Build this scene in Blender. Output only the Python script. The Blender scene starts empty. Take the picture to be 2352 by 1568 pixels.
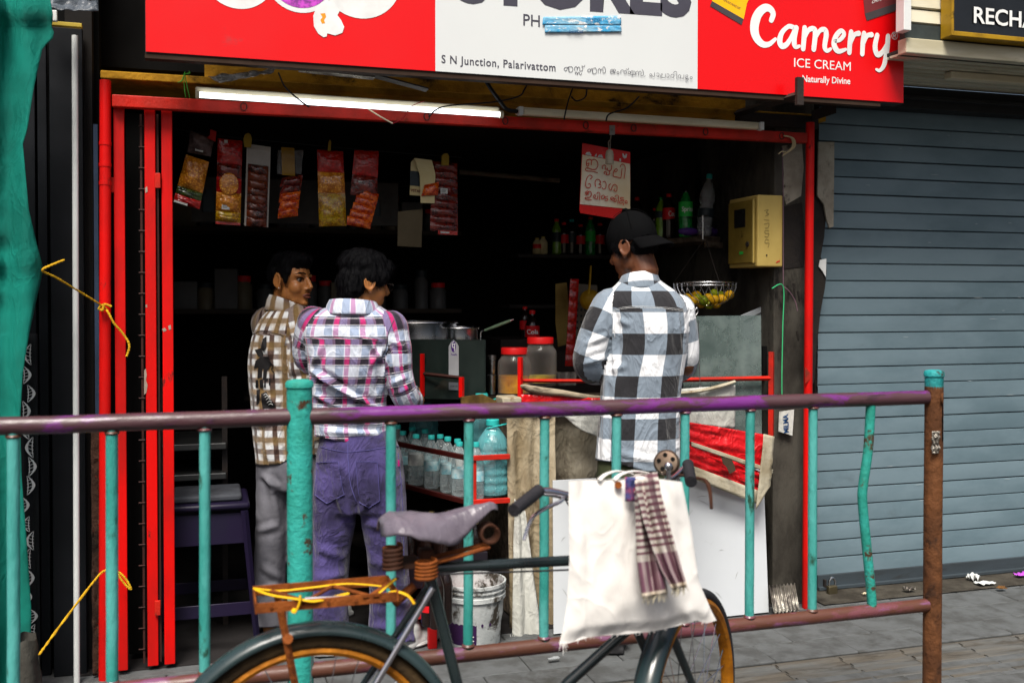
import bpy, bmesh, math, random
import numpy as np
from mathutils import Vector, Matrix, noise
R = random.Random(7)
SC = bpy.context.scene
COL = SC.collection
PI = math.pi
rad = math.radians
# ------------------------------------------------------------------ camera
FPX = 2287.0                      # focal length on a 2352 px wide picture (35 mm lens)
YAW, PITCH, CAMH = rad(16.75), rad(1.0), 1.5
cam_d = bpy.data.cameras.new('camera'); cam = bpy.data.objects.new('camera', cam_d); COL.objects.link(cam)
cam_d.sensor_width = 36.0; cam_d.lens = 36.0 * FPX / 2352.0
cam_d.clip_start = 0.05; cam_d.clip_end = 400
cam_d.shift_y = -54.0 / 2352.0
cam.location = (0, 0, CAMH); cam.rotation_euler = (PI / 2 - PITCH, 0, -YAW)
cam_d.dof.use_dof = True; cam_d.dof.focus_distance = 4.3; cam_d.dof.aperture_fstop = 2.8
SC.camera = cam
# ------------------------------------------------------------------ daylight
W = bpy.data.worlds.new('World'); SC.world = W; W.use_nodes = True
wn = W.node_tree.nodes; wl = W.node_tree.links; wn.clear()
sky = wn.new('ShaderNodeTexSky'); sky.sky_type = 'NISHITA'; sky.sun_disc = False
SUN_EL, SUN_AZ = rad(58), rad(205)         # compass style: 0 = +Y, clockwise; behind and left of the camera
sky.sun_elevation = SUN_EL; sky.sun_rotation = SUN_AZ
sky.air_density = 1.0; sky.dust_density = 7.0; sky.ozone_density = 1.0
bg = wn.new('ShaderNodeBackground'); bg.inputs['Strength'].default_value = 0.08
wo = wn.new('ShaderNodeOutputWorld'); wl.new(sky.outputs[0], bg.inputs[0]); wl.new(bg.outputs[0], wo.inputs[0])
sd = bpy.data.lights.new('sun', 'SUN'); sd.energy = 3.4; sd.angle = rad(24); sd.color = (1.0, 0.96, 0.9)
sun = bpy.data.objects.new('sun', sd); COL.objects.link(sun)
sv = Vector((math.sin(SUN_AZ) * math.cos(SUN_EL), math.cos(SUN_AZ) * math.cos(SUN_EL), math.sin(SUN_EL)))
sun.rotation_euler = sv.to_track_quat('Z', 'Y').to_euler(); sun.location = sv * 20
SC.view_settings.view_transform = 'Standard'; SC.view_settings.look = 'None'
SC.view_settings.exposure = 0.5; SC.view_settings.gamma = 1.0; SC.view_settings.use_curve_mapping = False
SC.render.engine = 'CYCLES'
cy = SC.cycles
cy.max_bounces = 8; cy.diffuse_bounces = 3; cy.glossy_bounces = 3; cy.transmission_bounces = 8; cy.transparent_max_bounces = 12
cy.use_denoising = True; cy.caustics_reflective = False; cy.caustics_refractive = False
cy.sample_clamp_indirect = 6
# ------------------------------------------------------------------ picture -> place (real planes and depths)
_F = Vector((math.sin(YAW), math.cos(YAW), 0)); _R = Vector((math.cos(YAW), -math.sin(YAW), 0)); _Z = Vector((0, 0, 1))
CY0 = 690 + FPX * math.tan(PITCH)
def ray(u, v):
    k = (u - 1176) / FPX; m = (v - CY0) / FPX
    return _R * k + _F * (math.cos(PITCH) - m * math.sin(PITCH)) + _Z * (-math.sin(PITCH) - m * math.cos(PITCH))
C0 = Vector((0, 0, CAMH))
def P(u, v, Y):
    r = ray(u, v); return C0 + r * (Y / r.y)
def PX(u, v, X):
    r = ray(u, v); return C0 + r * (X / r.x)
def PZ(u, v, Z):
    r = ray(u, v); return C0 + r * ((Z - CAMH) / r.z)
def D(u, v, d):
    r = ray(u, v); return C0 + r * (d / (r.dot(_F)))
def pix(p):
    q = Vector(p) - C0; x = q.dot(_R); f = q.dot(_F); z = q.z
    dep = f * math.cos(PITCH) - z * math.sin(PITCH); up = z * math.cos(PITCH) + f * math.sin(PITCH)
    return 1176 + FPX * x / dep, CY0 - FPX * up / dep
def scl(u, Y):                   # pixels per metre on the plane Y at column u
    return FPX / (P(u, 690, Y) - C0).dot(_F)
# ------------------------------------------------------------------ colours and materials
def hx(h):
    h = h.lstrip('#'); c = [int(h[i:i + 2], 16) / 255 for i in (0, 2, 4)]
    return tuple(x / 12.92 if x <= .04045 else ((x + .055) / 1.055) ** 2.4 for x in c)
MATS = {}
class NT:
    def __init__(s, name):
        s.m = bpy.data.materials.new(name); s.m.use_nodes = True; s.t = s.m.node_tree; s.n = s.t.nodes; s.l = s.t.links
        s.n.clear(); s.out = s.n.new('ShaderNodeOutputMaterial'); s.p = s.n.new('ShaderNodeBsdfPrincipled')
        s.l.new(s.p.outputs[0], s.out.inputs[0])
    def node(s, t, **kw):
        x = s.n.new(t)
        for k, v in kw.items(): setattr(x, k, v)
        return x
    def put(s, a, b):
        if isinstance(a, (int, float)): b.default_value = a
        elif isinstance(a, tuple): b.default_value = (*a, 1) if len(a) == 3 else a
        else: s.l.new(a, b)
    def math(s, op, a, b=0.0, c=0.0, clamp=False):
        x = s.node('ShaderNodeMath', operation=op, use_clamp=clamp)
        for i, v in enumerate((a, b, c)): s.put(v, x.inputs[i])
        return x.outputs[0]
    def mix(s, f, a, b, mode='MIX'):
        x = s.node('ShaderNodeMix', data_type='RGBA', blend_type=mode)
        s.put(f, x.inputs[0]); s.put(a, x.inputs[6]); s.put(b, x.inputs[7]); return x.outputs[2]
    def coord(s, scale=(1, 1, 1), which='Object', rnd=True):
        tc = s.node('ShaderNodeTexCoord'); mp = s.node('ShaderNodeMapping'); s.l.new(tc.outputs[which], mp.inputs[0])
        mp.inputs['Scale'].default_value = scale
        if rnd:
            oi = s.node('ShaderNodeObjectInfo'); k = s.math('MULTIPLY', oi.outputs['Random'], 37.0)
            cb = s.node('ShaderNodeCombineXYZ')
            for i in range(3): s.l.new(k, cb.inputs[i])
            s.l.new(cb.outputs[0], mp.inputs['Location'])
        return mp.outputs[0]
    def noise(s, vec, scale, detail=5, rough=.6, dist=0.0):
        x = s.node('ShaderNodeTexNoise'); s.l.new(vec, x.inputs['Vector']); x.inputs['Scale'].default_value = scale
        x.inputs['Detail'].default_value = detail; x.inputs['Roughness'].default_value = rough; x.inputs['Distortion'].default_value = dist
        return x.outputs[0]
    def rng(s, v, a, b, c=0.0, d=1.0, smooth=True):
        x = s.node('ShaderNodeMapRange', interpolation_type='SMOOTHSTEP' if smooth else 'LINEAR'); s.put(v, x.inputs[0])
        for i, q in enumerate((a, b, c, d)): x.inputs[i + 1].default_value = q
        return x.outputs[0]
    def bump(s, h, strength, dist=.01):
        x = s.node('ShaderNodeBump'); s.l.new(h, x.inputs['Height']); x.inputs['Strength'].default_value = strength
        x.inputs['Distance'].default_value = dist; s.l.new(x.outputs[0], s.p.inputs['Normal']); return x
    def base(s, c): s.put(c, s.p.inputs['Base Color'])
    def set(s, **kw):
        for k, v in kw.items(): s.put(v, s.p.inputs[{'rough': 'Roughness', 'metal': 'Metallic', 'spec': 'Specular IOR Level', 'trans': 'Transmission Weight', 'ior': 'IOR',
            'alpha': 'Alpha', 'coat': 'Coat Weight', 'sheen': 'Sheen Weight', 'sss': 'Subsurface Weight'}[k]])
def creases(t, sc=5.5):
    """thin sharp cloth creases: ridges of warped noise"""
    v = t.coord((1, 1, .62), rnd=False); a = t.noise(v, sc, 3, .5, 1.6); b = t.noise(v, sc * 2.3, 2, .5, 1.2)
    ra_ = t.math('SUBTRACT', 1.0, t.math('MULTIPLY', t.math('ABSOLUTE', t.math('SUBTRACT', a, .5)), 5.0, clamp=True)); rb = t.math('SUBTRACT', 1.0, t.math('MULTIPLY', t.math('ABSOLUTE', t.math('SUBTRACT', b, .5)), 6.0, clamp=True))
    return t.math('ADD', t.math('POWER', ra_, 2.0), t.math('MULTIPLY', t.math('POWER', rb, 2.0), .4))
def mat(name, c, c2=None, sc=7, amt=.6, rough=.55, metal=0.0, dirt=None, bump=.0, bsc=60, stretch=(1, 1, 1), spec=.22, crease=None, **kw):
    """plain surface: two tones on noise, a dirt/rust layer with shaped edges, fine relief"""
    if name in MATS: return MATS[name]
    t = NT(name); v = t.coord(stretch)
    c2 = c2 or tuple(x * .72 for x in c)
    n = t.noise(v, sc); col = t.mix(t.math('MULTIPLY', t.rng(n, .35, .68), amt), c, c2)
    ro = t.rng(n, .3, .7, max(.02, rough - .07), min(1, rough + .09))
    if dirt:
        dc, lo, hi, dsc = dirt[:4]; dn = t.noise(v, dsc, 8, .68, .4); k = t.rng(dn, lo, hi)
        col = t.mix(k, col, dc); ro = t.mix(k, ro, (.85, .85, .85))
        if metal: t.set(metal=t.math('MULTIPLY', t.math('SUBTRACT', 1.0, k), metal))
    else: t.set(metal=metal)
    t.base(col); t.set(rough=ro, spec=spec, **kw)
    if crease: t.bump(t.math('ADD', creases(t, crease[0]), t.math('MULTIPLY', t.noise(v, bsc, 5), .3)), crease[1], .014)
    elif bump: t.bump(t.noise(v, bsc, 6), bump)
    MATS[name] = t.m
    return t.m
# ------------------------------------------------------------------ mesh building
def vv(p): return p if isinstance(p, Vector) else Vector(p)
def spline(pts, n=8, closed=False):
    pts = [vv(p) for p in pts]; out = []; N = len(pts)
    for i in range(N if closed else N - 1):
        g = (lambda j: pts[j % N]) if closed else (lambda j: pts[min(max(j, 0), N - 1)])
        a, b, c, d = g(i - 1), g(i), g(i + 1), g(i + 2)
        for k in range(n):
            t = k / n
            out.append(.5 * ((2 * b) + (c - a) * t + (2 * a - 5 * b + 4 * c - d) * t * t + (3 * b - a - 3 * c + d) * t ** 3))
    if not closed: out.append(pts[-1].copy())
    return out
def lerps(vals, n):
    """resample a short list of numbers to n values"""
    return [float(x) for x in np.interp(np.linspace(0, len(vals) - 1, n), range(len(vals)), vals)]
class MB:
    def __init__(s): s.v = []; s.f = []; s.uv = None
    def add(s, vs, fs):
        o = len(s.v); s.v += [vv(v) for v in vs]; s.f += [tuple(i + o for i in f) for f in fs]; return s
    def box(s, lo, hi):
        (a, b, c), (d, e, f) = lo, hi
        return s.add([(a, b, c), (d, b, c), (d, e, c), (a, e, c), (a, b, f), (d, b, f), (d, e, f), (a, e, f)],
                     [(3, 2, 1, 0), (4, 5, 6, 7), (0, 1, 5, 4), (1, 2, 6, 5), (2, 3, 7, 6), (3, 0, 4, 7)])
    def obox(s, o, ax, ay, az):
        o, ax, ay, az = vv(o), vv(ax), vv(ay), vv(az)
        return s.add([o, o + ax, o + ax + ay, o + ay, o + az, o + ax + az, o + ax + ay + az, o + ay + az],
                     [(3, 2, 1, 0), (4, 5, 6, 7), (0, 1, 5, 4), (1, 2, 6, 5), (2, 3, 7, 6), (3, 0, 4, 7)])
    def cbox(s, c, size, rz=0.0):
        c = vv(c); x, y, z = size; m = Matrix.Rotation(rz, 3, 'Z'); ax, ay = m @ Vector((x, 0, 0)), m @ Vector((0, y, 0)); az = Vector((0, 0, z))
        return s.obox(c - ax / 2 - ay / 2 - az / 2, ax, ay, az)
    def quad(s, a, b, c, d): return s.add([a, b, c, d], [(0, 1, 2, 3)])
    def prism(s, poly, ext):
        n = len(poly); e = vv(ext); p = [vv(q) for q in poly]
        return s.add(p + [q + e for q in p], [tuple(range(n))[::-1], tuple(range(n, 2 * n))] + [(i, (i + 1) % n, n + (i + 1) % n, n + i) for i in range(n)])
    def tube(s, pts, r, n=10, closed=False, cap=True, flat=1.0, up=None):
        pts = [vv(p) for p in pts]; N = len(pts)
        if isinstance(r, (int, float)): r = [r] * N
        elif len(r) != N: r = lerps(r, N)
        tang = []
        for i in range(N):
            a = pts[(i - 1) % N] if closed or i else pts[0]; b = pts[(i + 1) % N] if closed or i < N - 1 else pts[-1]
            t = b - a; tang.append(t.normalized() if t.length > 1e-9 else Vector((0, 0, 1)))
        nv = vv(up) if up is not None else (Vector((0, 0, 1)) if abs(tang[0].z) < .9 else Vector((1, 0, 0)))
        vs = []
        for i in range(N):
            t = tang[i]; nv = nv - t * nv.dot(t)
            nv = nv.normalized() if nv.length > 1e-6 else t.orthogonal().normalized()
            b = t.cross(nv)
            for k in range(n):
                a = 2 * PI * k / n; vs.append(pts[i] + (b * math.cos(a) + nv * (math.sin(a) * flat)) * r[i])
        fs = []
        for i in range(N if closed else N - 1):
            j = (i + 1) % N
            for k in range(n): fs.append((i * n + k, i * n + (k + 1) % n, j * n + (k + 1) % n, j * n + k))
        if cap and not closed: fs += [tuple(range(n))[::-1], tuple(range((N - 1) * n, N * n))]
        return s.add(vs, fs)
    def cyl(s, a, b, r0, r1=None, n=14): return s.tube([a, b], [r0, r0 if r1 is None else r1], n)
    def lathe(s, prof, c=(0, 0, 0), n=20, axis=None, cap=True):
        c = vv(c); ax = vv(axis).normalized() if axis is not None else Vector((0, 0, 1))
        e1 = ax.orthogonal().normalized() if abs(ax.z) < .999 else Vector((1, 0, 0)); e2 = ax.cross(e1)
        vs = [c + ax * z + (e1 * math.cos(2 * PI * k / n) + e2 * math.sin(2 * PI * k / n)) * r for r, z in prof for k in range(n)]
        fs = [(i * n + k, i * n + (k + 1) % n, (i + 1) * n + (k + 1) % n, (i + 1) * n + k) for i in range(len(prof) - 1) for k in range(n)]
        if cap: fs += [tuple(range(n))[::-1], tuple(range((len(prof) - 1) * n, len(prof) * n))]
        return s.add(vs, fs)
    def ball(s, c, r, n=12, m=8, fr=None):
        c = vv(c); r = (r, r, r) if isinstance(r, (int, float)) else r
        fr = fr or (Vector((1, 0, 0)), Vector((0, 1, 0)), Vector((0, 0, 1)))
        vs = [c + fr[2] * r[2]]
        for i in range(1, m):
            a = PI * i / m
            for k in range(n):
                b = 2 * PI * k / n; vs.append(c + fr[0] * (r[0] * math.sin(a) * math.cos(b)) + fr[1] * (r[1] * math.sin(a) * math.sin(b)) + fr[2] * (r[2] * math.cos(a)))
        vs.append(c - fr[2] * r[2]); fs = [(0, 1 + k, 1 + (k + 1) % n) for k in range(n)]
        for i in range(m - 2): fs += [(1 + i * n + k, 1 + (i + 1) * n + k, 1 + (i + 1) * n + (k + 1) % n, 1 + i * n + (k + 1) % n) for k in range(n)]
        L = len(vs) - 1; o = 1 + (m - 2) * n; fs += [(L, o + (k + 1) % n, o + k) for k in range(n)]
        return s.add(vs, fs)
    def grid(s, fn, nu, nv, uv=False):
        vs = [fn(i / nu, j / nv) for j in range(nv + 1) for i in range(nu + 1)]; w = nu + 1
        fs = [(j * w + i, j * w + i + 1, (j + 1) * w + i + 1, (j + 1) * w + i) for j in range(nv) for i in range(nu)]
        if uv: s.uv = [(i / nu, j / nv) for j in range(nv + 1) for i in range(nu + 1)]
        return s.add(vs, fs)
    def ribbon(s, pts, w, nrm, thick=.0003):
        """flat stroke of lettering lying on a surface with normal nrm"""
        pts = [vv(p) for p in pts]; N = len(pts); nrm = vv(nrm).normalized()
        w = [w] * N if isinstance(w, (int, float)) else lerps(w, N)
        left, right = [], []
        for i in range(N):
            t = (pts[min(i + 1, N - 1)] - pts[max(i - 1, 0)]).normalized(); b = t.cross(nrm).normalized() * (w[i] / 2)
            left.append(pts[i] + b); right.append(pts[i] - b)
        def capp(c, a, b, t):
            h = (a - b) / 2; r = h.length; out = []
            for k in range(1, 5):
                q = PI * k / 5; out.append(c + h * math.cos(q) + t * (r * math.sin(q)))
            return out
        t0 = (pts[0] - pts[1]).normalized(); t1 = (pts[-1] - pts[-2]).normalized()
        e = nrm * thick
        vs = [q + e for q in left + right]; fs = [(i, i + 1, N + i + 1, N + i) for i in range(N - 1)]
        s.add(vs, fs)
        c1 = capp(pts[-1], left[-1], right[-1], t1); s.add([q + e for q in [left[-1]] + c1 + [right[-1]]], [tuple(range(6))])
        c0 = capp(pts[0], right[0], left[0], t0); s.add([q + e for q in [right[0]] + c0 + [left[0]]], [tuple(range(6))])
        return s
    def build(s, name, m, parent=None, origin=None, smooth=True, bevel=0.0, solid=0.0, sharp=40, label=None, kind=None):
        root = parent
        while root is not None and root.parent is not None: root = root.parent
        if root is not None: o = root.location
        elif origin is not None: o = vv(origin)
        else:
            xs = [v.x for v in s.v]; ys = [v.y for v in s.v]; o = Vector(((min(xs) + max(xs)) / 2, (min(ys) + max(ys)) / 2, min(v.z for v in s.v)))
        me = bpy.data.meshes.new(name); me.from_pydata([tuple(v - o) for v in s.v], [], s.f)
        if s.uv:
            ul = me.uv_layers.new(name='UVMap')
            for lp in me.loops: ul.data[lp.index].uv = s.uv[lp.vertex_index]
        bm = bmesh.new(); bm.from_mesh(me); bmesh.ops.recalc_face_normals(bm, faces=bm.faces); bm.to_mesh(me); bm.free()
        if smooth:
            me.shade_smooth(); me.set_sharp_from_angle(angle=rad(sharp))
        me.materials.append(m)
        ob = bpy.data.objects.new(name, me); COL.objects.link(ob)
        if parent is not None: ob.parent = parent
        else: ob.location = o
        if solid:
            md = ob.modifiers.new('thickness', 'SOLIDIFY'); md.thickness = solid; md.offset = 0
        if bevel:
            md = ob.modifiers.new('edge', 'BEVEL'); md.width = bevel; md.segments = 2; md.limit_method = 'ANGLE'; md.angle_limit = rad(35)
        if label: ob['label'] = label
        if kind: ob['kind'] = kind
        return ob
def tag(o, label, cat, group=None):
    o['label'] = label; o['category'] = cat
    if group: o['group'] = group
    return o
def thing(name, label, cat, loc, group=None):
    o = bpy.data.objects.new(name, None); COL.objects.link(o); o.location = vv(loc); o.empty_display_size = .05
    return tag(o, label, cat, group)
def struct(o): o['kind'] = 'structure'; return o
def dup(root, loc, rz=0.0, label=None, scale=None):
    def cp(o, par):
        c = o.copy(); COL.objects.link(c); c.parent = par
        for ch in o.children: cp(ch, c)
        return c
    r = cp(root, None); r.location = vv(loc); r.rotation_euler = (0, 0, rz)
    if scale: r.scale = scale if isinstance(scale, tuple) else (scale,) * 3
    if label: r['label'] = label
    return r
def text_mesh(body, bold=0.0, shear=0.0, spacing=1.0):
    """outline of a line of text in the built-in font: vertices, faces, scaled so that cap height is 1"""
    cu = bpy.data.curves.new('t', 'FONT'); cu.body = body; cu.size = 1; cu.offset = bold; cu.shear = shear; cu.space_character = spacing; cu.resolution_u = 3
    ob = bpy.data.objects.new('t', cu); COL.objects.link(ob)
    dg = bpy.context.evaluated_depsgraph_get(); me = bpy.data.meshes.new_from_object(ob.evaluated_get(dg))
    vs = [v.co.copy() for v in me.vertices]; fs = [tuple(p.vertices) for p in me.polygons]
    bpy.data.objects.remove(ob); bpy.data.curves.remove(cu); bpy.data.meshes.remove(me)
    return vs, fs
def put_text(mb, body, o, right, up, bold=0.0, shear=0.0, caph=None, spacing=1.0):
    """text with its baseline from o along `right` (whole width) and capital height `up`"""
    vs, fs = text_mesh(body, bold, shear, spacing); o, right, up = vv(o), vv(right), vv(up)
    x0 = min(v.x for v in vs); x1 = max(v.x for v in vs); ch = caph or .73
    return mb.add([o + right * ((v.x - x0) / (x1 - x0)) + up * (v.y / ch) for v in vs], fs)
# ================================================================== materials
m_asph = mat('asphalt', (.05, .05, .052), (.075, .073, .07), 14, rough=.9, bump=.5, bsc=220)
m_paver = mat('paver', hx('#5c5f60'), hx('#434443'), 9, .8, rough=.88, dirt=(hx('#34322d'), .56, .75, 5), bump=.35, bsc=140)
m_pavebase = mat('paver_bed', hx('#26241f'), rough=.95, bump=.5)
m_tact = mat('tactile', hx('#5b5d5c'), hx('#5d564b'), 4, .8, rough=.85, dirt=(hx('#3d3831'), .42, .7, 6), bump=.4, stretch=(.5, 3, 1))
m_shadewall = mat('shaded_wall', (.012, .011, .011), (.022, .019, .016), 3, rough=.9, spec=.15, bump=.2, bsc=20)  # interior shade put into the wall colour, near-black to keep the shop dark
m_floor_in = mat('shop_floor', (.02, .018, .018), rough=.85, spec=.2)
m_grime = mat('grimy_plaster', hx('#4a4740'), hx('#221f1b'), 4, .95, rough=.92, dirt=(hx('#0d0b0a'), .52, .66, 3.2), bump=.6, bsc=35, stretch=(1, 1, .5), spec=.2)
m_pale = mat('pale_plaster', hx('#a49f90'), hx('#7f776a'), 6, .9, rough=.9, dirt=(hx('#3b342c'), .57, .68, 7), bump=.4, bsc=50)
m_black = mat('black_panel', (.008, .009, .011), (.014, .016, .02), 3, rough=.5, spec=.15, bump=.12, bsc=12)
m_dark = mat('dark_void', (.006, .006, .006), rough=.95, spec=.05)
m_shut = mat('shutter_paint', hx('#71858e'), hx('#5d727b'), 2.6, .95, rough=.5, dirt=(hx('#4b575d'), .58, .85, 2.2), bump=.06, bsc=22, stretch=(.6, 1, 1.4), spec=.35)
m_red = mat('red_paint', (.72, .004, .003), (.34, .006, .004), 4, .8, rough=.45, dirt=(hx('#4d1a12'), .63, .72, 11), bump=.1, bsc=60, stretch=(1, 1, .4))
m_redold = mat('worn_red_paint', (.58, .016, .007), (.30, .018, .010), 6, .9, rough=.5, dirt=(hx('#4a2a1e'), .58, .7, 8), bump=.25, bsc=60)
m_yel = mat('yellow_stain', hx('#b5861f'), hx('#7d5a14'), 6, .9, rough=.85, dirt=(hx('#1c1408'), .53, .68, 5), bump=.5, bsc=45, spec=.2)
m_cream = mat('cream_plastic', hx('#e6dcc0'), hx('#b7a987'), 5, .5, rough=.45, dirt=(hx('#5d5136'), .62, .74, 8), stretch=(.5, 1, 1))
m_iron = mat('dark_iron', (.02, .018, .018), (.045, .03, .022), 8, rough=.6, bump=.2)
m_white = mat('white_paint', hx('#dfe2e0'), hx('#bcc0bd'), 4, .5, rough=.6, bump=.05, dirt=(hx('#7d7a70'), .68, .8, 6))
m_alu = mat('aged_white_slat', hx('#d8d3bd'), hx('#a9a183'), 4, .8, rough=.55, dirt=(hx('#4e4730'), .6, .76, 5), stretch=(.3, 1, 1.5))
m_wire = mat('black_cable', (.008, .008, .009), rough=.6)
m_steel = mat('steel', (.62, .63, .64), (.5, .5, .52), 8, rough=.24, metal=1.0)
m_rope = mat('yellow_rope', (.72, .42, .012), (.5, .27, .01), 60, .8, rough=.7, bump=.6, bsc=200)
m_gtwine = mat('green_twine', hx('#3fbf7d'), rough=.6)
m_print_w = mat('print_white', hx('#dadedd'), hx('#d2d6d6'), 1.5, .5, rough=.35, spec=.4)
m_print_r = mat('print_red', (.78, .002, .004), (.72, .002, .006), 1.2, .5, rough=.3, spec=.4, dirt=(hx('#b01c22'), .66, .8, 3))
m_ink = mat('print_grey_ink', hx('#4b4a55'), rough=.4)
m_ink_w = mat('print_white_ink', hx('#eef0ee'), rough=.4)
# ================================================================== ground
g = MB(); g.box((-60, -60, -.24), (60, 2.62, -.004)); struct(g.build('road', m_asph, smooth=False))
g = MB(); g.box((-6, 2.62, -.3), (9, 7.6, -.008)); pav = struct(g.build('pavement', m_pavebase, smooth=False))
PX0, PY0, PL, PWD = -2.2, 2.66, .40, .19
pm = None
for row in range(10):
    y = PY0 + row * (PWD + .004)
    if 3.30 < y < 3.5: continue
    if y > 4.35: break
    for i in range(17):
        x = PX0 + i * (PL + .004) + (row % 2) * .2
        if pm is None:
            b = MB(); b.box((-PL / 2, -PWD / 2, -.03), (PL / 2, PWD / 2, 0)); ob = b.build('paver', m_paver, pav, bevel=.004, smooth=False)
            pm = ob.data; ob.data.transform(Matrix.Translation(pav.location))
        else:
            ob = bpy.data.objects.new('paver', pm); COL.objects.link(ob); ob.parent = pav
            md = ob.modifiers.new('edge', 'BEVEL'); md.width = .004; md.segments = 1
        ob.location = Vector((x, y + PWD / 2, R.uniform(-.0012, .0012))) - pav.location
        ob.rotation_euler = (R.uniform(-.004, .004), R.uniform(-.003, .003), 0)
# ribbed tactile strip along the pavement
tp = None
for i in range(20):
    x = -2.2 + i * .304
    if tp is None:
        b = MB(); b.box((-.15, 0, -.03), (.15, .37, -.004))
        for k in range(5):
            yy = .035 + k * .075; b.prism([(-.145, yy - .017, -.004), (-.145, yy - .01, .003), (-.145, yy + .01, .003), (-.145, yy + .017, -.004)], (.29, 0, 0))
        ob = b.build('tactile_tile', m_tact, pav, smooth=False); tp = ob.data; tp.transform(Matrix.Translation(pav.location))
    else:
        ob = bpy.data.objects.new('tactile_tile', tp); COL.objects.link(ob); ob.parent = pav
    ob.location = Vector((x, 3.245, R.uniform(-.001, .001))) - pav.location
# ================================================================== shop building shell
SY = 4.30
XL, XR = P(225, 800, SY).x, P(1800, 800, SY).x
sh = thing('shop_building', 'dark grimy open-front shop building with near-black shaded walls', 'building', (1.1, 5.5, 0))
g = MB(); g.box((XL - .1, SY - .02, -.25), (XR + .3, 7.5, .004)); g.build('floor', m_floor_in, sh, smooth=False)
g = MB(); g.box((XL - .4, 7.4, 0), (XR + .4, 7.55, 3.6)); g.build('wall', m_shadewall, sh, smooth=False)
g = MB(); g.box((XL - .12, SY + .05, 0), (XL - .02, 7.5, 3.6)); g.build('wall', m_shadewall, sh, smooth=False)
XW = P(1772, 800, SY + .02).x
g = MB(); g.box((XW, SY, 0), (P(1868, 800, SY).x, 7.5, 2.9)); g.build('wall', m_grime, sh, smooth=False, bevel=.006, label='grimy stained plaster side wall')
g = MB(); g.box((XL - .3, SY + .35, 2.40), (XR + .3, 7.5, 2.55)); g.build('ceiling', m_shadewall, sh, smooth=False)
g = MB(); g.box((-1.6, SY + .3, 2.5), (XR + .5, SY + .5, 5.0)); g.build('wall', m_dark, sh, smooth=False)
bx0, bx1 = P(470, 200, SY + .1).x, P(1712, 250, SY + .1).x
g = MB(); g.grid(lambda a, b: Vector((bx0 + (bx1 - bx0) * a, SY + .1 + .006 * noise.noise(Vector((a * 14, b * 4, 1))), 2.40 + .34 * b + .004 * noise.noise(Vector((a * 30, b * 5, 3))))), 60, 8)
g.build('beam', m_yel, sh, label='stained yellow concrete beam')
xa, xb = P(231, 170, SY).x, P(1895, 300, SY).x
g = MB(); g.box((xa, SY - .01, 2.386), (xb, SY + .36, 2.418)); g.build('ledge', m_yel, sh, bevel=.004, smooth=False, label='thin yellow ledge above the red frame')
# pale peeling plaster and black flaking poster on the pillar
def patch(name, pts, Y, m, par, th=.002, label=None):
    b = MB(); b.prism([P(u, v, Y) for u, v in pts], (0, th, 0)); return b.build(name, m, par, smooth=False, label=label)
patch('plaster_patch', [(1796, 335), (1842, 330), (1846, 385), (1840, 450), (1806, 470), (1797, 440), (1801, 400)], SY - .004, m_pale, sh, label='bare pale plaster patch')
m_peel = mat('black_peel', (.014, .012, .012), (.03, .025, .02), 8, rough=.8, bump=.4)
patch('poster_remnant', [(1797, 475), (1842, 465), (1850, 560), (1846, 612), (1800, 618), (1794, 560)], SY - .004, m_peel, sh, label='black flaking poster remnant')
b = MB()
for k, (u0, v0, u1, v1) in enumerate([(1808, 655, 1813, 672), (1822, 650, 1827, 690), (1830, 760, 1834, 780), (1832, 668, 1836, 690)]):
    b.cyl(P(u0, v0, SY - .001), P(u1, v1, SY - .001), .006, .004, 6)
b.build('tar_streak', m_peel, sh)
b = MB(); b.prism([P(1880, 326, SY + .03), P(1917, 326, SY + .03), P(1915, 520, SY + .03), P(1905, 524, SY + .03), P(1898, 500, SY + .03), P(1893, 470, SY + .03), P(1878, 450, SY + .03)], (0, .012, 0))
tag(b.build('board_scrap', m_pale, smooth=False, bevel=.002), 'pale pitted board scrap fixed between the red post and grey shutter', 'board')
b = MB(); b.prism([P(u, v, SY + .05) for u, v in [(1868, 452), (1884, 450), (1901, 486), (1896, 510), (1893, 545), (1885, 590), (1899, 620), (1895, 660), (1884, 720), (1876, 800), (1870, 880), (1866, 880)]], (0, .01, 0))
tag(b.build('torn_rubber_sheet', m_peel, smooth=False), 'ragged black sheet hanging behind the red pipe post beside the grey shutter', 'sheet')
b = MB(); b.prism([P(u, v, SY + .04) for u, v in [(1884, 597), (1898, 594), (1897, 636), (1889, 622), (1881, 612)]], (0, .004, 0))
tag(b.build('torn_paper', m_white, smooth=False), 'small torn white paper stuck on the ragged black sheet', 'paper')
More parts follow.
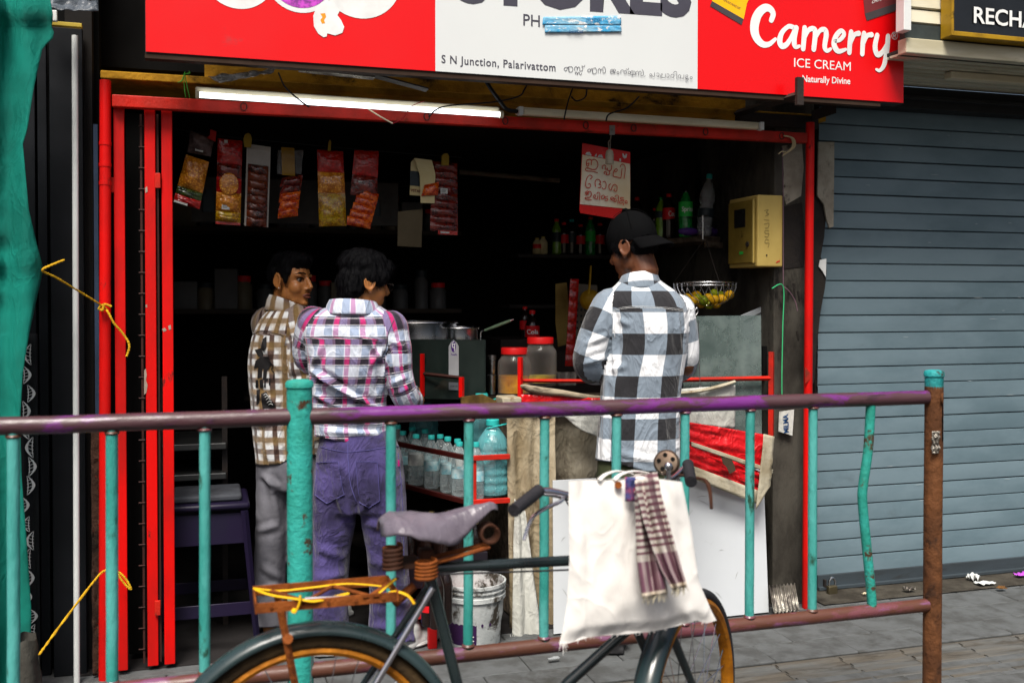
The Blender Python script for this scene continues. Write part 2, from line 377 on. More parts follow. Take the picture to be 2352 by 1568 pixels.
# ================================================================== rolling shutter
SHY = 4.46
sx0, sx1 = P(1872, 900, SHY).x, 5.6
st = thing('rolling_shutter', 'grey-blue steel rolling shutter closed down beside the open shop', 'shutter', ((sx0 + sx1) / 2, SHY, 0))
pitch = .0893; z0 = .085; slats = []
for i in range(27):
    z = z0 + i * pitch
    if i < 6:
        b = MB(); n = 7; prof = [(-.012, 0.0), (-.0225, .003)] + [(-.0225 - .0014 * math.sin(PI * k / n), .003 + (pitch - .009) * k / n) for k in range(1, n)] + [(-.0225, pitch - .006), (-.012, pitch - .003)]
        def sf_(a, c):
            q = prof[int(round(c * (len(prof) - 1)))]; x = sx0 + (sx1 - sx0) * a; return Vector((x, SHY + q[0] + .0016 * noise.noise(Vector((x * 3.1, i * 5.3, c))) + .003 * max(0, noise.noise(Vector((x * 1.7, i * 3.1 + 9, 0))) - .25) * math.sin(PI * c), q[1] + .0012 * noise.noise(Vector((x * 2.3, i * 7.7, 3)))))
        b.grid(sf_, 60, len(prof) - 1); ob = b.build('slat', m_shut, st, sharp=30); slats.append(ob.data)
    else:
        ob = bpy.data.objects.new('slat', slats[(i * 5) % 6]); COL.objects.link(ob); ob.parent = st
    ob.location = (0, R.uniform(-.0015, .0015), z); ob.rotation_euler = (0, R.uniform(-.0006, .0006), 0)
m_scr = mat('bare_scratch', hx('#b9c2c4'), rough=.5)
for k in range(26):
    u, v = R.uniform(1960, 2340), R.uniform(300, 1150); p = P(u, v, SHY - .0275); L = R.uniform(.015, .06); b = MB(); b.ribbon([p, p + Vector((L / 2, 0, R.uniform(-.001, .001))), p + Vector((L, 0, R.uniform(-.002, .002)))], [.0008, .002, .0006], Vector((0, -1, 0))); b.build('scratch', m_scr, st, smooth=False)
b = MB(); b.box((sx0, SHY - .004, 0.08), (sx1, SHY + .02, 2.52)); b.build('backing', m_iron, st, smooth=False)
m_shutb = mat('shutter_base', hx('#3d464c'), hx('#2c3032'), 3, .9, rough=.6, dirt=(hx('#2a241c'), .55, .7, 4), stretch=(.3, 1, 2))
b = MB(); b.box((sx0, SHY - .035, .012), (sx1, SHY - .005, .088)); b.box((sx0, SHY - .05, .012), (sx1, SHY - .03, .03)); b.build('bottom_rail', m_shutb, st, bevel=.003, smooth=False)
b = MB(); lb = P(1890, 1345, SHY - .05); b.obox(lb + Vector((0, 0, -.03)), (.09, 0, 0), (0, .04, 0), (0, 0, .012)); b.obox(lb + Vector((.01, .0, -.02)), (.012, 0, 0), (0, .03, 0), (0, 0, .05)); b.build('lock_hasp', m_iron, st, smooth=False)
m_thr = mat('threshold', hx('#4a463e'), hx('#2f2b25'), 7, .9, rough=.95, bump=.5, dirt=(hx('#211c16'), .5, .7, 6))
b = MB(); b.grid(lambda a, c: Vector((sx0 - .1 + (sx1 - sx0 + .1) * a, SHY - .24 + .3 * c, .006 + .006 * c + .004 * noise.noise(Vector((a * 40, c * 3, 0))))), 60, 4)
struct(b.build('shutter_threshold', m_thr))
# padlock
pl = thing('padlock', 'old padlock with steel shackle hanging at the foot of the grey shutter', 'padlock', P(1911, 1374, SHY - .09))
c = P(1911, 1356, SHY - .09)
b = MB(); b.cbox(c, (.052, .026, .055)); b.build('lock_body', mat('old_brass', hx('#57503c'), hx('#2f2b22'), 12, rough=.55, metal=.6), pl, bevel=.005)
b = MB(); b.tube(spline([c + Vector((-.017, 0, .02)), c + Vector((-.017, 0, .05)), c + Vector((0, 0, .068)), c + Vector((.017, 0, .05)), c + Vector((.017, 0, .02))], 6), .0055, 8); b.build('shackle', m_steel, pl)
# roll housing above the shutter
b = MB(); b.box((sx0 - .02, 4.34, 2.49), (sx1, 4.9, 2.60)); b.box((sx0 - .02, 4.30, 2.53), (sx1, 4.345, 2.55))
tag(b.build('shutter_housing', mat('housing', (.02, .02, .021), rough=.6), bevel=.004, smooth=False), 'dark steel roll housing above the grey shutter', 'housing')
# ================================================================== neighbour's white slatted canopy with RECHARGE box
FX0, FX1, FY = P(2076, 120, 3.78).x, 5.6, 3.78
cn = thing('canopy', 'weathered white slatted canopy over the grey shutter', 'canopy', (FX0 + 1, FY, 2.6))
for i in range(12):
    z = 2.74 + i * .068
    b = MB(); b.prism([(FX0, FY, z), (FX0, FY - .012, z + .006), (FX0, FY - .004, z + .062), (FX0, FY + .01, z + .064)], (FX1 - FX0, 0, 0)); b.build('slat', m_alu, cn, smooth=False)
b = MB(); b.box((FX0, FY + .012, 2.6), (FX1, FY + .03, 3.6)); b.build('backing', m_iron, cn, smooth=False)
b = MB(); b.box((FX0 - .005, FY - .012, 2.672), (FX1, FY + .006, 2.735)); b.build('dark_trim', mat('dark_trim', hx('#3c4443'), hx('#23292a'), 5, .8, rough=.6, dirt=(hx('#8c8a7c'), .64, .72, 7)), cn, smooth=False)
b = MB(); b.box((FX0 - .01, FY - .03, 2.60), (FX1, FY + .03, 2.668)); b.build('edge_band', m_alu, cn, bevel=.005, smooth=False)
for i in range(8):
    y = FY + .04 + i * .066
    b = MB(); b.prism([(FX0, y, 2.612), (FX0, y + .003, 2.602), (FX0, y + .055, 2.604), (FX0, y + .06, 2.614)], (FX1 - FX0, 0, 0)); b.build('soffit_slat', m_alu, cn, smooth=False)
b = MB(); b.box((FX0, FY + .03, 2.616), (FX1, 4.4, 2.63)); b.build('soffit_board', m_iron, cn, smooth=False)
a = P(2178, 156, 4.0); b = MB(); b.box((a.x, 3.98, 2.565), (5.5, 4.03, 2.6)); tag(b.build('tube_light', m_cream, bevel=.006, smooth=False), 'unlit white tube batten under the slatted canopy', 'tube light')
b = MB(); b.box((P(2066, 60, FY - .03).x, FY - .06, 2.69), (P(2083, 60, FY - .03).x, FY - .004, 3.6)); b.build('end_post', m_white, cn, bevel=.003, smooth=False)
# recharge box sign
q0, q1 = P(2188, 90, 3.70), P(2700, 100, 3.70)
rb = thing('sign_box', 'black sign box with white RECHA lettering in a yellow frame', 'sign', (q0.x + .5, 3.72, q0.z))
zb, zt = P(2188, 72, 3.70).z, P(2188, 72, 3.70).z + .34
m_yframe = mat('yellow_frame', hx('#a8831c'), hx('#6d5110'), 6, .9, rough=.5, dirt=(hx('#2d220b'), .6, .75, 9))
b = MB(); x0 = q0.x
b.box((x0 - .014, 3.69, zb - .022), (x0, 3.762, zt + .022)); b.box((x0, 3.69, zb - .022), (5.5, 3.762, zb)); b.box((x0, 3.69, zt), (5.5, 3.762, zt + .022)); b.build('frame', m_yframe, rb, bevel=.003, smooth=False)
b = MB(); b.grid(lambda a, c: Vector((x0 + (5.4 - x0) * a, 3.7135 + .0035 * noise.noise(Vector((a * 16, c * 3, 2))), zb + (zt - zb) * c)), 60, 8)
b.build('face', mat('black_gloss', (.01, .011, .012), rough=.13, spec=.6), rb)
o = P(2237, 52, 3.708); cap = P(2237, 14, 3.708).z - o.z; w = (P(2352, 62, 3.708).x - o.x) * 1.95
b = MB(); put_text(b, 'RECHARGE', (o.x, 3.7085, o.z), (w, 0, 0), (0, 0, cap), bold=.018); b.build('lettering', m_ink_w, rb, smooth=False)
# ================================================================== shop sign
GY = 3.90
sx_l, sx_r = P(335, 118, GY).x, P(2075, 237, GY).x; gz = (P(335, 118, GY).z + P(2075, 237, GY).z) / 2; gt = gz + 1.25
sg = thing('shop_sign', 'long shop sign board, red and white, with ice cream lettering', 'sign', ((sx_l + sx_r) / 2, GY, gz))
w0, w1 = P(1000, 150, GY).x, P(1602, 200, GY).x
for nm, a, c, m_ in (('red_panel', sx_l, w0, m_print_r), ('white_panel', w0, w1, m_print_w), ('red_panel', w1, sx_r, m_print_r)):
    b = MB(); b.grid(lambda s, t: Vector((a + (c - a) * s, GY + .0007 * noise.noise(Vector((s * 5 + a * 3, t * 3, 5))), gz + (gt - gz) * t)), 24, 10); b.build(nm, m_, sg)
b = MB(); b.box((sx_l - .002, GY + .004, gz - .004), (sx_r + .002, GY + .07, gt)); b.build('box_back', m_iron, sg, smooth=False)
b = MB(); b.box((sx_l - .004, GY + .006, gz - .022), (sx_r - .12, GY + .05, gz - .005)); b.build('frame_bar', mat('rust_bar', hx('#3a2a20'), rough=.8), sg, smooth=False)
SN = Vector((0, -1, 0)); GL = GY - .0012
def gp(u, v): return P(u, v, GL)
def sgtext(body, u0, v0, u1, v1, caph, m_, bold=0.0, name='lettering', spacing=1.0):
    o = gp(u0, v0); e = gp(u1, v1); s = scl(u0, GL); b = MB(); put_text(b, body, o, e - o, (0, 0, caph / s), bold, spacing=spacing); return b.build(name, m_, sg, smooth=False)
sgtext('S N Junction, Palarivattom', 1014, 144.5, 1276, 164, 19, m_ink, .012, spacing=1.1)
sgtext('PH', 1202, 58.5, 1240, 62, 27.5, m_ink, .004)
sgtext('STORES', 1045, -3, 1588, 34, 122, m_ink, .05)
sgtext('ICE CREAM', 1824, 154, 1954, 163, 21.5, m_ink_w, .0)
sgtext('Naturally Divine', 1843, 188, 1953, 193.5, 15.5, m_ink_w, .016)
def strokes(lst, ox, oy, div, wd, plane, m_, par, name='lettering', nrm=SN):
    b = MB()
    for k, st_ in enumerate(lst):
        w_ = wd
        if isinstance(st_, tuple): w_, st_ = st_
        pts = [Vector((ox + x / div, oy + y / div, 0)) for x, y in st_]
        pts = spline(pts, 6) if len(pts) > 2 else pts
        wp = [plane(p.x, p.y) - vv(nrm) * (-.00015 * k) for p in pts]
        ref = (plane(ox + 1, oy) - plane(ox, oy)).length
        ww = [q * ref / div for q in (w_ if isinstance(w_, list) else [w_])]
        b.ribbon(wp, ww if len(ww) > 1 else ww[0], nrm)
    return b.build(name, m_, par, smooth=False)
# Camerry script, traced stroke by stroke on the sign face
strokes([([52, 60, 72, 86, 98, 92, 74, 52, 34], [(815, 220), (835, 150), (800, 95), (740, 90), (670, 160), (635, 280), (650, 390), (715, 470), (790, 475), (860, 420)]),
         ([50, 44, 60, 60, 44, 50], [(1060, 300), (1000, 285), (930, 350), (905, 440), (930, 495), (985, 470), (1045, 370), (1075, 300)]),
         ([56, 56, 30], [(1082, 300), (1060, 420), (1070, 500), (1118, 495)]),
         ([54, 56, 52], [(1172, 300), (1165, 400), (1155, 525)]), ([30, 50, 58, 54], [(1165, 430), (1210, 330), (1265, 310), (1285, 360), (1268, 530)]),
         ([30, 50, 58, 50, 30], [(1275, 440), (1330, 335), (1385, 320), (1402, 370), (1385, 500), (1410, 545), (1450, 525)]),
         ([30, 46, 46, 58, 62, 30], [(1480, 445), (1545, 430), (1592, 370), (1560, 332), (1505, 390), (1485, 480), (1530, 550), (1612, 530)]),
         ([54, 56, 52], [(1668, 345), (1655, 450), (1648, 565)]), ([28, 44, 56], [(1660, 480), (1700, 380), (1748, 360)]),
         ([54, 56, 52], [(1805, 360), (1792, 460), (1786, 580)]), ([28, 44, 56], [(1796, 490), (1835, 390), (1885, 375)]),
         ([52, 58, 56, 36], [(1945, 380), (1922, 500), (1945, 585), (2000, 560), (2050, 470)]),
         ([54, 60, 52, 36, 26], [(2062, 390), (2048, 540), (2020, 690), (1975, 755), (1935, 745)])],
        2780 / 1.7415, 0, 2.6727 * 1.7415, 56, gp, m_ink_w, sg)
strokes([[(2105 + 32 * math.cos(a * PI / 6) + 30, 384 + 38 * math.sin(a * PI / 6)) for a in range(13)], [(2123, 400), (2123, 365), (2143, 368), (2143, 382), (2125, 384), (2147, 402)]],
        2780 / 1.7415, 0, 2.6727 * 1.7415, 7, gp, m_ink_w, sg, 'registered_mark')
# Malayalam address line
strokes([[(605, 645), (615, 622), (640, 618), (640, 645), (625, 660), (612, 648)], [(640, 640), (655, 612), (665, 640), (665, 668)], [(690, 610), (665, 612), (658, 640), (668, 672), (700, 668), (710, 635), (695, 608)],
         [(735, 655), (728, 630), (745, 608), (760, 625), (758, 655), (765, 625), (780, 612), (792, 635), (790, 658), (806, 660), (822, 655), (826, 620), (812, 614)],
         [(745, 700), (735, 682), (748, 672), (760, 685), (760, 705), (772, 680), (785, 676), (790, 700), (806, 704), (812, 684)], [(815, 598), (826, 608), (846, 606), (848, 592)],
         [(882, 660), (890, 640), (915, 640), (912, 668), (895, 672), (886, 660)], [(918, 655), (930, 632), (942, 655), (942, 690)], [(975, 625), (945, 632), (938, 665), (952, 692), (980, 686), (988, 655), (975, 625)],
         [(1008, 680), (1005, 650), (1022, 632), (1036, 650), (1032, 682)], [(1036, 655), (1052, 634), (1064, 655), (1062, 682), (1088, 680), (1092, 640), (1075, 612), (1060, 620)],
         [(1150, 650), (1168, 640), (1180, 655), (1165, 668), (1150, 660), (1152, 684), (1175, 690), (1195, 676), (1210, 650), (1190, 640), (1185, 665), (1208, 688)],
         [(1225, 680), (1235, 668), (1250, 676), (1245, 694), (1228, 692), (1225, 680)], [(1275, 690), (1270, 660), (1290, 648), (1308, 662), (1310, 695)], [(1310, 665), (1328, 655), (1338, 690), (1318, 698)], [(1335, 635), (1345, 645), (1362, 640), (1360, 628)],
         [(1355, 690), (1362, 668), (1385, 672), (1375, 695), (1358, 690)], [(1388, 685), (1395, 660), (1412, 665), (1412, 700), (1390, 702)], [(1412, 665), (1438, 668), (1436, 705), (1415, 702), (1400, 722)],
         [(1450, 710), (1448, 680), (1466, 664), (1480, 682), (1476, 712)], [(1480, 685), (1496, 664), (1510, 684), (1506, 714), (1532, 714), (1536, 672), (1520, 645)], [(1556, 718), (1550, 730)],
         [(1608, 712), (1616, 696), (1634, 702), (1624, 722), (1610, 714)], [(1634, 705), (1645, 726), (1664, 724), (1668, 682)], [(1690, 690), (1712, 688), (1720, 712), (1705, 730), (1690, 722)],
         [(1740, 704), (1755, 696), (1756, 712), (1738, 716), (1738, 734), (1790, 738), (1792, 696)], [(1808, 700), (1830, 698), (1838, 722), (1822, 740), (1808, 732)], [(1858, 740), (1858, 712), (1878, 702), (1895, 716), (1888, 738), (1870, 740)],
         [(1885, 690), (1902, 670), (1925, 680), (1928, 758)], [(1945, 742), (1945, 718), (1962, 708), (1974, 722), (1965, 744), (1985, 748), (2008, 746), (2010, 706)],
         [(2028, 716), (2052, 710), (2056, 726), (2030, 734), (2030, 748), (2058, 746)], [(2058, 746), (2064, 762), (2048, 772), (2032, 760), (2050, 752)], [(2082, 742), (2092, 730), (2108, 738), (2104, 754), (2086, 754), (2082, 742)]],
        2050 / 1.7415, 60 / 1.7415, 2.94 * 1.7415, 5.5, gp, m_ink, sg)
# printed pictures on the sign: bowls, broken coconut, wrapped bars
def disc(u, v, r, m_, name, lift=0.0):
    c = P(u, v, GL - lift); s = scl(u, GL); b = MB(); b.add([c] + [c + Vector((math.cos(a) * r / s, 0, math.sin(a) * r / s)) for a in [2 * PI * k / 48 for k in range(48)]], [(0, 1 + k, 1 + (k + 1) % 48) for k in range(48)])
    return b.build(name, m_, sg, smooth=False)
m_pink = mat('print_pink', hx('#d455d0'), hx('#7a3a86'), 60, .9, rough=.3)
disc(548, -62, 82, m_ink_w, 'printed_bowl'); disc(690, -52, 81, m_ink_w, 'printed_bowl'); disc(690, -55, 73, m_pink, 'printed_scoop', .0008); disc(828, -52, 94, m_ink_w, 'printed_bowl')
def flat(pts, m_, name, lift=0.0, ox=0, oy=0, div=1):
    b = MB(); q = [P(ox + x / div, oy + y / div, GL - lift) for x, y in pts]; b.add(q, [tuple(range(len(q)))]); return b.build(name, m_, sg, smooth=False)
Z3 = (820 / 1.7415, 0, 2.352 * 1.7415)
flat([(1120, 30), (1200, 0), (1270, 100), (1245, 145), (1280, 190), (1310, 255), (1292, 310), (1225, 335), (1150, 315), (1145, 345), (1115, 352), (1065, 318), (1025, 250), (1018, 150), (1045, 80)], m_ink_w, 'printed_coconut', .0012, *Z3)
m_or = mat('print_orange', hx('#f0a030'), rough=.3)
flat([(1085, 130), (1130, 125), (1140, 160), (1120, 190), (1130, 220), (1100, 225), (1085, 190), (1105, 165)], m_or, 'printed_coconut_flake', .0016, *Z3)
Z4 = (2780 / 1.7415, 0, 2.6727 * 1.7415)
def saw(a, b_, n, am):
    a, b_ = Vector((*a, 0)), Vector((*b_, 0)); d = b_ - a; p = Vector((-d.y, d.x, 0)).normalized(); return [tuple((a + d * (k / n) + p * (am if k % 2 else 0))[:2]) for k in range(n + 1)]
m_pyel = mat('print_yellow', hx('#f5b50a'), hx('#ffc830'), 3, rough=.3); m_pdk = mat('print_dark', hx('#4a4648'), rough=.35); m_pbr = mat('print_brown', hx('#6b2f33'), hx('#7d3a3c'), 3, rough=.35)
flat([(190, -60), (600, -60), (555, 40), (520, 210), (182, 15)], m_pyel, 'printed_wrapper', .0006, *Z4)
flat([(182, 13), (518, 205)] + saw((500, 265), (162, 62), 36, -7), m_pdk, 'printed_wrapper_seal', .001, *Z4)
flat([(1795, -60), (2190, -60), (2188, 25), (1815, 155)], m_pbr, 'printed_wrapper', .0006, *Z4)
flat([(1815, 150), (2188, 25), (2195, 105)] + saw((2195, 105), (1838, 228), 34, 7), m_pdk, 'printed_wrapper_seal', .001, *Z4)
b = MB(); o = P(Z4[0] + 1888 / Z4[2], 42 / Z4[2], GL - .0014); e = P(Z4[0] + 2090 / Z4[2], -32 / Z4[2], GL - .0014); put_text(b, 'CHOCOBAR', o, e - o, Vector((.1, 0, .30)).normalized() * .017); b.build('lettering', m_ink_w, sg, smooth=False)
b = MB(); o = P(Z4[0] + 300 / Z4[2], 8 / Z4[2], GL - .0014); e = P(Z4[0] + 482 / Z4[2], 108 / Z4[2], GL - .0014); put_text(b, 'ALPHONSO MANGO DUET', o, e - o, Vector((.12, 0, .25)).normalized() * .011); b.build('lettering', m_pdk, sg, smooth=False)
# blue wrapper strips taped over the phone number
m_blu = mat('blue_wrapper', hx('#3d9fd0'), hx('#9fc4d2'), 9, .9, rough=.3, dirt=(hx('#dfe3e4'), .52, .58, 22), bump=.4, bsc=70, stretch=(1, 1, 2))
for k, (va, vb, vc, vd) in enumerate([(40, 37, 58, 59), (59, 60, 76, 74)]):
    a, c_, d_, e_ = P(1247 + 4 * k, va, GL - .002), P(1426, vb, GL - .002), P(1426 + k, vd, GL - .002), P(1245 + 6 * k, vc, GL - .002)
    b = MB(); b.grid(lambda s, t: (a * (1 - s) + c_ * s) * (1 - t) + (e_ * (1 - s) + d_ * s) * t + Vector((0, -.003 - .003 * noise.noise(Vector((s * 18, t * 3, k * 7))), 0)), 40, 5)
    wr = tag(b.build('wrapper_strip', m_blu, solid=.001), ['crinkled blue wrapper strip taped on the white sign, the one touching the letters PH', 'crinkled blue wrapper strip taped on the white sign below the other strip'][k], 'wrapper', 'blue wrapper strips on the sign')
    mid = (a + c_ + d_ + e_) / 4; rr = (c_ - a); b = MB(); put_text(b, 'THUNDER', mid + rr * (.04 if k == 0 else -.2) + Vector((0, -.009, -.006)), rr * .19, (0, 0, .013 if k == 0 else -.013), .01); b.build('lettering', mat('print_navy', hx('#1f4a7c'), rough=.4), wr, smooth=False)
# iron brackets carrying the sign at its right end
bk = thing('sign_bracket', 'dark iron bracket arms sticking out under the ice cream sign', 'bracket', P(1800, 270, 4.1))
b = MB(); a = P(1690, 262, SY); c_ = P(1836, 218, 3.82); b.tube([a, c_], .018, 4); b.box((c_.x - .016, c_.y - .01, c_.z - .045), (c_.x + .016, c_.y + .01, c_.z + .075)); b.build('arm', m_iron, bk, smooth=False)
b = MB(); a = P(1872, 262, SY - .05); c_ = P(1921, 245, 3.95); b.obox(a + Vector((0, 0, -.03)), c_ - a, (.0, .03, 0), (0, 0, .05)); b.build('arm', m_iron, bk, smooth=False)
b = MB(); b.obox(P(1700, 285, SY - .03), P(1880, 296, SY - .03) - P(1700, 285, SY - .03), (0, .05, 0), (0, 0, .06)); b.build('cross_bar', m_iron, bk, smooth=False)
# ================================================================== red front frame
FYR = 4.22
fr = thing('door_frame', 'red steel pipe frame around the open shop front', 'frame', P(1050, 1560, FYR))
def rpost(ua, va, ub, vb, r, Y, name, m_=m_red, n=14):
    b = MB(); b.tube([P(ua, va, Y), P(ub, vb, Y)], r, n); return b.build(name, m_, fr)
a, c_ = P(242, 185, FYR), P(240, 1580, FYR); b = MB(); pts = [a + (c_ - a) * t for t in (0, .2, .4, .6, .8, 1)]; pts[-1].z = 0; b.tube(pts, .0215, 14)
for t in (.1, .135, .165): b.cyl(a + (c_ - a) * t, a + (c_ - a) * (t + .006), .0235, None, 14)
b.build('post', m_red, fr)
a, c_ = P(1861, 282, FYR), P(1852, 1400, FYR); c_.z = 0; b = MB(); b.tube([a, a + (c_ - a) * .5, c_], .0205, 14); b.build('post', m_red, fr)
b = MB(); h = P(1857, 855, FYR - .02); b.add([h + Vector((-.02, 0, .03)), h + Vector((.012, 0, -.005)), h + Vector((.012, 0, -.03)), h + Vector((-.018, 0, -.055))], [(0, 1, 2, 3)]); b.build('hook_plate', m_redold, fr, solid=.003, smooth=False)
a, c_ = P(258, 227, FYR), P(1850, 321, FYR)
zt_ = (a.z + c_.z) / 2
b = MB(); b.box((a.x, FYR - .02, zt_ - .026), (c_.x, FYR + .02, zt_ + .022)); b.build('top_beam', m_redold, fr, bevel=.004, smooth=False)
for u in (560, 980, 1160, 1345, 1455, 1620, 1795):
    p = P(u, 290, FYR - .022); b = MB(); b.tube([Vector((p.x + .012 * math.cos(t), FYR - .026, zt_ + .016 * math.sin(t))) for t in [2 * PI * k / 12 for k in range(12)]], .0022, 6, closed=True); b.build('hook_ring', m_iron, fr)
# folding gate leaves at the left: red steel strips with dark lattice behind
gate = thing('folding_gate', 'folded collapsible gate with upright red steel strips beside the white pole and red post', 'gate', P(330, 1545, FYR + .05))
for u0, u1, vt, Y in ((260, 285, 243, 4.24), (331, 356, 250, 4.26), (370, 395, 250, 4.26)):
    a, c_ = P(u0, vt, Y), P(u1, vt, Y); xb0 = P((u0 + u1) / 2 - 4, 1540, Y).x
    b = MB(); b.prism([(a.x, Y, .02), (c_.x, Y, .02), (c_.x, Y, a.z), (a.x, Y, a.z)], (0, .022, 0)); b.build('strip', m_red, gate, bevel=.003, smooth=False)
m_chip = mat('bare_primer', hx('#a79a8c'), hx('#7d6a5c'), 20, rough=.8)
for poly in ([(331, 850), (335, 846), (337, 862), (335, 872), (339, 884), (336, 902), (331, 906)], [(372, 756), (378, 752), (383, 758), (376, 762)], [(333, 432), (338, 428), (339, 440), (334, 444)], [(386, 748), (392, 746), (393, 756), (388, 757)], [(333, 962), (336, 960), (337, 966), (334, 968)], [(334, 700), (338, 699), (338, 706), (335, 706)]):
    b = MB(); b.add([P(u, v, 4.2585) for u, v in poly], [tuple(range(len(poly)))]); b.build('paint_chip', m_chip, gate, smooth=False)
m_lat = mat('dark_brown_steel', (.035, .012, .01), (.06, .018, .012), 5, rough=.6)
a, c_ = P(288, 260, 4.4), P(330, 260, 4.4); b = MB(); b.box((a.x, 4.40, .03), (c_.x, 4.41, a.z)); b.build('sheet', m_dark, gate, smooth=False)
for u in (323, 361):
    a = P(u, 262, 4.27); b = MB(); b.box((a.x - .004, 4.275, .03), (a.x + .004, 4.285, a.z)); b.build('channel', m_lat, gate, smooth=False)
for k in range(26):
    a = P(326, 290 + k * 48, 4.272); b = MB(); b.cyl(a - Vector((.012, 0, 0)), a + Vector((.012, 0, 0)), .0028, None, 6); b.build('rivet', m_lat, gate)
for u, v in ((258, 425), (362, 415), (362, 1395)):
    a = P(u, v, 4.25); b = MB(); b.cbox(a, (.022, .010, .06)); b.build('hinge', m_redold, gate, bevel=.002, smooth=False)
# ================================================================== tube lights and wiring
def batten(label, ua, va, ub, vb, Y, lit):
    a, c_ = P(ua, va, Y), P(ub, vb, Y); t = thing('tube_light', label, 'tube light', (a + c_) / 2); d = c_ - a
    b = MB(); b.obox(a, d, (0, .045, 0), (0, 0, .03)); b.build('housing', m_cream, t, bevel=.005, smooth=False)
    if lit:
        tn = NT('tube_glow'); tn.base((.9, .9, .9)); tn.p.inputs['Emission Color'].default_value = (.92, .97, 1, 1); tn.p.inputs['Emission Strength'].default_value = 2.2
        b = MB(); b.tube([a + d * .005 + Vector((0, -.018, -.006)), a + d * .995 + Vector((0, -.018, -.006))], .0115, 12); b.build('glass_tube', tn.m, t)
        for f in (.0, .995): b = MB(); b.cyl(a + d * f + Vector((0, -.018, -.006)), a + d * (f + .012) + Vector((0, -.018, -.006)), .0155, None, 10); b.build('end_cap', m_cream, t)
    else:
        for f in (.0, .985): b = MB(); b.obox(a + d * f + Vector((0, -.02, -.008)), d * .015, (0, .03, 0), (0, 0, .036)); b.build('end_cap', m_white, t, smooth=False)
        b = MB(); b.obox(a + d * .02 + Vector((0, -.012, -.004)), d * .96, (0, .02, 0), (0, 0, .022)); b.build('diffuser', m_cream, t, bevel=.006)
    return t
batten('lit tube light with glowing white tube above the red beam', 449, 216, 1148, 262, 4.13, True)
batten('unlit cream tube light batten above the red beam', 1190, 261, 1750, 296, 4.15, False)
def cable(name, label, pts, r, m_, cat='cable', grp=None, n=6):
    b = MB(); b.tube(spline(pts, 8), r, n); return tag(b.build(name, m_), label, cat, grp)
wires = [([(1222, 172, 4.1), (1205, 205, 4.12), (1190, 222, 4.1), (1130, 235, 4.08), (1020, 245, 4.07), (985, 268, 4.06)], 'black cable looping from the white sign down to the lit tube'),
         ([(1108, 172, 4.1), (1128, 205, 4.08), (1150, 235, 4.1), (1165, 252, 4.1), (1188, 256, 4.12)], 'thick black cable bundle dropping between the two tube lights'),
         ([(1318, 195, 4.12), (1306, 230, 4.1), (1298, 262, 4.1), (1296, 275, 4.09)], 'black cable tied round the unlit batten near the paper sign'),
         ([(1348, 195, 4.12), (1345, 222, 4.1), (1325, 232, 4.1), (1312, 222, 4.1)], 'thin black wire hanging in a loop under the white sign'),
         ([(1468, 222, 4.2), (1440, 248, 4.12), (1400, 262, 4.1), (1392, 278, 4.1)], 'thin black wire from the yellow beam to the unlit batten'),
         ([(640, 168, 4.2), (655, 200, 4.12), (690, 232, 4.1), (710, 246, 4.08)], 'thin black wire beside the silver foil under the red sign')]
for p, l in wires: cable('cable', l, [P(*q) for q in p], .0035 if 'thick' not in l else .009, m_wire, grp='wiring under the sign')
cable('wire_end', 'bent white wire end resting on the red beam', [P(*q) for q in [(845, 250, 4.15), (870, 266, 4.15), (902, 284, 4.15)]], .003, m_cream)
cable('wire_end', 'thin red wire curling below the lit tube', [P(*q) for q in [(975, 232, 4.1), (945, 245, 4.1), (925, 272, 4.1), (902, 284, 4.12)]], .0018, mat('red_wire', (.5, .01, .03), rough=.5))
# silver foil, scrap under sign
m_foil = mat('foil', hx('#b9b4a8'), hx('#3a3230'), 12, .9, rough=.3, metal=.6, bump=.8, bsc=40)
a = [P(478, 176, 4.0), P(632, 158, 4.06), P(628, 166, 4.0), P(505, 191, 3.97)]
b = MB(); b.grid(lambda s, t: (a[0] * (1 - s) + a[1] * s) * (1 - t) + (a[3] * (1 - s) + a[2] * s) * t + Vector((0, .012 * noise.noise(Vector((s * 9, t * 4, 0))), .008 * noise.noise(Vector((s * 7, t * 3, 4))))), 24, 5)
tag(b.build('foil_scrap', m_foil, solid=.002), 'crumpled silver foil scrap tucked under the red sign', 'scrap')
b = MB(); b.obox(P(688, 160, 4.05), P(862, 178, 3.98) - P(688, 160, 4.05), (0, .05, 0), (0, 0, .012)); tag(b.build('aluminium_strip', m_foil, smooth=False), 'dull aluminium strip lying under the red sign', 'strip')
b = MB(); b.obox(P(862, 172, 4.0), P(985, 205, 3.96) - P(862, 172, 4.0), (0, .06, 0), (0, 0, .006)); tag(b.build('metal_strip', m_iron, smooth=False), 'bent dark metal strip hanging below the red sign', 'strip')
b = MB()
for pts in ([(425, 165), (418, 185), (408, 190)], [(424, 168), (430, 200), (436, 225)], [(422, 170), (424, 205), (427, 224)], [(424, 170), (436, 168), (434, 163)]):
    b.tube(spline([P(u, v, 4.15) for u, v in pts], 5), [.004, .006, .003], 6, flat=.4)
tag(b.build('ribbon_knot', mat('green_ribbon', hx('#3fae3a'), hx('#7fd06a'), 20, rough=.5)), 'green plastic ribbon knotted over the red beam', 'ribbon')
b = MB()
for k in range(3): b.tube(spline([P(1800 + 3 * k, 312, 4.19), P(1822 - 2 * k, 318, 4.18), P(1826 - 3 * k, 336, 4.19), P(1806, 352, 4.2), P(1800, 352 + 2 * k, 4.2)], 6), .0032, 6)
b.tube(spline([P(1806, 350, 4.2), P(1796, 348, 4.19), P(1788, 354, 4.19)], 5), .003, 6); b.tube(spline([P(1804, 352, 4.2), P(1797, 358, 4.19)], 5), .003, 6)
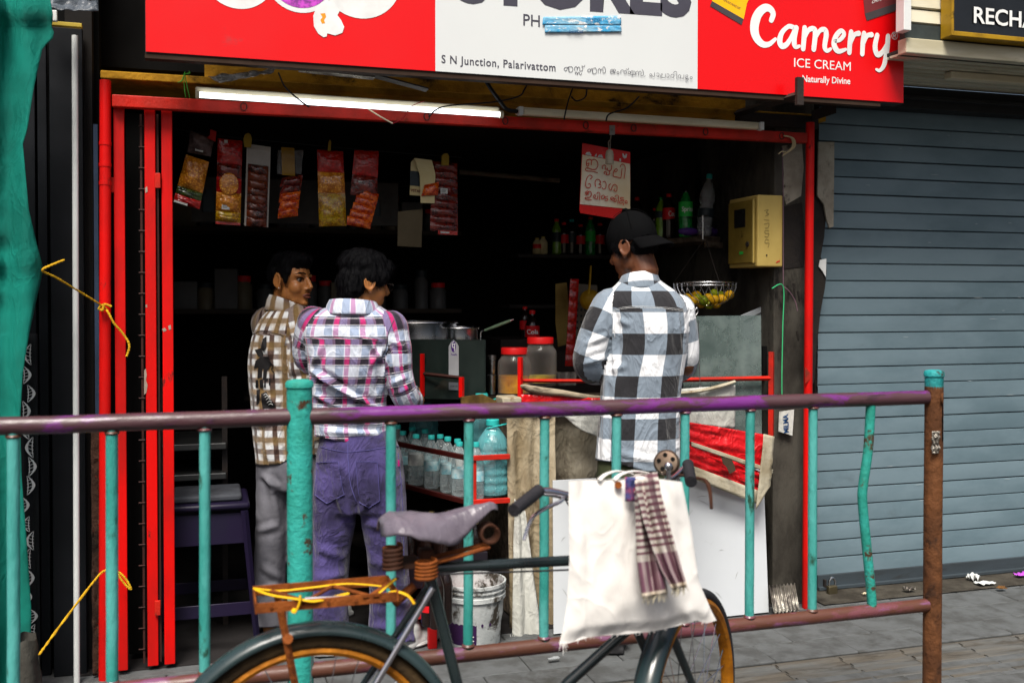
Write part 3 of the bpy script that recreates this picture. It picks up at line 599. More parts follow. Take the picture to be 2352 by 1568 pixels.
tag(b.build('string_knot', mat('cotton_string', hx('#b9a883'), rough=.9)), 'frayed cotton string knotted on the red beam beside the meter box wall', 'string')
# ================================================================== left neighbour: black frontage, white pole, green net
NY = 4.33
lf = thing('black_frontage', 'black panelled shop frontage beside the red post', 'frontage', P(100, 1560, NY))
for u0, u1, Y, m_ in ((-160, 30, 4.36, m_black), (30, 86, 4.36, m_black), (89, 113, 4.33, m_black), (117, 196, 4.30, m_black)):
    a, c_ = P(u0, 700, Y), P(u1, 700, Y); b = MB(); b.box((a.x, Y, 0), (c_.x - .004, Y + .03, 2.58 if u0 > 40 else 2.6)); b.build('panel', m_, lf, bevel=.003, smooth=False)
a, c_ = P(-160, 700, 4.42), P(232, 700, 4.42); b = MB(); b.box((a.x, 4.42, 0), (c_.x, 4.5, 3.6)); b.build('back_panel', m_dark, lf, smooth=False)
a, c_ = P(217, 700, 4.28), P(227, 700, 4.28); b = MB(); b.box((a.x, 4.28, .75), (c_.x, 4.31, 2.2)); b.build('blue_strip', mat('slate_blue', hx('#33435a'), hx('#26303f'), 5, rough=.6), lf, smooth=False)
m_brick = mat('rotten_wood', hx('#3f2a20'), hx('#14100c'), 9, .9, rough=.9, dirt=(hx('#8a2018'), .62, .68, 12), bump=.8, bsc=60)
a, c_ = P(207, 700, 4.25), P(231, 700, 4.25)
b = MB(); b.grid(lambda s, t: Vector((a.x + (c_.x - a.x) * s, 4.25 + .012 * noise.noise(Vector((s * 3, t * 40, 2))), .01 + .98 * t)), 5, 60); b.build('rotten_jamb', m_brick, lf, solid=.01)
# white patterned cloth strip behind the net
b = MB(); a, c_ = P(38, 700, 4.30), P(86, 700, 4.30); b.grid(lambda s, t: Vector((a.x + (c_.x - a.x) * s, 4.30 + .008 * math.sin(s * 9 + t * 3), .05 + 1.32 * t)), 10, 40)
clo = tag(b.build('patterned_cloth', mat('black_cloth', (.012, .014, .016), rough=.8), solid=.002), 'black cloth with white leaf pattern hanging behind the green net', 'cloth')
b = MB(); rr = random.Random(3)
for k in range(17):
    z = .08 + 1.24 * k / 17; x0 = a.x + (c_.x - a.x) * rr.uniform(.35, .75); q = rr.choice((-1, 1)); h = rr.uniform(.05, .085)
    pts = [Vector((x0 + q * (.022 * math.sin(PI * t) - .012), 4.288, z + h * t)) for t in (0, .25, .5, .75, 1)]; b.ribbon(spline(pts, 5), [.001, .007, .012, .006, .001], SN)
    pts = [Vector((x0 + q * (.004 * math.sin(PI * t) - .014), 4.288, z + h * t)) for t in (0, .25, .5, .75, 1)]; b.ribbon(spline(pts, 5), [.001, .003, .003, .003, .001], SN)
    for j in range(4): b.ribbon([Vector((x0 - q * .014, 4.289, z + h * (.2 + .18 * j))), Vector((x0 + q * .004, 4.289, z + h * (.28 + .18 * j)))], .002, SN)
b.build('leaf_print', m_ink_w, clo, smooth=False)
# white pole
b = MB(); a = P(172, 82, 4.2); b.tube([a, Vector((P(176, 1500, 4.2).x, 4.2, 0))], .0115, 12); pole = tag(b.build('white_pole', m_white), 'thin white upright pole standing before the black frontage', 'pole')
b = MB(); b.obox(P(108, 57, 4.2), P(188, 63, 4.2) - P(108, 57, 4.2), (0, .03, 0), (0, 0, .016)); tag(b.build('yellow_rail', mat('pale_yellow', hx('#b8a040'), hx('#8d7526'), 6, rough=.6), bevel=.002, smooth=False), 'short pale yellow rail on top of the white pole', 'rail')
b = MB(); b.obox(P(100, 47, 4.15), P(131, 49, 4.15) - P(100, 47, 4.15), (0, .02, 0), (0, 0, .042)); tag(b.build('white_box', m_white, bevel=.003, smooth=False), 'small white box beside the top of the green net', 'box')
a = [P(98, 22, 4.05), P(226, 26, 4.05), P(226, 2, 4.1), P(108, -6, 4.1)]
b = MB(); b.grid(lambda s, t: (a[0] * (1 - s) + a[1] * s) * (1 - t) + (a[3] * (1 - s) + a[2] * s) * t + Vector((0, .02 * noise.noise(Vector((s * 6, t * 3, 1))), .008 * noise.noise(Vector((s * 8, t, 9))))), 20, 6)
tag(b.build('plastic_sheet', mat('grey_plastic', hx('#3d434a'), hx('#666d75'), 14, .9, rough=.25, bump=.7, bsc=25), solid=.002), 'crumpled grey plastic sheet above the white pole', 'sheet')
# green shade net
t = NT('green_net'); v = t.coord((1, 1, 1), rnd=False); n1 = t.noise(v, 5); n2 = t.node('ShaderNodeTexWave', wave_type='BANDS', bands_direction='Z'); t.l.new(v, n2.inputs['Vector']); n2.inputs['Scale'].default_value = 90; n2.inputs['Distortion'].default_value = .6
c1 = t.mix(t.rng(n1, .35, .7), hx('#16ab98'), hx('#0a8272')); t.base(t.mix(t.math('MULTIPLY', n2.outputs[1], .35), c1, hx('#3cbfae'))); t.set(rough=.7, spec=.2); t.bump(t.math('ADD', creases(t, 4.5), t.math('MULTIPLY', n2.outputs[1], .25)), .8, .02)
tr = t.node('ShaderNodeBsdfTranslucent'); tr.inputs[0].default_value = (*hx('#0aa08a'), 1); ms = t.node('ShaderNodeMixShader'); ms.inputs[0].default_value = .42
t.l.new(t.p.outputs[0], ms.inputs[1]); t.l.new(tr.outputs[0], ms.inputs[2]); t.l.new(ms.outputs[0], t.out.inputs[0]); m_net = t.m
edge = [(-20, 112), (40, 122), (62, 118), (80, 126), (85, 124), (110, 98), (200, 78), (300, 62), (330, 52), (480, 66), (560, 84), (618, 99), (680, 85), (760, 68), (860, 52), (960, 46), (1100, 50), (1250, 62), (1400, 72), (1500, 70), (1600, 66)]
ev = [e[0] for e in edge]; eu = [e[1] for e in edge]
def netf(s, t_):
    v = -20 + 1620 * t_; ue = float(np.interp(v, ev, eu)); u = -190 + (ue + 190) * s
    gath = math.exp(-((v - 618) / 130) ** 2) * s
    y = 3.98 + .03 * math.sin(u * .07 + .4) * (1 - .4 * s) + .02 * math.sin(u * .035 + v * .004) + .05 * gath * math.sin((v - 618) * .09) * (1 - s) + .012 * noise.noise(Vector((u * .03, v * .008, 0)))
    if v < 60: y -= .03 * math.sin((v + 20) / 80 * PI)
    return P(u, v, y)
b = MB(); b.grid(netf, 46, 120); net = tag(b.build('shade_net', m_net, solid=.003, sharp=80), 'green woven shade net hanging before the black frontage, tied with yellow rope', 'net')
def rope(label, pts, r=.0048):
    pp = spline([P(*q) for q in pts], 10); b = MB(); b.tube(pp, r * .7, 8)
    L = 0
    for ph in (0, PI):
        q = []
        L = 0
        for i, p in enumerate(pp):
            if i: L += (p - pp[i - 1]).length
            q.append(p + Vector((math.cos(L * 260 + ph), math.sin(L * 260 + ph) * .3, math.sin(L * 260 + ph))) * r * .45)
        b.tube(q, r * .6, 6)
    return tag(b.build('rope', m_rope), label, 'rope', 'yellow ropes of the green net')
rope('yellow rope from the green net knotted round the red post', [(147, 597, 3.95), (120, 608, 3.95), (98, 621, 3.95), (130, 638, 4.0), (180, 668, 4.08), (236, 703, 4.18), (248, 716, 4.17), (262, 742, 4.17), (282, 765, 4.18), (297, 792, 4.18), (291, 818, 4.18)])
b = MB(); b.tube(spline([P(229, 706, 4.19), P(240, 699, 4.17), P(256, 704, 4.17)], 5), .005, 8); b.tube(spline([P(238, 697, 4.17), P(236, 712, 4.17), P(226, 708, 4.18)], 5), .005, 8); tag(b.build('rope_knot', m_rope), 'yellow knot on the red post', 'rope')
rope('yellow rope tied low on the red post and running to the ground by the net', [(90, 1502, 3.75), (150, 1420, 3.9), (215, 1335, 4.1), (240, 1310, 4.17), (270, 1312, 4.17), (290, 1330, 4.17), (301, 1352, 4.17), (288, 1342, 4.17), (268, 1315, 4.17)])
# bundle at the foot of the net
b = MB(); c = P(62, 1540, 3.8)
b.grid(lambda s, t_: c + Vector((.06 * math.cos(2 * PI * s) * (1 - .5 * t_) + .01 * noise.noise(Vector((s * 9, t_ * 5, 2))), .06 * math.sin(2 * PI * s), -.18 + .3 * t_ + .02 * noise.noise(Vector((s * 7, t_ * 3, 1))))), 24, 12)
tag(b.build('rag_bundle', mat('grey_rag', hx('#4d4c46'), hx('#2b2723'), 8, rough=.95, bump=.5), sharp=80), 'dirty grey rag bundle tied at the foot of the green net', 'bundle')
# ================================================================== litter on the pavement
def scrap(name, label, u, v, w, d, m_, h=.012):
    p = PZ(u, v, .012); k = R.uniform(0, 50); b = MB()
    b.grid(lambda s, t_: p + Vector((w * (s - .5), d * (t_ - .5), .004 + h * (.5 + noise.noise(Vector((s * 5 + k, t_ * 4, k)))))), 9, 7); return tag(b.build(name, m_, solid=.0015, sharp=30), label, 'litter', 'litter along the shutter')
scrap('paper_scrap', 'crumpled white paper at the foot of the grey shutter', 2235, 1332, .05, .05, m_white, .035)
scrap('paper_scrap', 'flat white plastic scrap lying beside the crumpled paper', 2262, 1341, .10, .05, m_white, .01)
scrap('wrapper_scrap', 'magenta wrapper scrap lying at the foot of the grey shutter', 2345, 1324, .07, .04, mat('magenta_scrap', hx('#c25ad6'), rough=.5), .02)
scrap('wrapper_scrap', 'shiny grey wrapper scrap near the rusty post', 2088, 1357, .06, .03, m_foil, .02)
scrap('paper_scrap', 'tiny cream paper scrap near the bent railing bar', 1985, 1366, .02, .015, m_cream, .01)
scrap('leaf_scrap', 'dry brown leaf on the pavement by the rusty post', 2300, 1352, .05, .03, mat('dry_leaf', hx('#6b4a26'), rough=.9), .01)
scrap('paper_scrap', 'pale scrap of paper on the grey pavers below the bag', 1272, 1514, .05, .02, mat('grey_scrap', hx('#8d9294'), rough=.8), .006)
b = MB(); p = PZ(1800, 1408, .02)
nn = 14; prof = [(i * .012, .008 * math.cos(i * PI)) for i in range(nn)]
b.grid(lambda s, t_: p + Vector((-.06 + .14 * s + .03 * t_, -.01 + .09 * t_, .01 + .10 * t_ + .006 * math.cos(s * 7 * 2 * PI))), 56, 2)
tag(b.build('corrugated_scrap', m_foil, solid=.002, sharp=60), 'small corrugated grey sheet scrap leaning at the foot of the pillar', 'scrap')
# ================================================================== shop contents
def glassy(name, c, rough=.06, ior=1.33, trans=1.0, tint_noise=None, bump=0.0):
    if name in MATS: return MATS[name]
    t = NT(name); t.base(c); t.set(rough=rough, trans=trans, ior=ior, spec=.5)
    if bump: t.bump(t.noise(t.coord(), 45, 3), bump, .01)
    MATS[name] = t.m; return t.m
def film(name, c, alpha, rough=.08, bump=.6, bs=60):
    if name in MATS: return MATS[name]
    t = NT(name); t.base(c); t.set(rough=rough, spec=.9, alpha=alpha); fz = t.node('ShaderNodeLayerWeight'); fz.inputs['Blend'].default_value = .35
    t.set(alpha=t.rng(fz.outputs['Facing'], .0, 1.0, alpha, min(.95, alpha + .55), False))
    if bump: t.bump(t.noise(t.coord(), bs, 3), bump, .01)
    MATS[name] = t.m; return t.m
m_pet = film('clear_pet', (.62, .72, .74), .16)
m_petblue = film('blue_pet', (.16, .50, .54), .42)
m_jar = film('jar_plastic', (.30, .28, .26), .05, .06, 0)
m_green_gl = film('green_bottle', (.01, .30, .05), .75, .1, .4)
m_lime_gl = film('lime_bottle', (.20, .42, .02), .75, .1, .4)
m_cola = mat('cola', (.012, .006, .005), rough=.08, spec=.6)
m_teal = mat('teal_cap', hx('#35b9b4'), hx('#1f908e'), 9, .5, rough=.4)
m_lidred = mat('red_lid', (.72, .012, .012), (.6, .01, .01), 8, rough=.4)
m_lab_blue = mat('pale_blue_label', hx('#86c3cf'), hx('#d6e6e6'), 40, .8, rough=.4)
m_lab_white = mat('white_label', hx('#c6c8c4'), hx('#8f938f'), 60, .6, rough=.5)
m_lab_red = mat('red_label', (.68, .012, .018), rough=.4)
m_lab_green = mat('green_label', (.03, .55, .07), rough=.4)
m_lab_dark = mat('dark_label', (.02, .03, .035), rough=.4)
m_gold = mat('gold_cap', (.55, .42, .08), (.4, .28, .06), 20, rough=.35, metal=.3, spec=.5)
m_wood = mat('worn_wood', hx('#6d6052'), hx('#3a322a'), 7, .9, rough=.85, bump=.4, bsc=60, stretch=(1, 4, 4))
m_card = mat('mustard_card', hx('#8a6716'), hx('#6e5010'), 8, .5, rough=.8)
m_cardcream = mat('cream_card', hx('#cdbf92'), hx('#a8925a'), 6, .5, rough=.7)
m_plum = mat('purple_plastic', (.012, .008, .026), (.008, .007, .02), 5, rough=.4, spec=.2)
def noisecol(name, cols, sc, rough=.22, kind='voronoi', bump=.6):
    if name in MATS: return MATS[name]
    t = NT(name); v = t.coord((1, 1, 1))
    x = t.node('ShaderNodeTexVoronoi'); t.l.new(v, x.inputs['Vector']); x.inputs['Scale'].default_value = sc
    k = t.rng(x.outputs['Distance'], .0, .65); c = t.mix(k, cols[0], cols[1]); c = t.mix(t.math('MULTIPLY', t.rng(t.noise(v, sc * .3), .4, .65), .7), c, cols[2])
    t.base(c); t.set(rough=rough, spec=.55, coat=.3); t.bump(t.noise(v, 38, 3), bump, .012); MATS[name] = t.m; return t.m
m_peanut = noisecol('peanut_print', (hx('#f0ac38'), hx('#a05a10'), hx('#d08420')), 95)
m_chips = noisecol('yellow_mix', (hx('#e0a810'), hx('#8a5c08'), hx('#b8a018')), 110)
m_chilli = noisecol('orange_sachet', (hx('#e04c08'), hx('#921e04'), hx('#f07814')), 130)
m_masala = noisecol('brown_sachet', (hx('#5c160c'), hx('#2c120c'), hx('#7a3414')), 70)
m_redpack = noisecol('red_pack', (hx('#c40a10'), hx('#8a0508'), hx('#b01c08')), 60)
m_maroon = noisecol('maroon_pack', (hx('#6a0e0e'), hx('#380806'), hx('#82200f')), 90)
m_greenpk = noisecol('green_pack', (hx('#26401a'), hx('#12200c'), hx('#4a5a1c')), 90)
t = NT('clear_film'); t.base((.9, .9, .9)); t.set(rough=.12, trans=.0, alpha=.07, spec=.9); t.bump(t.noise(t.coord(), 26, 3, .6, 1.0), 1.0, .03); m_film = t.m
def q4(c, s, t): return (c[0] * (1 - s) + c[1] * s) * (1 - t) + (c[3] * (1 - s) + c[2] * s) * t
def pouch(par, name, px, Y, m_, bulge=.018, wr=.004, seed=0, nu=10, nv=14, tilt=0.0, dz=0.0):
    """sealed pouch: corners tl,tr,br,bl in picture space on the plane Y, front side swollen and creased"""
    c = [P(u, v, Y + dz + (tilt if i > 1 else 0)) for i, (u, v) in enumerate(px)]
    n = Vector((0, -1, 0)); b = MB()
    def f(s, t): return q4(c, s, t) + n * (.002 + 1.5 * bulge * (math.sin(PI * s) * math.sin(PI * t)) ** .55 + 1.6 * wr * noise.noise(Vector((s * 4 + seed, t * 7, seed * 1.3))) * min(1, 6 * s, 6 * (1 - s), 6 * t, 6 * (1 - t)))
    b.grid(f, nu, nv); b.grid(lambda s, t: q4(c, s, t) - n * (.002 + .4 * bulge * math.sin(PI * s) * math.sin(PI * t)), nu, nv)
    return b.build(name, m_, par, sharp=70)
def card(par, name, px, Y, m_, th=.0012, dz=0.0):
    b = MB(); b.prism([P(u, v, Y + dz) for u, v in px], (0, th, 0)); return b.build(name, m_, par, smooth=False)
def lrp(a, b, t): return (a[0] + (b[0] - a[0]) * t, a[1] + (b[1] - a[1]) * t)
def sub(px, t0, t1, s0=0.0, s1=1.0):
    tl, tr, br, bl = px; f = lambda s, t: lrp(lrp(tl, tr, s), lrp(bl, br, s), t); return [f(s0, t0), f(s1, t0), f(s1, t1), f(s0, t1)]
def txtcard(par, px, Y, rows=3):
    card(par, 'label', px, Y, m_lab_white, .0008)
    for k in range(rows):
        c = [P(*q, Y - .0008) for q in sub(px, .2 + .22 * k, .27 + .22 * k, .12, .88 - .1 * k)]; b = MB(); b.add(c, [(0, 1, 2, 3)]); b.build('print_line', m_lab_dark, par, smooth=False)
HY = 4.58
GR = 'snack strips hanging from the line'
def strip(label, px): return thing('snack_strip', label, 'snack packet', P((px[0][0] + px[1][0]) / 2, px[2][1], HY), GR)
# line the strips hang from
cable('hanging_line', 'thin cord strung across the shop with snack packets pegged on it', [P(400, 296, HY + .01), P(500, 312, HY), P(700, 332, HY), P(900, 350, HY), P(1060, 362, HY + .01)], .0018, m_wire, 'cord')
def peg(label, px, m_):
    b = MB(); b.prism([P(u, v, HY - .03) for u, v in px], (0, .022, 0)); tag(b.build('peg', m_, bevel=.002, smooth=False), label, 'peg', 'pegs on the hanging line')
m_pegy = mat('mustard_plastic', hx('#8f7420'), rough=.6); m_pegr = mat('red_peg', hx('#b01c18'), rough=.5)
peg('mustard peg holding the packet with the round peanut picture', [(561, 337), (559, 318), (563, 308), (570, 305), (576, 309), (579, 320), (577, 338)], m_pegy)
peg('red peg holding the tilted snack strip', [(475, 316), (482, 311), (483, 297), (497, 302), (495, 325)], m_pegr)
peg('narrow mustard peg holding the red packet with yellow chips', [(753, 346), (755, 325), (758, 320), (761, 326), (760, 346)], m_pegy)
peg('mustard peg holding the dark maroon strip', [(1015, 379), (1015, 358), (1020, 352), (1028, 352), (1032, 359), (1031, 380)], m_pegy)
# 1 tilted double packet
px = [(437, 300), (492, 318), (458, 481), (398, 462)]; t = strip('tilted strip of two packets, grey film above and peanut print below', px)
pouch(t, 'pouch', [(437, 300), (492, 320), (484, 360), (430, 350)], HY, mat('grey_film', hx('#6a5a58'), hx('#2f2624'), 18, .9, rough=.2, bump=.8, bsc=35), .02, .008, 2)
txtcard(t, [(450, 333), (468, 337), (466, 350), (448, 346)], HY - .026)
lo = [(427, 355), (480, 372), (458, 481), (398, 462)]
pouch(t, 'pouch', sub(lo, 0, .68), HY, m_peanut, .02, .006, 5); pouch(t, 'pouch_band', sub(lo, .66, .86), HY - .004, m_greenpk, .012, .004, 6); pouch(t, 'pouch_base', sub(lo, .82, 1), HY - .006, m_redpack, .01, .003, 7)
card(t, 'label', [(400, 459), (431, 468), (430, 473), (399, 463)], HY - .02, m_lab_white)
# 2 red with round peanut picture
px = [(500, 318), (557, 324), (552, 518), (495, 514)]; t = strip('red packet with round peanut picture and peanuts below', px)
pouch(t, 'pouch', sub(px, 0, .30), HY, m_redpack, .012, .003, 11); pouch(t, 'pouch_band', sub(px, .28, .46), HY, m_maroon, .014, .003, 12); pouch(t, 'pouch', sub(px, .44, .64), HY, m_redpack, .016, .003, 13)
c = P(526, 423, HY - .026); s = scl(526, HY); b = MB(); b.ball(c, (21 / s, .006, 26 / s), 20, 10); b.build('picture', m_peanut, t)
pouch(t, 'pouch', sub(px, .62, .86), HY - .003, m_peanut, .02, .006, 14); pouch(t, 'pouch_base', sub(px, .84, .97), HY - .002, m_chips, .014, .005, 15); card(t, 'card_foot', sub(px, .965, 1.0), HY - .004, m_redpack)
txtcard(t, [(510, 467), (528, 469), (527, 482), (509, 480)], HY - .028); card(t, 'label', [(515, 321), (523, 322), (523, 329), (515, 328)], HY - .018, m_lab_white)
# 3 white card with brown sachets
px = [(567, 330), (622, 338), (616, 522), (561, 518)]; t = strip('white card strip with eight brown sachets', px)
card(t, 'card', px, HY + .004, mat('white_card', hx('#a7a29a'), hx('#7c7670'), 6, rough=.4))
for k in range(8): pouch(t, 'sachet', sub(px, .24 + k * .092, .36 + k * .092, .08, .93), HY - .002 - .001 * (k % 3), m_masala, .014, .006, 20 + k, 8, 6)
pouch(t, 'film', sub(px, .05, .27, .05, .95), HY - .003, m_film, .008, .006, 29)
# 4 mustard card
px = [(641, 338), (697, 345), (694, 508), (636, 505)]; t = strip('mustard card strip with orange sachets in clear film', px)
card(t, 'card', [(646, 338), (676, 340), (678, 404), (648, 402)], HY + .002, m_card); pouch(t, 'film', [(638, 345), (697, 345), (692, 400), (636, 400)], HY, m_film, .02, .012, 31)
for k in range(5): pouch(t, 'sachet', [(648 - 2 * k + 3 * (k % 2), 408 + 18 * k), (696 - 3 * k, 402 + 18 * k), (692 - 2 * k, 424 + 18 * k), (642 - k, 430 + 18 * k)], HY - .003 * k, m_chilli if k > 1 else m_maroon, .014, .006, 33 + k, 8, 6)
# 5 red with yellow
px = [(728, 344), (788, 348), (796, 520), (733, 522)]; t = strip('red packet with orange chips print and yellow mix below', px)
pouch(t, 'pouch', sub(px, 0, .30), HY, m_redpack, .014, .003, 41); pouch(t, 'pouch_band', sub(px, .28, .57), HY - .002, m_peanut, .016, .003, 42); pouch(t, 'pouch', sub(px, .56, .99), HY - .004, m_chips, .022, .008, 43); pouch(t, 'film', sub(px, .55, .75), HY - .012, m_film, .016, .01, 44)
txtcard(t, [(754, 465), (773, 466), (773, 480), (754, 479)], HY - .03)
# 6 red with orange sachets
px = [(814, 345), (870, 348), (862, 527), (798, 515)]; t = strip('red topped strip with fanned orange chilli sachets', px)
pouch(t, 'pouch', sub(px, 0, .34), HY, m_redpack, .012, .003, 51); pouch(t, 'pouch_band', sub(px, .32, .6), HY, m_maroon, .014, .004, 52)
txtcard(t, [(823, 415), (841, 418), (843, 431), (825, 428)], HY - .018)
for k in range(5): pouch(t, 'sachet', [(826 - 7 * k, 432 + 16 * k), (870 - 4 * k, 446 + 15 * k), (866 - 4 * k, 466 + 15 * k), (820 - 6 * k, 452 + 16 * k)], HY - .004 * k, m_chilli, .014, .006, 55 + k, 8, 6)
# 7 cream folded card
t = strip('folded cream cardboard hanger with an orange sachet', [(942, 363), (1000, 368), (1000, 468), (942, 460)])
card(t, 'card_back', [(944, 372), (952, 364), (978, 440), (975, 450), (941, 448)], HY + .01, m_cardcream); card(t, 'card_front', [(952, 363), (992, 368), (1000, 400), (998, 467), (966, 466), (965, 405)], HY - .012, m_cardcream)
card(t, 'print_block', [(942, 392), (963, 394), (964, 428), (942, 426)], HY + .008, m_lab_dark, .0006)
pouch(t, 'sachet', [(975, 425), (1008, 418), (1006, 448), (968, 450)], HY - .02, m_chilli, .014, .006, 61, 8, 6)
o = P(943, 440, HY + .0075); b = MB(); put_text(b, 'VSTAR', o, P(968, 443, HY + .0075) - o, (0, 0, .014), .02); b.build('lettering', mat('brown_ink', hx('#6b1c22'), rough=.6), t, smooth=False)
# 8 maroon strip
px = [(993, 366), (1050, 372), (1052, 545), (987, 540)]; t = strip('dark maroon strip of sachets with a red foot card', px)
for k in range(9): pouch(t, 'sachet', sub(px, .02 + k * .1, .14 + k * .1), HY + .01 - .001 * k, m_maroon, .012, .005, 70 + k, 8, 6)
card(t, 'card_foot', [(1006, 528), (1051, 531), (1051, 540), (1006, 538)], HY - .012, m_redpack); card(t, 'label', [(1012, 531), (1032, 533), (1032, 536), (1012, 535)], HY - .014, m_lab_white); txtcard(t, [(1012, 432), (1028, 433), (1028, 445), (1012, 445)], HY - .012)
b = MB(); b.prism([P(u, v, HY + .05) for u, v in [(914, 486), (971, 480), (968, 568), (913, 565)]], (0, .004, 0)); tag(b.build('cardboard', mat('grey_card', hx('#5d5340'), hx('#4a4232'), 5, rough=.9), smooth=False), 'plain beige cardboard hanging below the snack strips', 'cardboard')
# old posters with bottle pictures on the shelf front behind the strips
b = MB(); b.box((P(440, 520, 4.9).x, 4.9, 1.87), (P(915, 540, 4.9).x, 4.93, 2.08)); pb = tag(b.build('poster_board', mat('dim_poster', hx('#3a3733'), hx('#232120'), 8, rough=.7), smooth=False), 'dim printed poster board with jar pictures behind the snack strips', 'board')
for k in range(5):
    p = P(480 + 95 * k, 515, 4.897); p.z = 1.965; b = MB(); b.lathe([(.001, -.05), (.03, -.05), (.03, .02), (.015, .04), (.015, .055), (.001, .055)], p, 10); q = b.build('printed_jar', m_lab_dark, pb)
    for vtx in q.data.vertices: vtx.co.y = p.y - pb.location.y + (vtx.co.y + pb.location.y - p.y) * .02
# ------------------------------------------------------------------ paper menu sign, lamp holder
HS = 4.34
ZP = (2280 / 1.7415, 540 / 1.7415, 4.357 * 1.7415)
def zp(pts): return [(ZP[0] + x / ZP[2], ZP[1] + y / ZP[2]) for x, y in pts]
t = thing('menu_sign', 'hand-lettered paper menu on a red card hanging from the red beam', 'sign', P(1390, 500, HS))
card(t, 'red_card', zp([(215, 140), (1050, 300), (1050, 900), (850, 1470), (180, 1360), (165, 1300)]), HS, mat('menu_red', (.6, .012, .01), rough=.3), .003)
c4 = [P(*q, HS - .004) for q in zp([(215, 345), (1045, 505), (1050, 1290), (175, 1205)])]
b = MB(); b.grid(lambda s, tt: q4(c4, s, tt) + Vector((0, .004 * noise.noise(Vector((s * 2, tt * 3, 7))), 0)), 10, 14); b.build('paper', mat('stained_paper', hx('#cdbb96'), hx('#e0dccb'), 3, .9, rough=.8, dirt=(hx('#a07c48'), .58, .75, 3)), t)
mp = lambda u, v: P(u, v, HS - .009)
m_pen = mat('red_pen', (.55, .03, .01), rough=.6)
strokes([[(300, 500), (328, 492), (322, 535), (298, 542), (288, 500), (300, 440), (345, 425), (372, 450), (372, 520)], [(375, 450), (420, 425), (470, 460), (485, 530), (450, 595), (380, 600), (300, 572), (272, 590), (290, 625), (400, 635), (478, 660)],
         [(565, 590), (562, 545), (600, 525), (625, 550), (612, 590), (640, 600), (655, 575), (650, 610), (690, 625), (720, 600), (725, 530)], [(600, 680), (595, 650), (620, 640), (640, 665), (625, 690), (660, 695), (690, 680), (690, 640)],
         [(770, 620), (800, 590), (825, 610), (800, 645), (765, 630), (755, 715), (830, 735), (885, 742), (905, 590)], [(875, 555), (895, 515), (940, 520), (962, 590), (940, 760)],
         [(350, 770), (385, 740), (375, 712), (335, 705), (290, 760), (270, 850), (285, 910), (330, 920), (358, 890), (345, 850), (318, 860)],
         [(445, 900), (435, 830), (460, 780), (500, 778), (530, 815), (520, 850), (500, 855), (535, 870), (535, 910), (490, 918)], [(575, 820), (605, 812), (628, 860), (615, 930), (580, 945), (560, 920)],
         [(705, 855), (675, 880), (685, 945), (715, 960), (735, 900), (770, 865), (815, 890), (815, 960), (795, 985), (762, 965), (780, 940)],
         [(285, 1010), (300, 1000), (298, 1035), (275, 1040), (268, 1005), (295, 978), (315, 990), (316, 1035)], [(318, 995), (350, 985), (370, 1030), (345, 1085), (290, 1085), (260, 1100), (285, 1120), (370, 1132)],
         [(415, 1100), (410, 1060), (435, 1045), (445, 1070), (430, 1100), (470, 1115), (482, 1060)], [(465, 1030), (480, 1002), (510, 1010), (518, 1050), (508, 1130)],
         [(580, 1110), (550, 1115), (545, 1070), (580, 1052), (600, 1075), (585, 1110)], [(655, 1070), (610, 1080), (610, 1105), (650, 1110), (645, 1145), (605, 1140)],
         [(710, 1130), (705, 1095), (735, 1085), (770, 1110), (760, 1150), (715, 1120), (790, 1110), (800, 1150), (770, 1165)], [(780, 1080), (800, 1052), (840, 1070), (830, 1195)],
         [(930, 1100), (885, 1090), (880, 1120), (930, 1130), (925, 1155), (870, 1150), (865, 1190), (920, 1190), (925, 1222)], [(955, 1170), (970, 1148), (992, 1160), (985, 1188), (958, 1185), (955, 1170)]],
        ZP[0], ZP[1], ZP[2], 13, mp, m_pen, t)
for q in ([(265, 340), (290, 300), (340, 296), (375, 350), (370, 366)], [(425, 372), (455, 330), (465, 330), (462, 380)], [(480, 385), (505, 345), (555, 345), (580, 400)], [(860, 460), (862, 410), (890, 412), (888, 470)], [(910, 320), (935, 325), (945, 360), (965, 360), (968, 330), (995, 335), (985, 395), (950, 412), (920, 385)]):
    b = MB(); b.add([P(*w, HS - .003) for w in zp(q)], [tuple(range(len(q)))]); b.build('lettering', m_lab_white, t, smooth=False)
t = thing('lamp_holder', 'empty white bulb holder hanging on a taped cable before the paper menu', 'lamp holder', P(1400, 378, HS - .1))
c = P(1400, 377, HS - .1); s = scl(1400, HS - .1)
b = MB(); b.lathe([(.0165, 0), (.019, .0), (.019, .03), (.0185, .036), (.0195, .04), (.017, .055), (.012, .064), (.004, .068)], c, 18); b.lathe([(.016, 0), (.0155, .02), (.001, .02)], c, 14, cap=False); b.build('socket', mat('socket_white', hx('#a89f8c'), hx('#7d7466'), 9, rough=.5), t)
b = MB()
for dx in (-.006, .004): b.tube(spline([c + Vector((dx * .4, 0, .066)), c + Vector((dx + .004, .01, .10)), P(1402, 320, HS - .11), P(1406, 296, FYR - .03)], 6), .0028, 6)
b.build('flex', mat('grey_flex', hx('#6d675c'), rough=.7), t)
b = MB()
for k in range(7): p = P(1406, 290 + k * 3.2, FYR - .024); b.cyl(p - Vector((.013, 0, 0)), p + Vector((.013, 0, .002)), .003, None, 6)
b.build('tape_wrap', mat('grey_tape', hx('#8d8a86'), rough=.5), t)
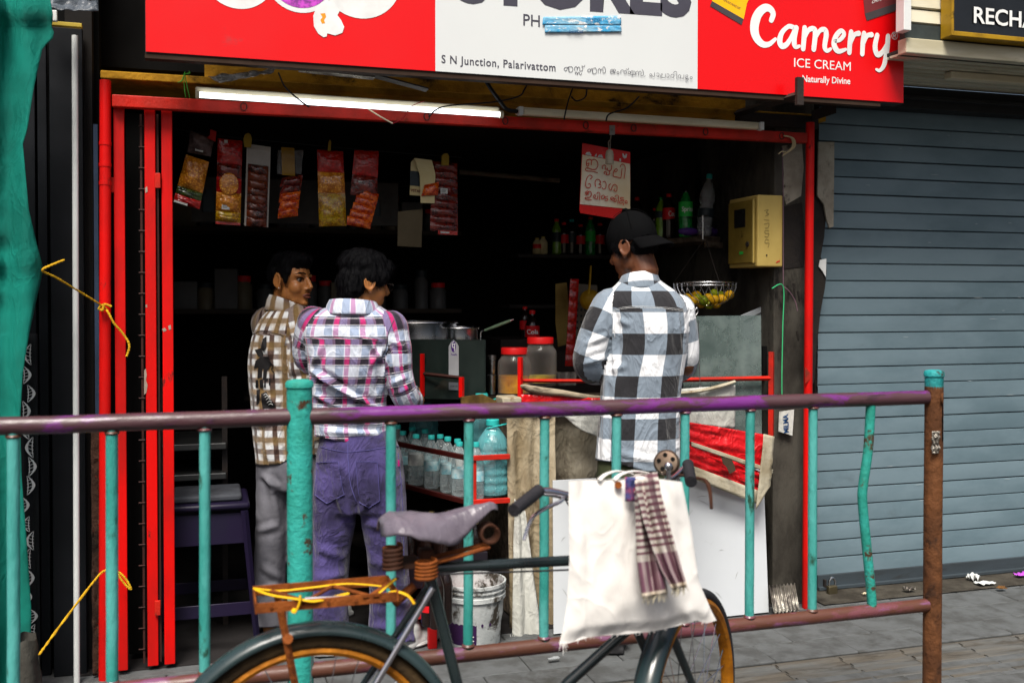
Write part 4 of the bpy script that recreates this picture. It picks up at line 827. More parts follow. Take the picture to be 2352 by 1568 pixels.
# ------------------------------------------------------------------ bottles
def bottle(name, label, base, h, r, cat, grp, body, cap, lab=None, ribs=0, neck=.34, labz=(.38, .6), text=None, textm=None, tilt=None, squash=0.0, waist=0.0, liquid=None):
    t = thing(name, label, cat, base, grp); b0 = vv(base); prof = [(.001, 0), (r * .82, 0), (r * .97, h * .02), (r, h * .05)]
    zs = np.linspace(.05, .62, 26)
    for z in zs[1:]:
        rr_ = r * (1 - .035 * (math.sin(z * h * ribs * 2 * PI) if ribs else 0)) * (1 - waist * math.exp(-((z - .33) / .07) ** 2))
        if squash: rr_ *= 1 - squash * (.5 + .5 * math.sin(z * 41)) * math.sin(PI * min(1, max(0, (z - .1) / .6)))
        prof.append((rr_, z * h))
    for z in np.linspace(.64, .90, 9): prof.append((r * (neck + (1 - neck) * math.cos((z - .62) / .28 * PI / 2) ** 1.0), z * h))
    prof += [(r * neck, .94 * h), (.001, .94 * h)]
    b = MB(); b.lathe(prof, b0, 16, cap=False); bo = b.build('bottle_body', body, t)
    b = MB(); b.lathe([(.001, .925 * h), (r * neck * 1.22, .925 * h), (r * neck * 1.22, .99 * h), (r * neck * 1.1, h), (.001, h)], b0, 14, cap=False); b.build('cap', cap, t)
    if lab is not None:
        b = MB(); rl = r * 1.03; b.lathe([(rl, labz[0] * h), (rl, labz[1] * h)], b0, 18, cap=False); lb = b.build('label', lab, t)
        if text:
            b = MB(); vs, fs = text_mesh(text[0], .02); x0 = min(v.x for v in vs); x1 = max(v.x for v in vs); zz = h * (labz[0] + labz[1]) / 2 - text[1] / 2; ang = text[2]; W_ = text[3]
            def wrap(v): a = ang + ((v.x - x0) / (x1 - x0) - .5) * W_ / rl; return b0 + Vector((math.sin(a) * (rl + .0012), -math.cos(a) * (rl + .0012), zz + v.y / .73 * text[1]))
            b.add([wrap(v) for v in vs], fs); b.build('lettering', textm or m_ink_w, lb, smooth=False)
    if tilt: t.rotation_euler = tilt
    return t
# drinks rack: red angle-iron frame, front corner at the tarpaulin, side running back to the left
RK = PZ(1085, 1152, .60); RD = Vector((-.385, .923, 0)).normalized(); RX = Vector((1, 0, 0)); RK_Z = .60
rk = thing('drinks_rack', 'red angle-iron rack holding water bottles under the counter', 'rack', Vector((RK.x, RK.y, 0)))
def bar(a, c_, w, h, m_=m_redold, name='bar'):
    b = MB(); d = (vv(c_) - vv(a)); sd_ = Vector((-d.y, d.x, 0)); sd_ = sd_.normalized() * w if sd_.length > 1e-6 else Vector((0, w, 0)); upv = Vector((0, 0, h)) if abs(d.z) < d.length * .8 else Vector((w, 0, 0))
    b.obox(vv(a), d, sd_, upv); return b.build(name, m_, rk, bevel=.002, smooth=False)
rx1 = P(1172, 1100, RK.y).x
zU = P(1085, 1058, RK.y).z; m_rkd = mat('dark_red_bar', (.05, .005, .004), (.03, .006, .005), 6, rough=.5)  # much darker red for the bars running back and the rear uprights
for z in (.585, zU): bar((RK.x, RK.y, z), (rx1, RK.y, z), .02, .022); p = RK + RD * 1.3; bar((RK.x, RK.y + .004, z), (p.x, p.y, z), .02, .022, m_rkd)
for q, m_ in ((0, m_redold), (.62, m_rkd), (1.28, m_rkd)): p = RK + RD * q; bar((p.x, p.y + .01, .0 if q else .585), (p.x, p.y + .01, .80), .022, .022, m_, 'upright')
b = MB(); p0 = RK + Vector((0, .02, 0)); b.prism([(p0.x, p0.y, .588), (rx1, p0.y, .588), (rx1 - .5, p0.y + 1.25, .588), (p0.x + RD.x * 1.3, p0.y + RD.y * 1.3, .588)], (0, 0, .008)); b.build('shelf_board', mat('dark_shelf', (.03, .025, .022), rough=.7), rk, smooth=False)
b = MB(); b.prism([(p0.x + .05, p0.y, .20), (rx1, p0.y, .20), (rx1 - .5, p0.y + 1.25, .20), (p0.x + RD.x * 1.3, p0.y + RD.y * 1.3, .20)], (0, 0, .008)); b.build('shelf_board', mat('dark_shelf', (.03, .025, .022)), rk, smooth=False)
WB = 'water bottles in the red rack'; wl_ = 'small clear water bottle with teal cap standing in the red rack'
k = 0
proto = None
proto2 = bottle('water_bottle', 'squat clear water bottle with white label in the red rack', (RK + RD * .99 + RX * .06).xy.to_3d() + Vector((0, 0, .597)), .235, .040, 'bottle', WB, m_pet, m_teal, m_lab_white, 40, .34, (.40, .62))
for row in range(2):
    for i in range(8):
        p = RK + RD * (.06 + i * .122 + row * .05 + R.uniform(-.012, .012)) + RX * (.055 + row * .085 + R.uniform(-.012, .012))
        if proto is None: proto = bottle('water_bottle', wl_, (p.x, p.y, .597), .262, .037, 'bottle', WB, m_pet, m_teal, m_lab_blue, 60, .36, (.34, .52))
        elif (i * 3 + row) % 5 == 2: dup(proto2, (p.x, p.y, .597), R.uniform(0, 6.28), scale=(1, 1, R.uniform(.96, 1.06)))
        elif i < 7: dup(proto, (p.x, p.y, .597), R.uniform(0, 6.28), scale=(1, 1, R.uniform(.95, 1.04)))
def carboy(label, base, h, r, handle_dir=1):
    t = bottle('water_jar', label, base, h, r, 'bottle', 'large water jars in the rack', m_petblue, m_teal, None, 26, .34)
    b0 = vv(base); b = MB(); b.lathe([(r * .47, .80 * h), (r * .47, .845 * h)], b0, 14); b.build('collar', m_teal, t)
    b = MB(); b.tube(spline([b0 + Vector((-.03, 0, .86 * h)), b0 + Vector((-.02, -.03, .90 * h)), b0 + Vector((.06 * handle_dir, -.045, .95 * h)), b0 + Vector((.10 * handle_dir, -.01, .965 * h)), b0 + Vector((.05 * handle_dir, .03, .91 * h))], 8), .0032, 7); b.build('handle', m_teal, t)
    return t
jx = (P(1095, 1140, RK.y + .1).x + P(1168, 1140, RK.y + .1).x) / 2
carboy('big blue-tinted water jar at the front corner of the red rack', (jx, RK.y + .10, .61), .345, .075)
p = RK + RD * .28 + RX * .22; carboy('big water jar with teal handle in the middle of the rack', (p.x, p.y, .60), .46, .075)
p = RK + RD * .80 + RX * .24; carboy('big water jar with teal handle at the back of the rack', (p.x, p.y, .60), .44, .075, -1)
# crate of glass bottles with gold caps
ck = PZ(985, 1182, .50)
cr = thing('bottle_crate', 'dark plastic crate of gold-capped soda bottles under the water rack', 'crate', (ck.x, ck.y, .21))
for lo_, hi_ in (((-.24, -.165, 0), (.24, -.15, .14)), ((-.24, .15, 0), (.24, .165, .14)), ((-.24, -.15, 0), (-.225, .15, .14)), ((.225, -.15, 0), (.24, .15, .14)), ((-.24, -.165, -.003), (.24, .165, .006))):
    b = MB(); b.box(tuple(vv(lo_) + cr.location), tuple(vv(hi_) + cr.location)); b.build('side', mat('crate_black', (.015, .012, .018), rough=.5), cr, bevel=.003, smooth=False)
proto = None
for i in range(6):
    for j in range(4):
        pos = (ck.x - .195 + i * .078, ck.y - .115 + j * .077, .217)
        if proto is None: proto = bottle('soda_bottle', 'dark soda bottle with gold cap in the plastic crate', pos, .275, .030, 'bottle', 'soda bottles in the crate', m_cola, m_gold, None, 0, .40)
        else: dup(proto, pos, R.uniform(0, 6))
# bottles on the floor near the purple jeans and behind the bucket
for k, (u, v) in enumerate([(985, 1425), (1003, 1430), (1022, 1420)]):
    p = PZ(u, v + 5, .16); bottle('soda_bottle', ['dark cola bottle with a red band beside the paint bucket', 'plain dark cola bottle beside the paint bucket'][k > 0], (p.x, p.y, .15), .25, .033, 'bottle', 'cola bottles behind the bucket', m_cola, m_lidred, m_lab_red if k == 0 else None, 0, .38, (.25, .36))
b = MB(); p = PZ(995, 1490, 0.0); b.box((p.x - .02, p.y, 0), (p.x + .018, p.y + .03, .165)); b.box((p.x - .12, p.y + .012, .13), (p.x + .22, p.y + .25, .15)); tag(b.build('red_crate', mat('crate_red', (.6, .01, .01), (.25, .01, .01), 4, rough=.4), smooth=False, bevel=.003), 'red plastic crate edge standing beside the paint bucket', 'crate')
# ------------------------------------------------------------------ paint bucket
BY = 4.22; bc = P(1088, 1480, BY); bc.z = 0.004; s = scl(1088, BY); rb_, rt_, hb = 60 / s, 71 / s, .272
bu = thing('paint_bucket', 'dirty white paint bucket with purple label standing below the rack', 'bucket', bc)
prof = [(.001, 0), (rb_, 0), (rb_ + .002, .01)] + [(rb_ + (rt_ - rb_) * z, hb * z) for z in (.25, .5, .74)] + [(rt_ + .006, hb * .745), (rt_ + .006, hb * .81), (rt_ - .002, hb * .82), (rt_ + .001, hb * .87), (rt_ + .006, hb * .875), (rt_ + .006, hb * .895), (rt_ + .001, hb * .90), (rt_ + .002, hb * .945), (rt_ + .008, hb * .95), (rt_ + .008, hb), (rt_ - .001, hb), (rt_ - .006, hb * .5), (rb_ - .006, .02), (.001, .02)]
m_buck = mat('bucket_white', hx('#c3c7c6'), hx('#9aa0a0'), 8, .8, rough=.55, dirt=(hx('#3f3a32'), .50, .62, 9), bump=.3)
b = MB(); b.lathe(prof, bc, 32, cap=False); b.build('shell', m_buck, bu)
b = MB(); n = 20
def bw(a, z, o=.0012): r_ = rb_ + (rt_ - rb_) * z / hb + o; return bc + Vector((math.sin(a) * r_, -math.cos(a) * r_, z))
b.grid(lambda s_, t_: bw(-1.9 + 1.75 * s_, hb * (.06 + .66 * t_)), 24, 6); b.build('label', mat('plum_label', hx('#3a1f4a'), hx('#2a1638'), 6, rough=.5, dirt=(hx('#a59f98'), .62, .7, 9)), bu)
def btext(body, a0, z, cap, width, m_, vertical=False, bold=.02):
    b = MB(); vs, fs = text_mesh(body, bold); x0 = min(v.x for v in vs); x1 = max(v.x for v in vs)
    def w(v):
        x = (v.x - x0) / (x1 - x0) * width; y = v.y / .73 * cap
        return bw(a0 - y / rt_, z + x, .0022) if vertical else bw(a0 + x / rt_, z + y, .0022)
    b.add([w(v) for v in vs], fs); b.build('lettering', m_, bu, smooth=False)
btext('nippon paints', -.32, .01, .030, .20, m_ink_w, True); btext('SMARTCARE', .02, .158, .0085, .075, m_ink); btext('DAMP', .0, .142, .010, .03, mat('plum_ink', hx('#3b1f4c'), rough=.5)); btext('block', .26, .142, .008, .028, m_ink, bold=0.0)
for a_ in (.05, .35):
    b = MB(); q = [bw(a_ + .045 * math.cos(k * PI / 6), .105 + .0075 * math.sin(k * PI / 6), .0022) for k in range(12)]; b.add(q, [tuple(range(12))]); b.build('round_mark', mat('plum_ink', hx('#3b1f4c')), bu, smooth=False)
# ------------------------------------------------------------------ counter, tarpaulin, white board, banner
CX0, CX1 = P(1176, 1000, 4.44).x, P(1768, 1000, 4.44).x
b = MB(); b.box((CX0, 4.44, .01), (CX1, 5.05, 1.0)); ct = tag(b.build('counter', m_wood, smooth=False, bevel=.006), 'wooden shop counter covered with tarpaulin and boards', 'counter')
m_tarp = mat('dirty_tarpaulin', hx('#b3a890'), hx('#85765a'), 5, .95, rough=.75, dirt=(hx('#453420'), .55, .72, 6), crease=(7, .28), bsc=26, stretch=(1, 1, .4))
m_tarpg = mat('grey_tarpaulin', hx('#9a9484'), hx('#6d6656'), 4, .9, rough=.75, dirt=(hx('#3d3428'), .55, .72, 3.5), crease=(5, .4), bsc=26)
m_tarpw = mat('white_tarpaulin', hx('#c9cac4'), hx('#a7a89f'), 5, .7, rough=.7, dirt=(hx('#6a6352'), .64, .76, 5), crease=(7, .25), bsc=30, stretch=(1, 1, .35))
def drape(name, label, px, Y, m_, amp=.012, fx=22, seed=0, nu=34, nv=30, th=.003, cat='tarpaulin', grp=None, flare=0.0, dir_=(0, 0)):
    """hanging sheet: corners tl,tr,br,bl; vertical folds that widen downwards"""
    c = [P(u, v, Y) for u, v in px]; b = MB()
    def f(s, t): return q4(c, s, t) + Vector((0, -flare * t - amp * (.4 + .6 * t) * math.sin(s * fx + 2.2 * noise.noise(Vector((s * 2, t * 1.5, seed))) + dir_[0] * t) - amp * .8 * noise.noise(Vector((s * 6, t * 5, seed + 3))), amp * .3 * noise.noise(Vector((s * 8, 0, seed)))))
    b.grid(f, nu, nv, uv=True); return tag(b.build(name, m_, solid=th, sharp=75), label, cat, grp)
drape('tarpaulin', 'dirty cream tarpaulin hanging at the counter corner beside the drinks rack', [(1163, 938), (1275, 940), (1274, 1482), (1172, 1482)], 4.34, m_tarp, .014, 20, 1)
drape('tarpaulin', 'creased grey tarpaulin across the counter front beside the checked shirt', [(1262, 935), (1600, 930), (1595, 1250), (1262, 1250)], 4.385, m_tarpg, .016, 15, 4, 60, 34, dir_=(6, 0))
drape('tarpaulin_flap', 'loose off-white tarpaulin flap reaching the ground by the bucket', [(1182, 1145), (1206, 1175), (1240, 1472), (1170, 1455)], 4.28, m_tarpw, .012, 9, 8, 18, 34, flare=.04)
b = MB()
for k in range(14): p = P(1172 + 4.6 * k, 1456 + 1.2 * k, 4.235); b.tube([p, p + Vector((R.uniform(-.012, .012), R.uniform(-.01, .0), -R.uniform(.012, .03)))], [.0018, .0006], 5)
tag(b.build('frayed_threads', m_tarpw, kind='stuff'), 'frayed threads at the bottom of the off-white tarpaulin flap', 'threads')
drape('tarpaulin', 'white plastic sheet corner over the counter edge under the rolled tarpaulin', [(1290, 950), (1395, 950), (1395, 1012), (1330, 985)], 4.30, m_tarpw, .005, 9, 5, 16, 10)
# white board leaning on the counter
c = [P(1270, 1103, 4.30), P(1752, 1125, 4.30), P(1766, 1414, 4.19), P(1272, 1476, 4.19)]
c[2].z = c[3].z = .008
b = MB(); b.obox(c[3], c[2] - c[3], Vector((0, .008, 0)), (c[0] - c[3])); wbd = tag(b.build('white_board', mat('white_laminate', hx('#c6cbcf'), hx('#b9bec2'), 2, .4, rough=.35, spec=.35, dirt=(hx('#8f8f88'), .64, .8, 4)), smooth=False, bevel=.0015), 'plain white board leaning against the counter front', 'board')
rr = random.Random(5); wn_ = (c[2] - c[3]).cross(c[0] - c[3]).normalized(); wn_ = wn_ if wn_.y < 0 else -wn_
for k in range(16):
    q = c[3] + (c[2] - c[3]) * rr.uniform(.05, .95) + (c[0] - c[3]) * rr.uniform(.04, .9) + wn_ * .001; e = Vector((rr.uniform(-.06, .06), 0, 0)) + (c[0] - c[3]).normalized() * rr.uniform(-.05, .05); b = MB(); b.ribbon([q, q + e * .5 + Vector((0, 0, .004)), q + e], [.0006, .0018, .0005], wn_); b.build('scuff', mat('grey_scuff', hx('#7d7d78'), rough=.8), wbd, smooth=False)
# red banner at the right end of the counter
m_ban = mat('red_vinyl', (.66, .008, .012), (.5, .008, .012), 4, .7, rough=.3, crease=(6, .4), bsc=22, spec=.5); m_hem = mat('dirty_hem', hx('#b8b19c'), hx('#8a7f66'), 8, .9, rough=.75, dirt=(hx('#6b4a24'), .58, .7, 7), bump=.3)
bn = thing('vinyl_banner', 'creased red vinyl banner with dirty white hems over the counter end by the pillar', 'banner', P(1670, 1150, 4.2))
def bsheet(name, px, Y, m_, amp, seed, nu=26, nv=18):
    c = [P(u, v, Y) for u, v in px]; b = MB(); b.grid(lambda s, t: q4(c, s, t) + Vector((0, amp * noise.noise(Vector((s * 5 + t * 3, t * 4, seed))) + amp * .5 * noise.noise(Vector((s * 13, t * 11, seed))), 0)), nu, nv); return b.build(name, m_, bn, solid=.002, sharp=70)
bsheet('upper_fold', [(1540, 962), (1772, 1000), (1768, 1085), (1540, 998)], 4.19, m_ban, .012, 1)
bsheet('lower_fold', [(1540, 1000), (1760, 1088), (1742, 1128), (1540, 1052)], 4.20, m_ban, .018, 4)
bsheet('hem', [(1540, 1050), (1742, 1126), (1742, 1158), (1540, 1078)], 4.18, m_hem, .008, 6, 20, 4)
bsheet('fold_edge', [(1588, 1014), (1776, 1078), (1774, 1088), (1588, 1024)], 4.15, m_hem, .004, 8, 20, 3)
bsheet('side_hem', [(1754, 996), (1779, 1002), (1770, 1115), (1736, 1170)], 4.145, m_hem, .006, 9, 4, 20)
b = MB(); b.prism([P(u, v, 4.15) for u, v in [(1656, 1042), (1678, 1050), (1686, 1066), (1690, 1080), (1676, 1088), (1670, 1074), (1660, 1062)]], (0, .002, 0)); b.build('tear_patch', mat('brown_tape', hx('#4a3d30'), rough=.8), bn, smooth=False)
drape('cloth_sheet', 'white sheet hanging from the red bar below the dusty glass panel', [(1556, 893), (1689, 884), (1689, 984), (1556, 975)], 4.24, m_tarpw, .006, 10, 12, 20, 14)
b = MB(); b.tube(spline([P(1560, 903, 4.23), P(1610, 897, 4.22), P(1660, 885, 4.22), P(1688, 876, 4.22)], 6), [.008, .012, .014, .01], 8, flat=.7); tag(b.build('rolled_edge', m_hem), 'rolled grimy edge of the white sheet', 'cloth')
# rolled cloth & red vinyl on the left of the counter top
b = MB()
pp = [P(1196, 885, 4.36), P(1206, 889, 4.34), P(1230, 895, 4.33), P(1290, 902, 4.33), P(1345, 911, 4.34), P(1385, 914, 4.36)]
b.tube(spline(pp, 8), [.004, .018, .022, .018, .016, .012], 12, flat=.8); ob = tag(b.build('rolled_tarpaulin', mat('grimy_roll', hx('#a89c86'), hx('#4a4034'), 10, .9, rough=.85, dirt=(hx('#2b2219'), .52, .66, 9), bump=.7, bsc=40, stretch=(.3, 1, 2))), 'grimy rolled tarpaulin lying along the counter top', 'tarpaulin')
drape('red_vinyl_sheet', 'red vinyl flap under the rolled tarpaulin', [(1196, 905), (1400, 915), (1400, 945), (1196, 950)], 4.33, m_ban, .008, 9, 15, 24, 6)
b = MB(); p = P(1152, 912, 4.32); b.box((p.x, 4.30, p.z - .045), (p.x + .09, 4.42, p.z)); tag(b.build('foam_block', m_hem, bevel=.006), 'stained white block at the corner of the counter', 'block')
b = MB(); b.prism([P(u, v, 4.40) for u, v in [(1060, 912), (1110, 905), (1150, 925), (1160, 940), (1060, 935)]], (0, .02, 0)); tag(b.build('torn_cardboard', mat('torn_card', hx('#7a6030'), hx('#3a2a14'), 9, .9, rough=.9), smooth=False), 'torn brown cardboard beside the jars', 'cardboard')
# red frame posts of the stall
sf = thing('stall_frame', 'red angle-iron frame standing on the counter around the glass case', 'frame', P(1500, 1000, 4.42))
def fbar(u0, v0, Y0, u1, v1, Y1, w, m_=m_redold):
    b = MB(); b.tube([P(u0, v0, Y0), P(u1, v1, Y1)], w, 4, up=(0, -1, .01)); return b.build('bar', m_, sf, smooth=False)
fbar(1195, 820, 4.42, 1195, 945, 4.42, .013, m_red); fbar(1200, 874, 4.44, 1560, 876, 4.44, .009); fbar(1560, 872, 4.30, 1772, 868, 4.30, .011); fbar(1772, 808, 4.30, 1771, 1000, 4.30, .016, m_redold)
fbar(970, 812, 4.66, 970, 910, 4.66, .011, m_red); fbar(1060, 866, 4.52, 1060, 912, 4.52, .013, m_red); fbar(972, 858, 4.66, 1062, 868, 4.52, .009, m_lat)
# glass display tank with sticker, steel pots
gA, gB = P(928, 775, 4.72), P(1113, 783, 4.56)
m_tank = mat('tank_glass', (.010, .016, .014), (.022, .032, .028), 5, .8, rough=.10, spec=.35, dirt=(hx('#2c342c'), .62, .85, 4), stretch=(1, 1, .6))
zt0, zt1 = 1.03, gB.z
tk = thing('glass_case', 'murky glass food case with a payment sticker under the steel pots', 'glass case', ((gA.x + gB.x) / 2, 4.75, zt0))
b = MB(); b.prism([(gA.x, gA.y, zt0), (gB.x, gB.y, zt0), (gB.x, gB.y, zt1), (gA.x, gA.y, zt1)], (0, .008, 0)); b.build('pane', m_tank, tk, smooth=False)
b = MB(); b.prism([(gB.x, gB.y, zt0), (gB.x + .03, gB.y + .5, zt0), (gB.x + .03, gB.y + .5, zt1), (gB.x, gB.y, zt1)], (.006, 0, 0)); b.build('pane', m_tank, tk, smooth=False)
b = MB(); b.prism([(gA.x, gA.y, zt1), (gB.x + .006, gB.y, zt1), (gB.x + .036, gB.y + .5, zt1), (gA.x, gA.y + .5, zt1)], (0, 0, .006)); b.build('top_pane', m_tank, tk, smooth=False)
b = MB(); b.box((gA.x, 4.8, 1.0), (gB.x, 5.1, 1.05)); b.build('base', m_iron, tk, smooth=False)
def tkp(u, v):
    r = ray(u, v); n_ = Vector((-(gB.y - gA.y), gB.x - gA.x, 0)).normalized(); q = C0 + r * (((gA - C0).dot(n_) - 0) / r.dot(n_)); return q - n_ * .004
if (tkp(1040, 800) - C0).length > (P(1040, 800, 4.9) - C0).length: pass
tn_ = (tkp(1000, 800) - tkp(1100, 800)).cross(Vector((0, 0, 1))).normalized()
if tn_.y > 0: tn_ = -tn_
stk = thing('payment_sticker', 'white payment sticker with a purple round logo on the glass case', 'sticker', tkp(1042, 862))
m_stick = mat('sticker_white', hx('#a9aaae'), rough=.5); m_purp = mat('sticker_purple', hx('#4b1c7c'), rough=.5)
b = MB(); b.add([tkp(*q) for q in [(1031, 863), (1054, 862), (1054, 795), (1050, 787), (1042, 780), (1036, 786), (1031, 795)]], [tuple(range(7))]); b.build('sheet', m_stick, stk, solid=.0008, smooth=False)
b = MB(); b.add([tkp(1042 + 5.6 * math.cos(k * PI / 10), 795 + 13.5 * math.sin(k * PI / 10)) + tn_ * .0012 for k in range(20)], [tuple(range(20))]); b.build('logo_disc', m_purp, stk, smooth=False)
strokes([[(1038.5, 790), (1046, 789)], [(1040, 790), (1040, 797), (1044.5, 797)], [(1044.5, 790), (1044.5, 805)], [(1039, 787), (1043, 783.5)]], 0, 0, 1, 1.5, lambda u, v: tkp(u, v) + tn_ * .0018, m_ink_w, stk, 'logo_mark', tn_)
o = tkp(1036, 816) + tn_ * .001; b = MB(); put_text(b, 'PhonePe', o, tkp(1050, 816) + tn_ * .001 - o, (0, 0, .0105), .02); b.build('lettering', m_purp, stk, smooth=False)
stk2 = thing('payment_sticker', 'small pale sticker low on the glass case', 'sticker', tkp(1042, 895)); b = MB(); b.add([tkp(*q) for q in [(1031, 895), (1053, 896), (1053, 878), (1031, 877)]], [(0, 1, 2, 3)]); b.build('sheet', mat('sticker_grey', hx('#60646a'), rough=.5), stk2, solid=.0008, smooth=False)
o = tkp(1035, 888) + tn_ * .001; b = MB(); put_text(b, 'BHIM UPI', o, tkp(1051, 888) + tn_ * .001 - o, (0, 0, .007), .02); b.build('lettering', m_lab_dark, stk2, smooth=False)
def pot(label, u, v, Y, r, h, lid=False):
    c = P(u, v, Y); t = thing('steel_pot', label, 'pot', c); b = MB()
    b.lathe([(.001, 0), (r, 0), (r, h * .9), (r * 1.03, h), (r * 1.0, h * 1.0), (r * .97, h * .9), (r * .96, .01), (.001, .01)], c, 40, cap=False); b.build('wall', m_steel, t)
    b = MB(); b.tube([c + Vector((math.cos(a) * r * 1.03, math.sin(a) * r * 1.03, h)) for a in [2 * PI * k / 40 for k in range(40)]], .006, 8, closed=True); b.build('rim', m_steel, t)
    return t
pot('wide steel cooking pot on the glass case', 960, 778, 5.0, .20, .085); pot('smaller steel pot with a spoon in it', 1055, 780, 4.86, .095, .06)
b = MB(); a, c_ = P(1104, 762, 4.83), P(1180, 733, 4.75); d = c_ - a
t = thing('spoon', 'spoon with a pale green handle sticking out of the smaller steel pot', 'spoon', a); b.tube([a + d * .12, a + d * .5, a + d * .9], [.006, .0085, .007], 10); b.build('handle', mat('jade_plastic', hx('#8fae8c'), rough=.4), t)
b = MB(); b.tube(spline([a + Vector((0, 0, -.03)), a + Vector((.002, 0, 0)), a + d * .14], 5), .004, 8); b.tube([a + d * .88, a + d], [.0045, .002], 8); b.build('shaft', m_steel, t)
# jars of drink
def jar(label, u, v, Y, w, fill, mfill):
    c = P(u, v, Y); r = w / 2 / scl(u, Y); H = r * 2 * 1.45; t = thing('juice_jar', label, 'jar', c, 'plastic jars on the counter')
    b = MB(); b.lathe([(.001, 0), (r * .96, 0), (r, .012), (r, H * .66), (r * .97, H * .72), (r * .8, H * .80), (r * .74, H * .84), (r * .74, H * .9), (r * .73, H * .9), (r * .73, H * .84), (r * .78, H * .80), (r * .95, H * .72), (r * .98, H * .66), (r * .98, .014), (.001, .008)], c, 32, cap=False); b.build('jar_wall', m_jar, t)
    b = MB(); b.lathe([(.001, H * .87), (r * .80, H * .87), (r * .80, H * .985), (r * .77, H), (.001, H)], c, 32, cap=False); b.build('lid', m_lidred, t)
    b = MB(); b.lathe([(.001, .015), (r * .965, .016), (r * .965, H * fill), (.001, H * fill)], c, 28, cap=False); b.build('drink', mfill, t)
    return t
m_juice = noisecol('mango_drink', (hx('#f0a000'), hx('#b86a00'), hx('#ffb810')), 22, .3); m_lime = noisecol('lime_drink', (hx('#d8c000'), hx('#b08a00'), hx('#e6da60')), 26, .3)
jar('red-lidded jar half full of orange drink', 1181, 908, 4.62, 76, .42, m_juice); jar('red-lidded jar with a little yellow lime drink', 1241, 884, 4.60, 76, .2, m_lime)
for k, (u, v0, w, h) in enumerate([(1130, 870, 20, 55), (1129, 905, 22, 44)]):
    c = P(u, v0, 4.72 - .06 * k); s = scl(u, 4.7); b = MB(); b.lathe([(.001, 0), (w / 2 / s * .85, 0), (w / 2 / s, h / s), (w / 2 / s * .95, h / s), (w / 2 / s * .8, .004), (.001, .004)], c, 24, cap=False); tag(b.build('steel_tumbler', m_steel), ['steel tumbler standing behind another one by the orange drink jar', 'steel tumbler with another one behind it by the orange drink jar'][k], 'tumbler', 'steel tumblers')
for k, u in enumerate((1292, 1312)):
    c = P(u, 884, 4.72); b = MB(); b.lathe([(.001, 0), (.025, 0), (.03, .065), (.029, .065), (.024, .006), (.001, .006)], c, 20, cap=False); tag(b.build('glass_tumbler', m_jar), 'small clear drinking glass beside the lime drink jar', 'glass', 'drinking glasses')
# cola bottles on the back counter
bk_ = P(1225, 778, 5.3)
b = MB(); b.box((P(1150, 780, 5.25).x, 5.25, .0), (P(1400, 780, 5.25).x, 5.7, bk_.z)); tag(b.build('back_counter', mat('dark_cupboard', (.02, .014, .012), rough=.7), smooth=False), 'dark back counter behind the drink jars', 'counter')
bottle('cola_bottle', 'cola bottle with red label reading Cola on the back counter', (bk_.x, 5.32, bk_.z - .11), .27, .040, 'bottle', 'bottles on the back counter', m_cola, m_lidred, m_lab_red, 0, .36, (.44, .68), text=('Cola', .026, -.25, .07))
p = P(1208, 778, 5.4); bottle('cola_bottle', 'small cola bottle standing next to the bottle with the Cola label', (p.x, 5.42, bk_.z - .02), .20, .03, 'bottle', 'bottles on the back counter', m_cola, m_lidred, m_lab_red, 0, .36, (.35, .6))
# ------------------------------------------------------------------ calendar, ribbons, ladle behind the checked shirt
CYW = 5.2
b = MB(); b.prism([P(u, v, CYW) for u, v in [(1276, 652), (1302, 648), (1306, 700), (1304, 790), (1282, 796), (1276, 740)]], (0, .003, 0)); tag(b.build('old_calendar', mat('yellowed_paper', hx('#8a743e'), hx('#5a4520'), 5, .9, rough=.9), smooth=False), 'yellowed old calendar sheet hanging beside the red sachet ribbon', 'calendar')
t = thing('calendar', 'wall calendar with date rows behind the checked shirt', 'calendar', P(1330, 800, CYW))
b = MB(); b.prism([P(u, v, CYW + .01) for u, v in [(1310, 650), (1372, 655), (1372, 800), (1308, 800)]], (0, .003, 0)); b.build('sheet', mat('calendar_paper', hx('#6f675c'), rough=.9), t, smooth=False)
for r_ in range(5):
    for c_i in range(5):
        p = P(1315 + c_i * 9, 700 + r_ * 14, CYW + .008); b = MB(); b.add([p, p + Vector((.011, 0, 0)), p + Vector((.011, 0, .013)), p + Vector((0, 0, .013))], [(0, 1, 2, 3)]); b.build('date', m_lab_dark if c_i else m_lab_red, t, smooth=False)
t = thing('sachet_ribbon', 'dark red ribbon of sachets hanging before the calendar', 'sachets', P(1305, 830, CYW - .1))
for k in range(8): pouch(t, 'sachet', [(1310 - 1.5 * k, 640 + 25 * k), (1330 - 1.5 * k, 641 + 25 * k), (1328 - 1.5 * k, 666 + 25 * k), (1308 - 1.5 * k, 665 + 25 * k)], CYW - .1, m_redpack, .006, .003, 90 + k, 6, 6)
t = thing('ladle', 'yellow strainer ladle hanging before the calendar', 'ladle', P(1352, 705, CYW - .15)); m_lad = mat('ladle_yellow', hx('#a8841c'), hx('#7a5a10'), 8, rough=.5)
b = MB(); b.tube([P(1357, 610, CYW - .15), P(1354, 660, CYW - .15), P(1350, 680, CYW - .15)], [.009, .012, .014], 10, flat=.5); b.build('handle', m_lad, t)
c = P(1350, 684, CYW - .15); b = MB(); b.lathe([(.001, .02), (.03, .012), (.05, -.005), (.058, -.03), (.054, -.03), (.046, -.006), (.028, .008), (.001, .015)], c, 22, axis=(-.5, -.5, .25), cap=False); b.build('bowl', m_lad, t)
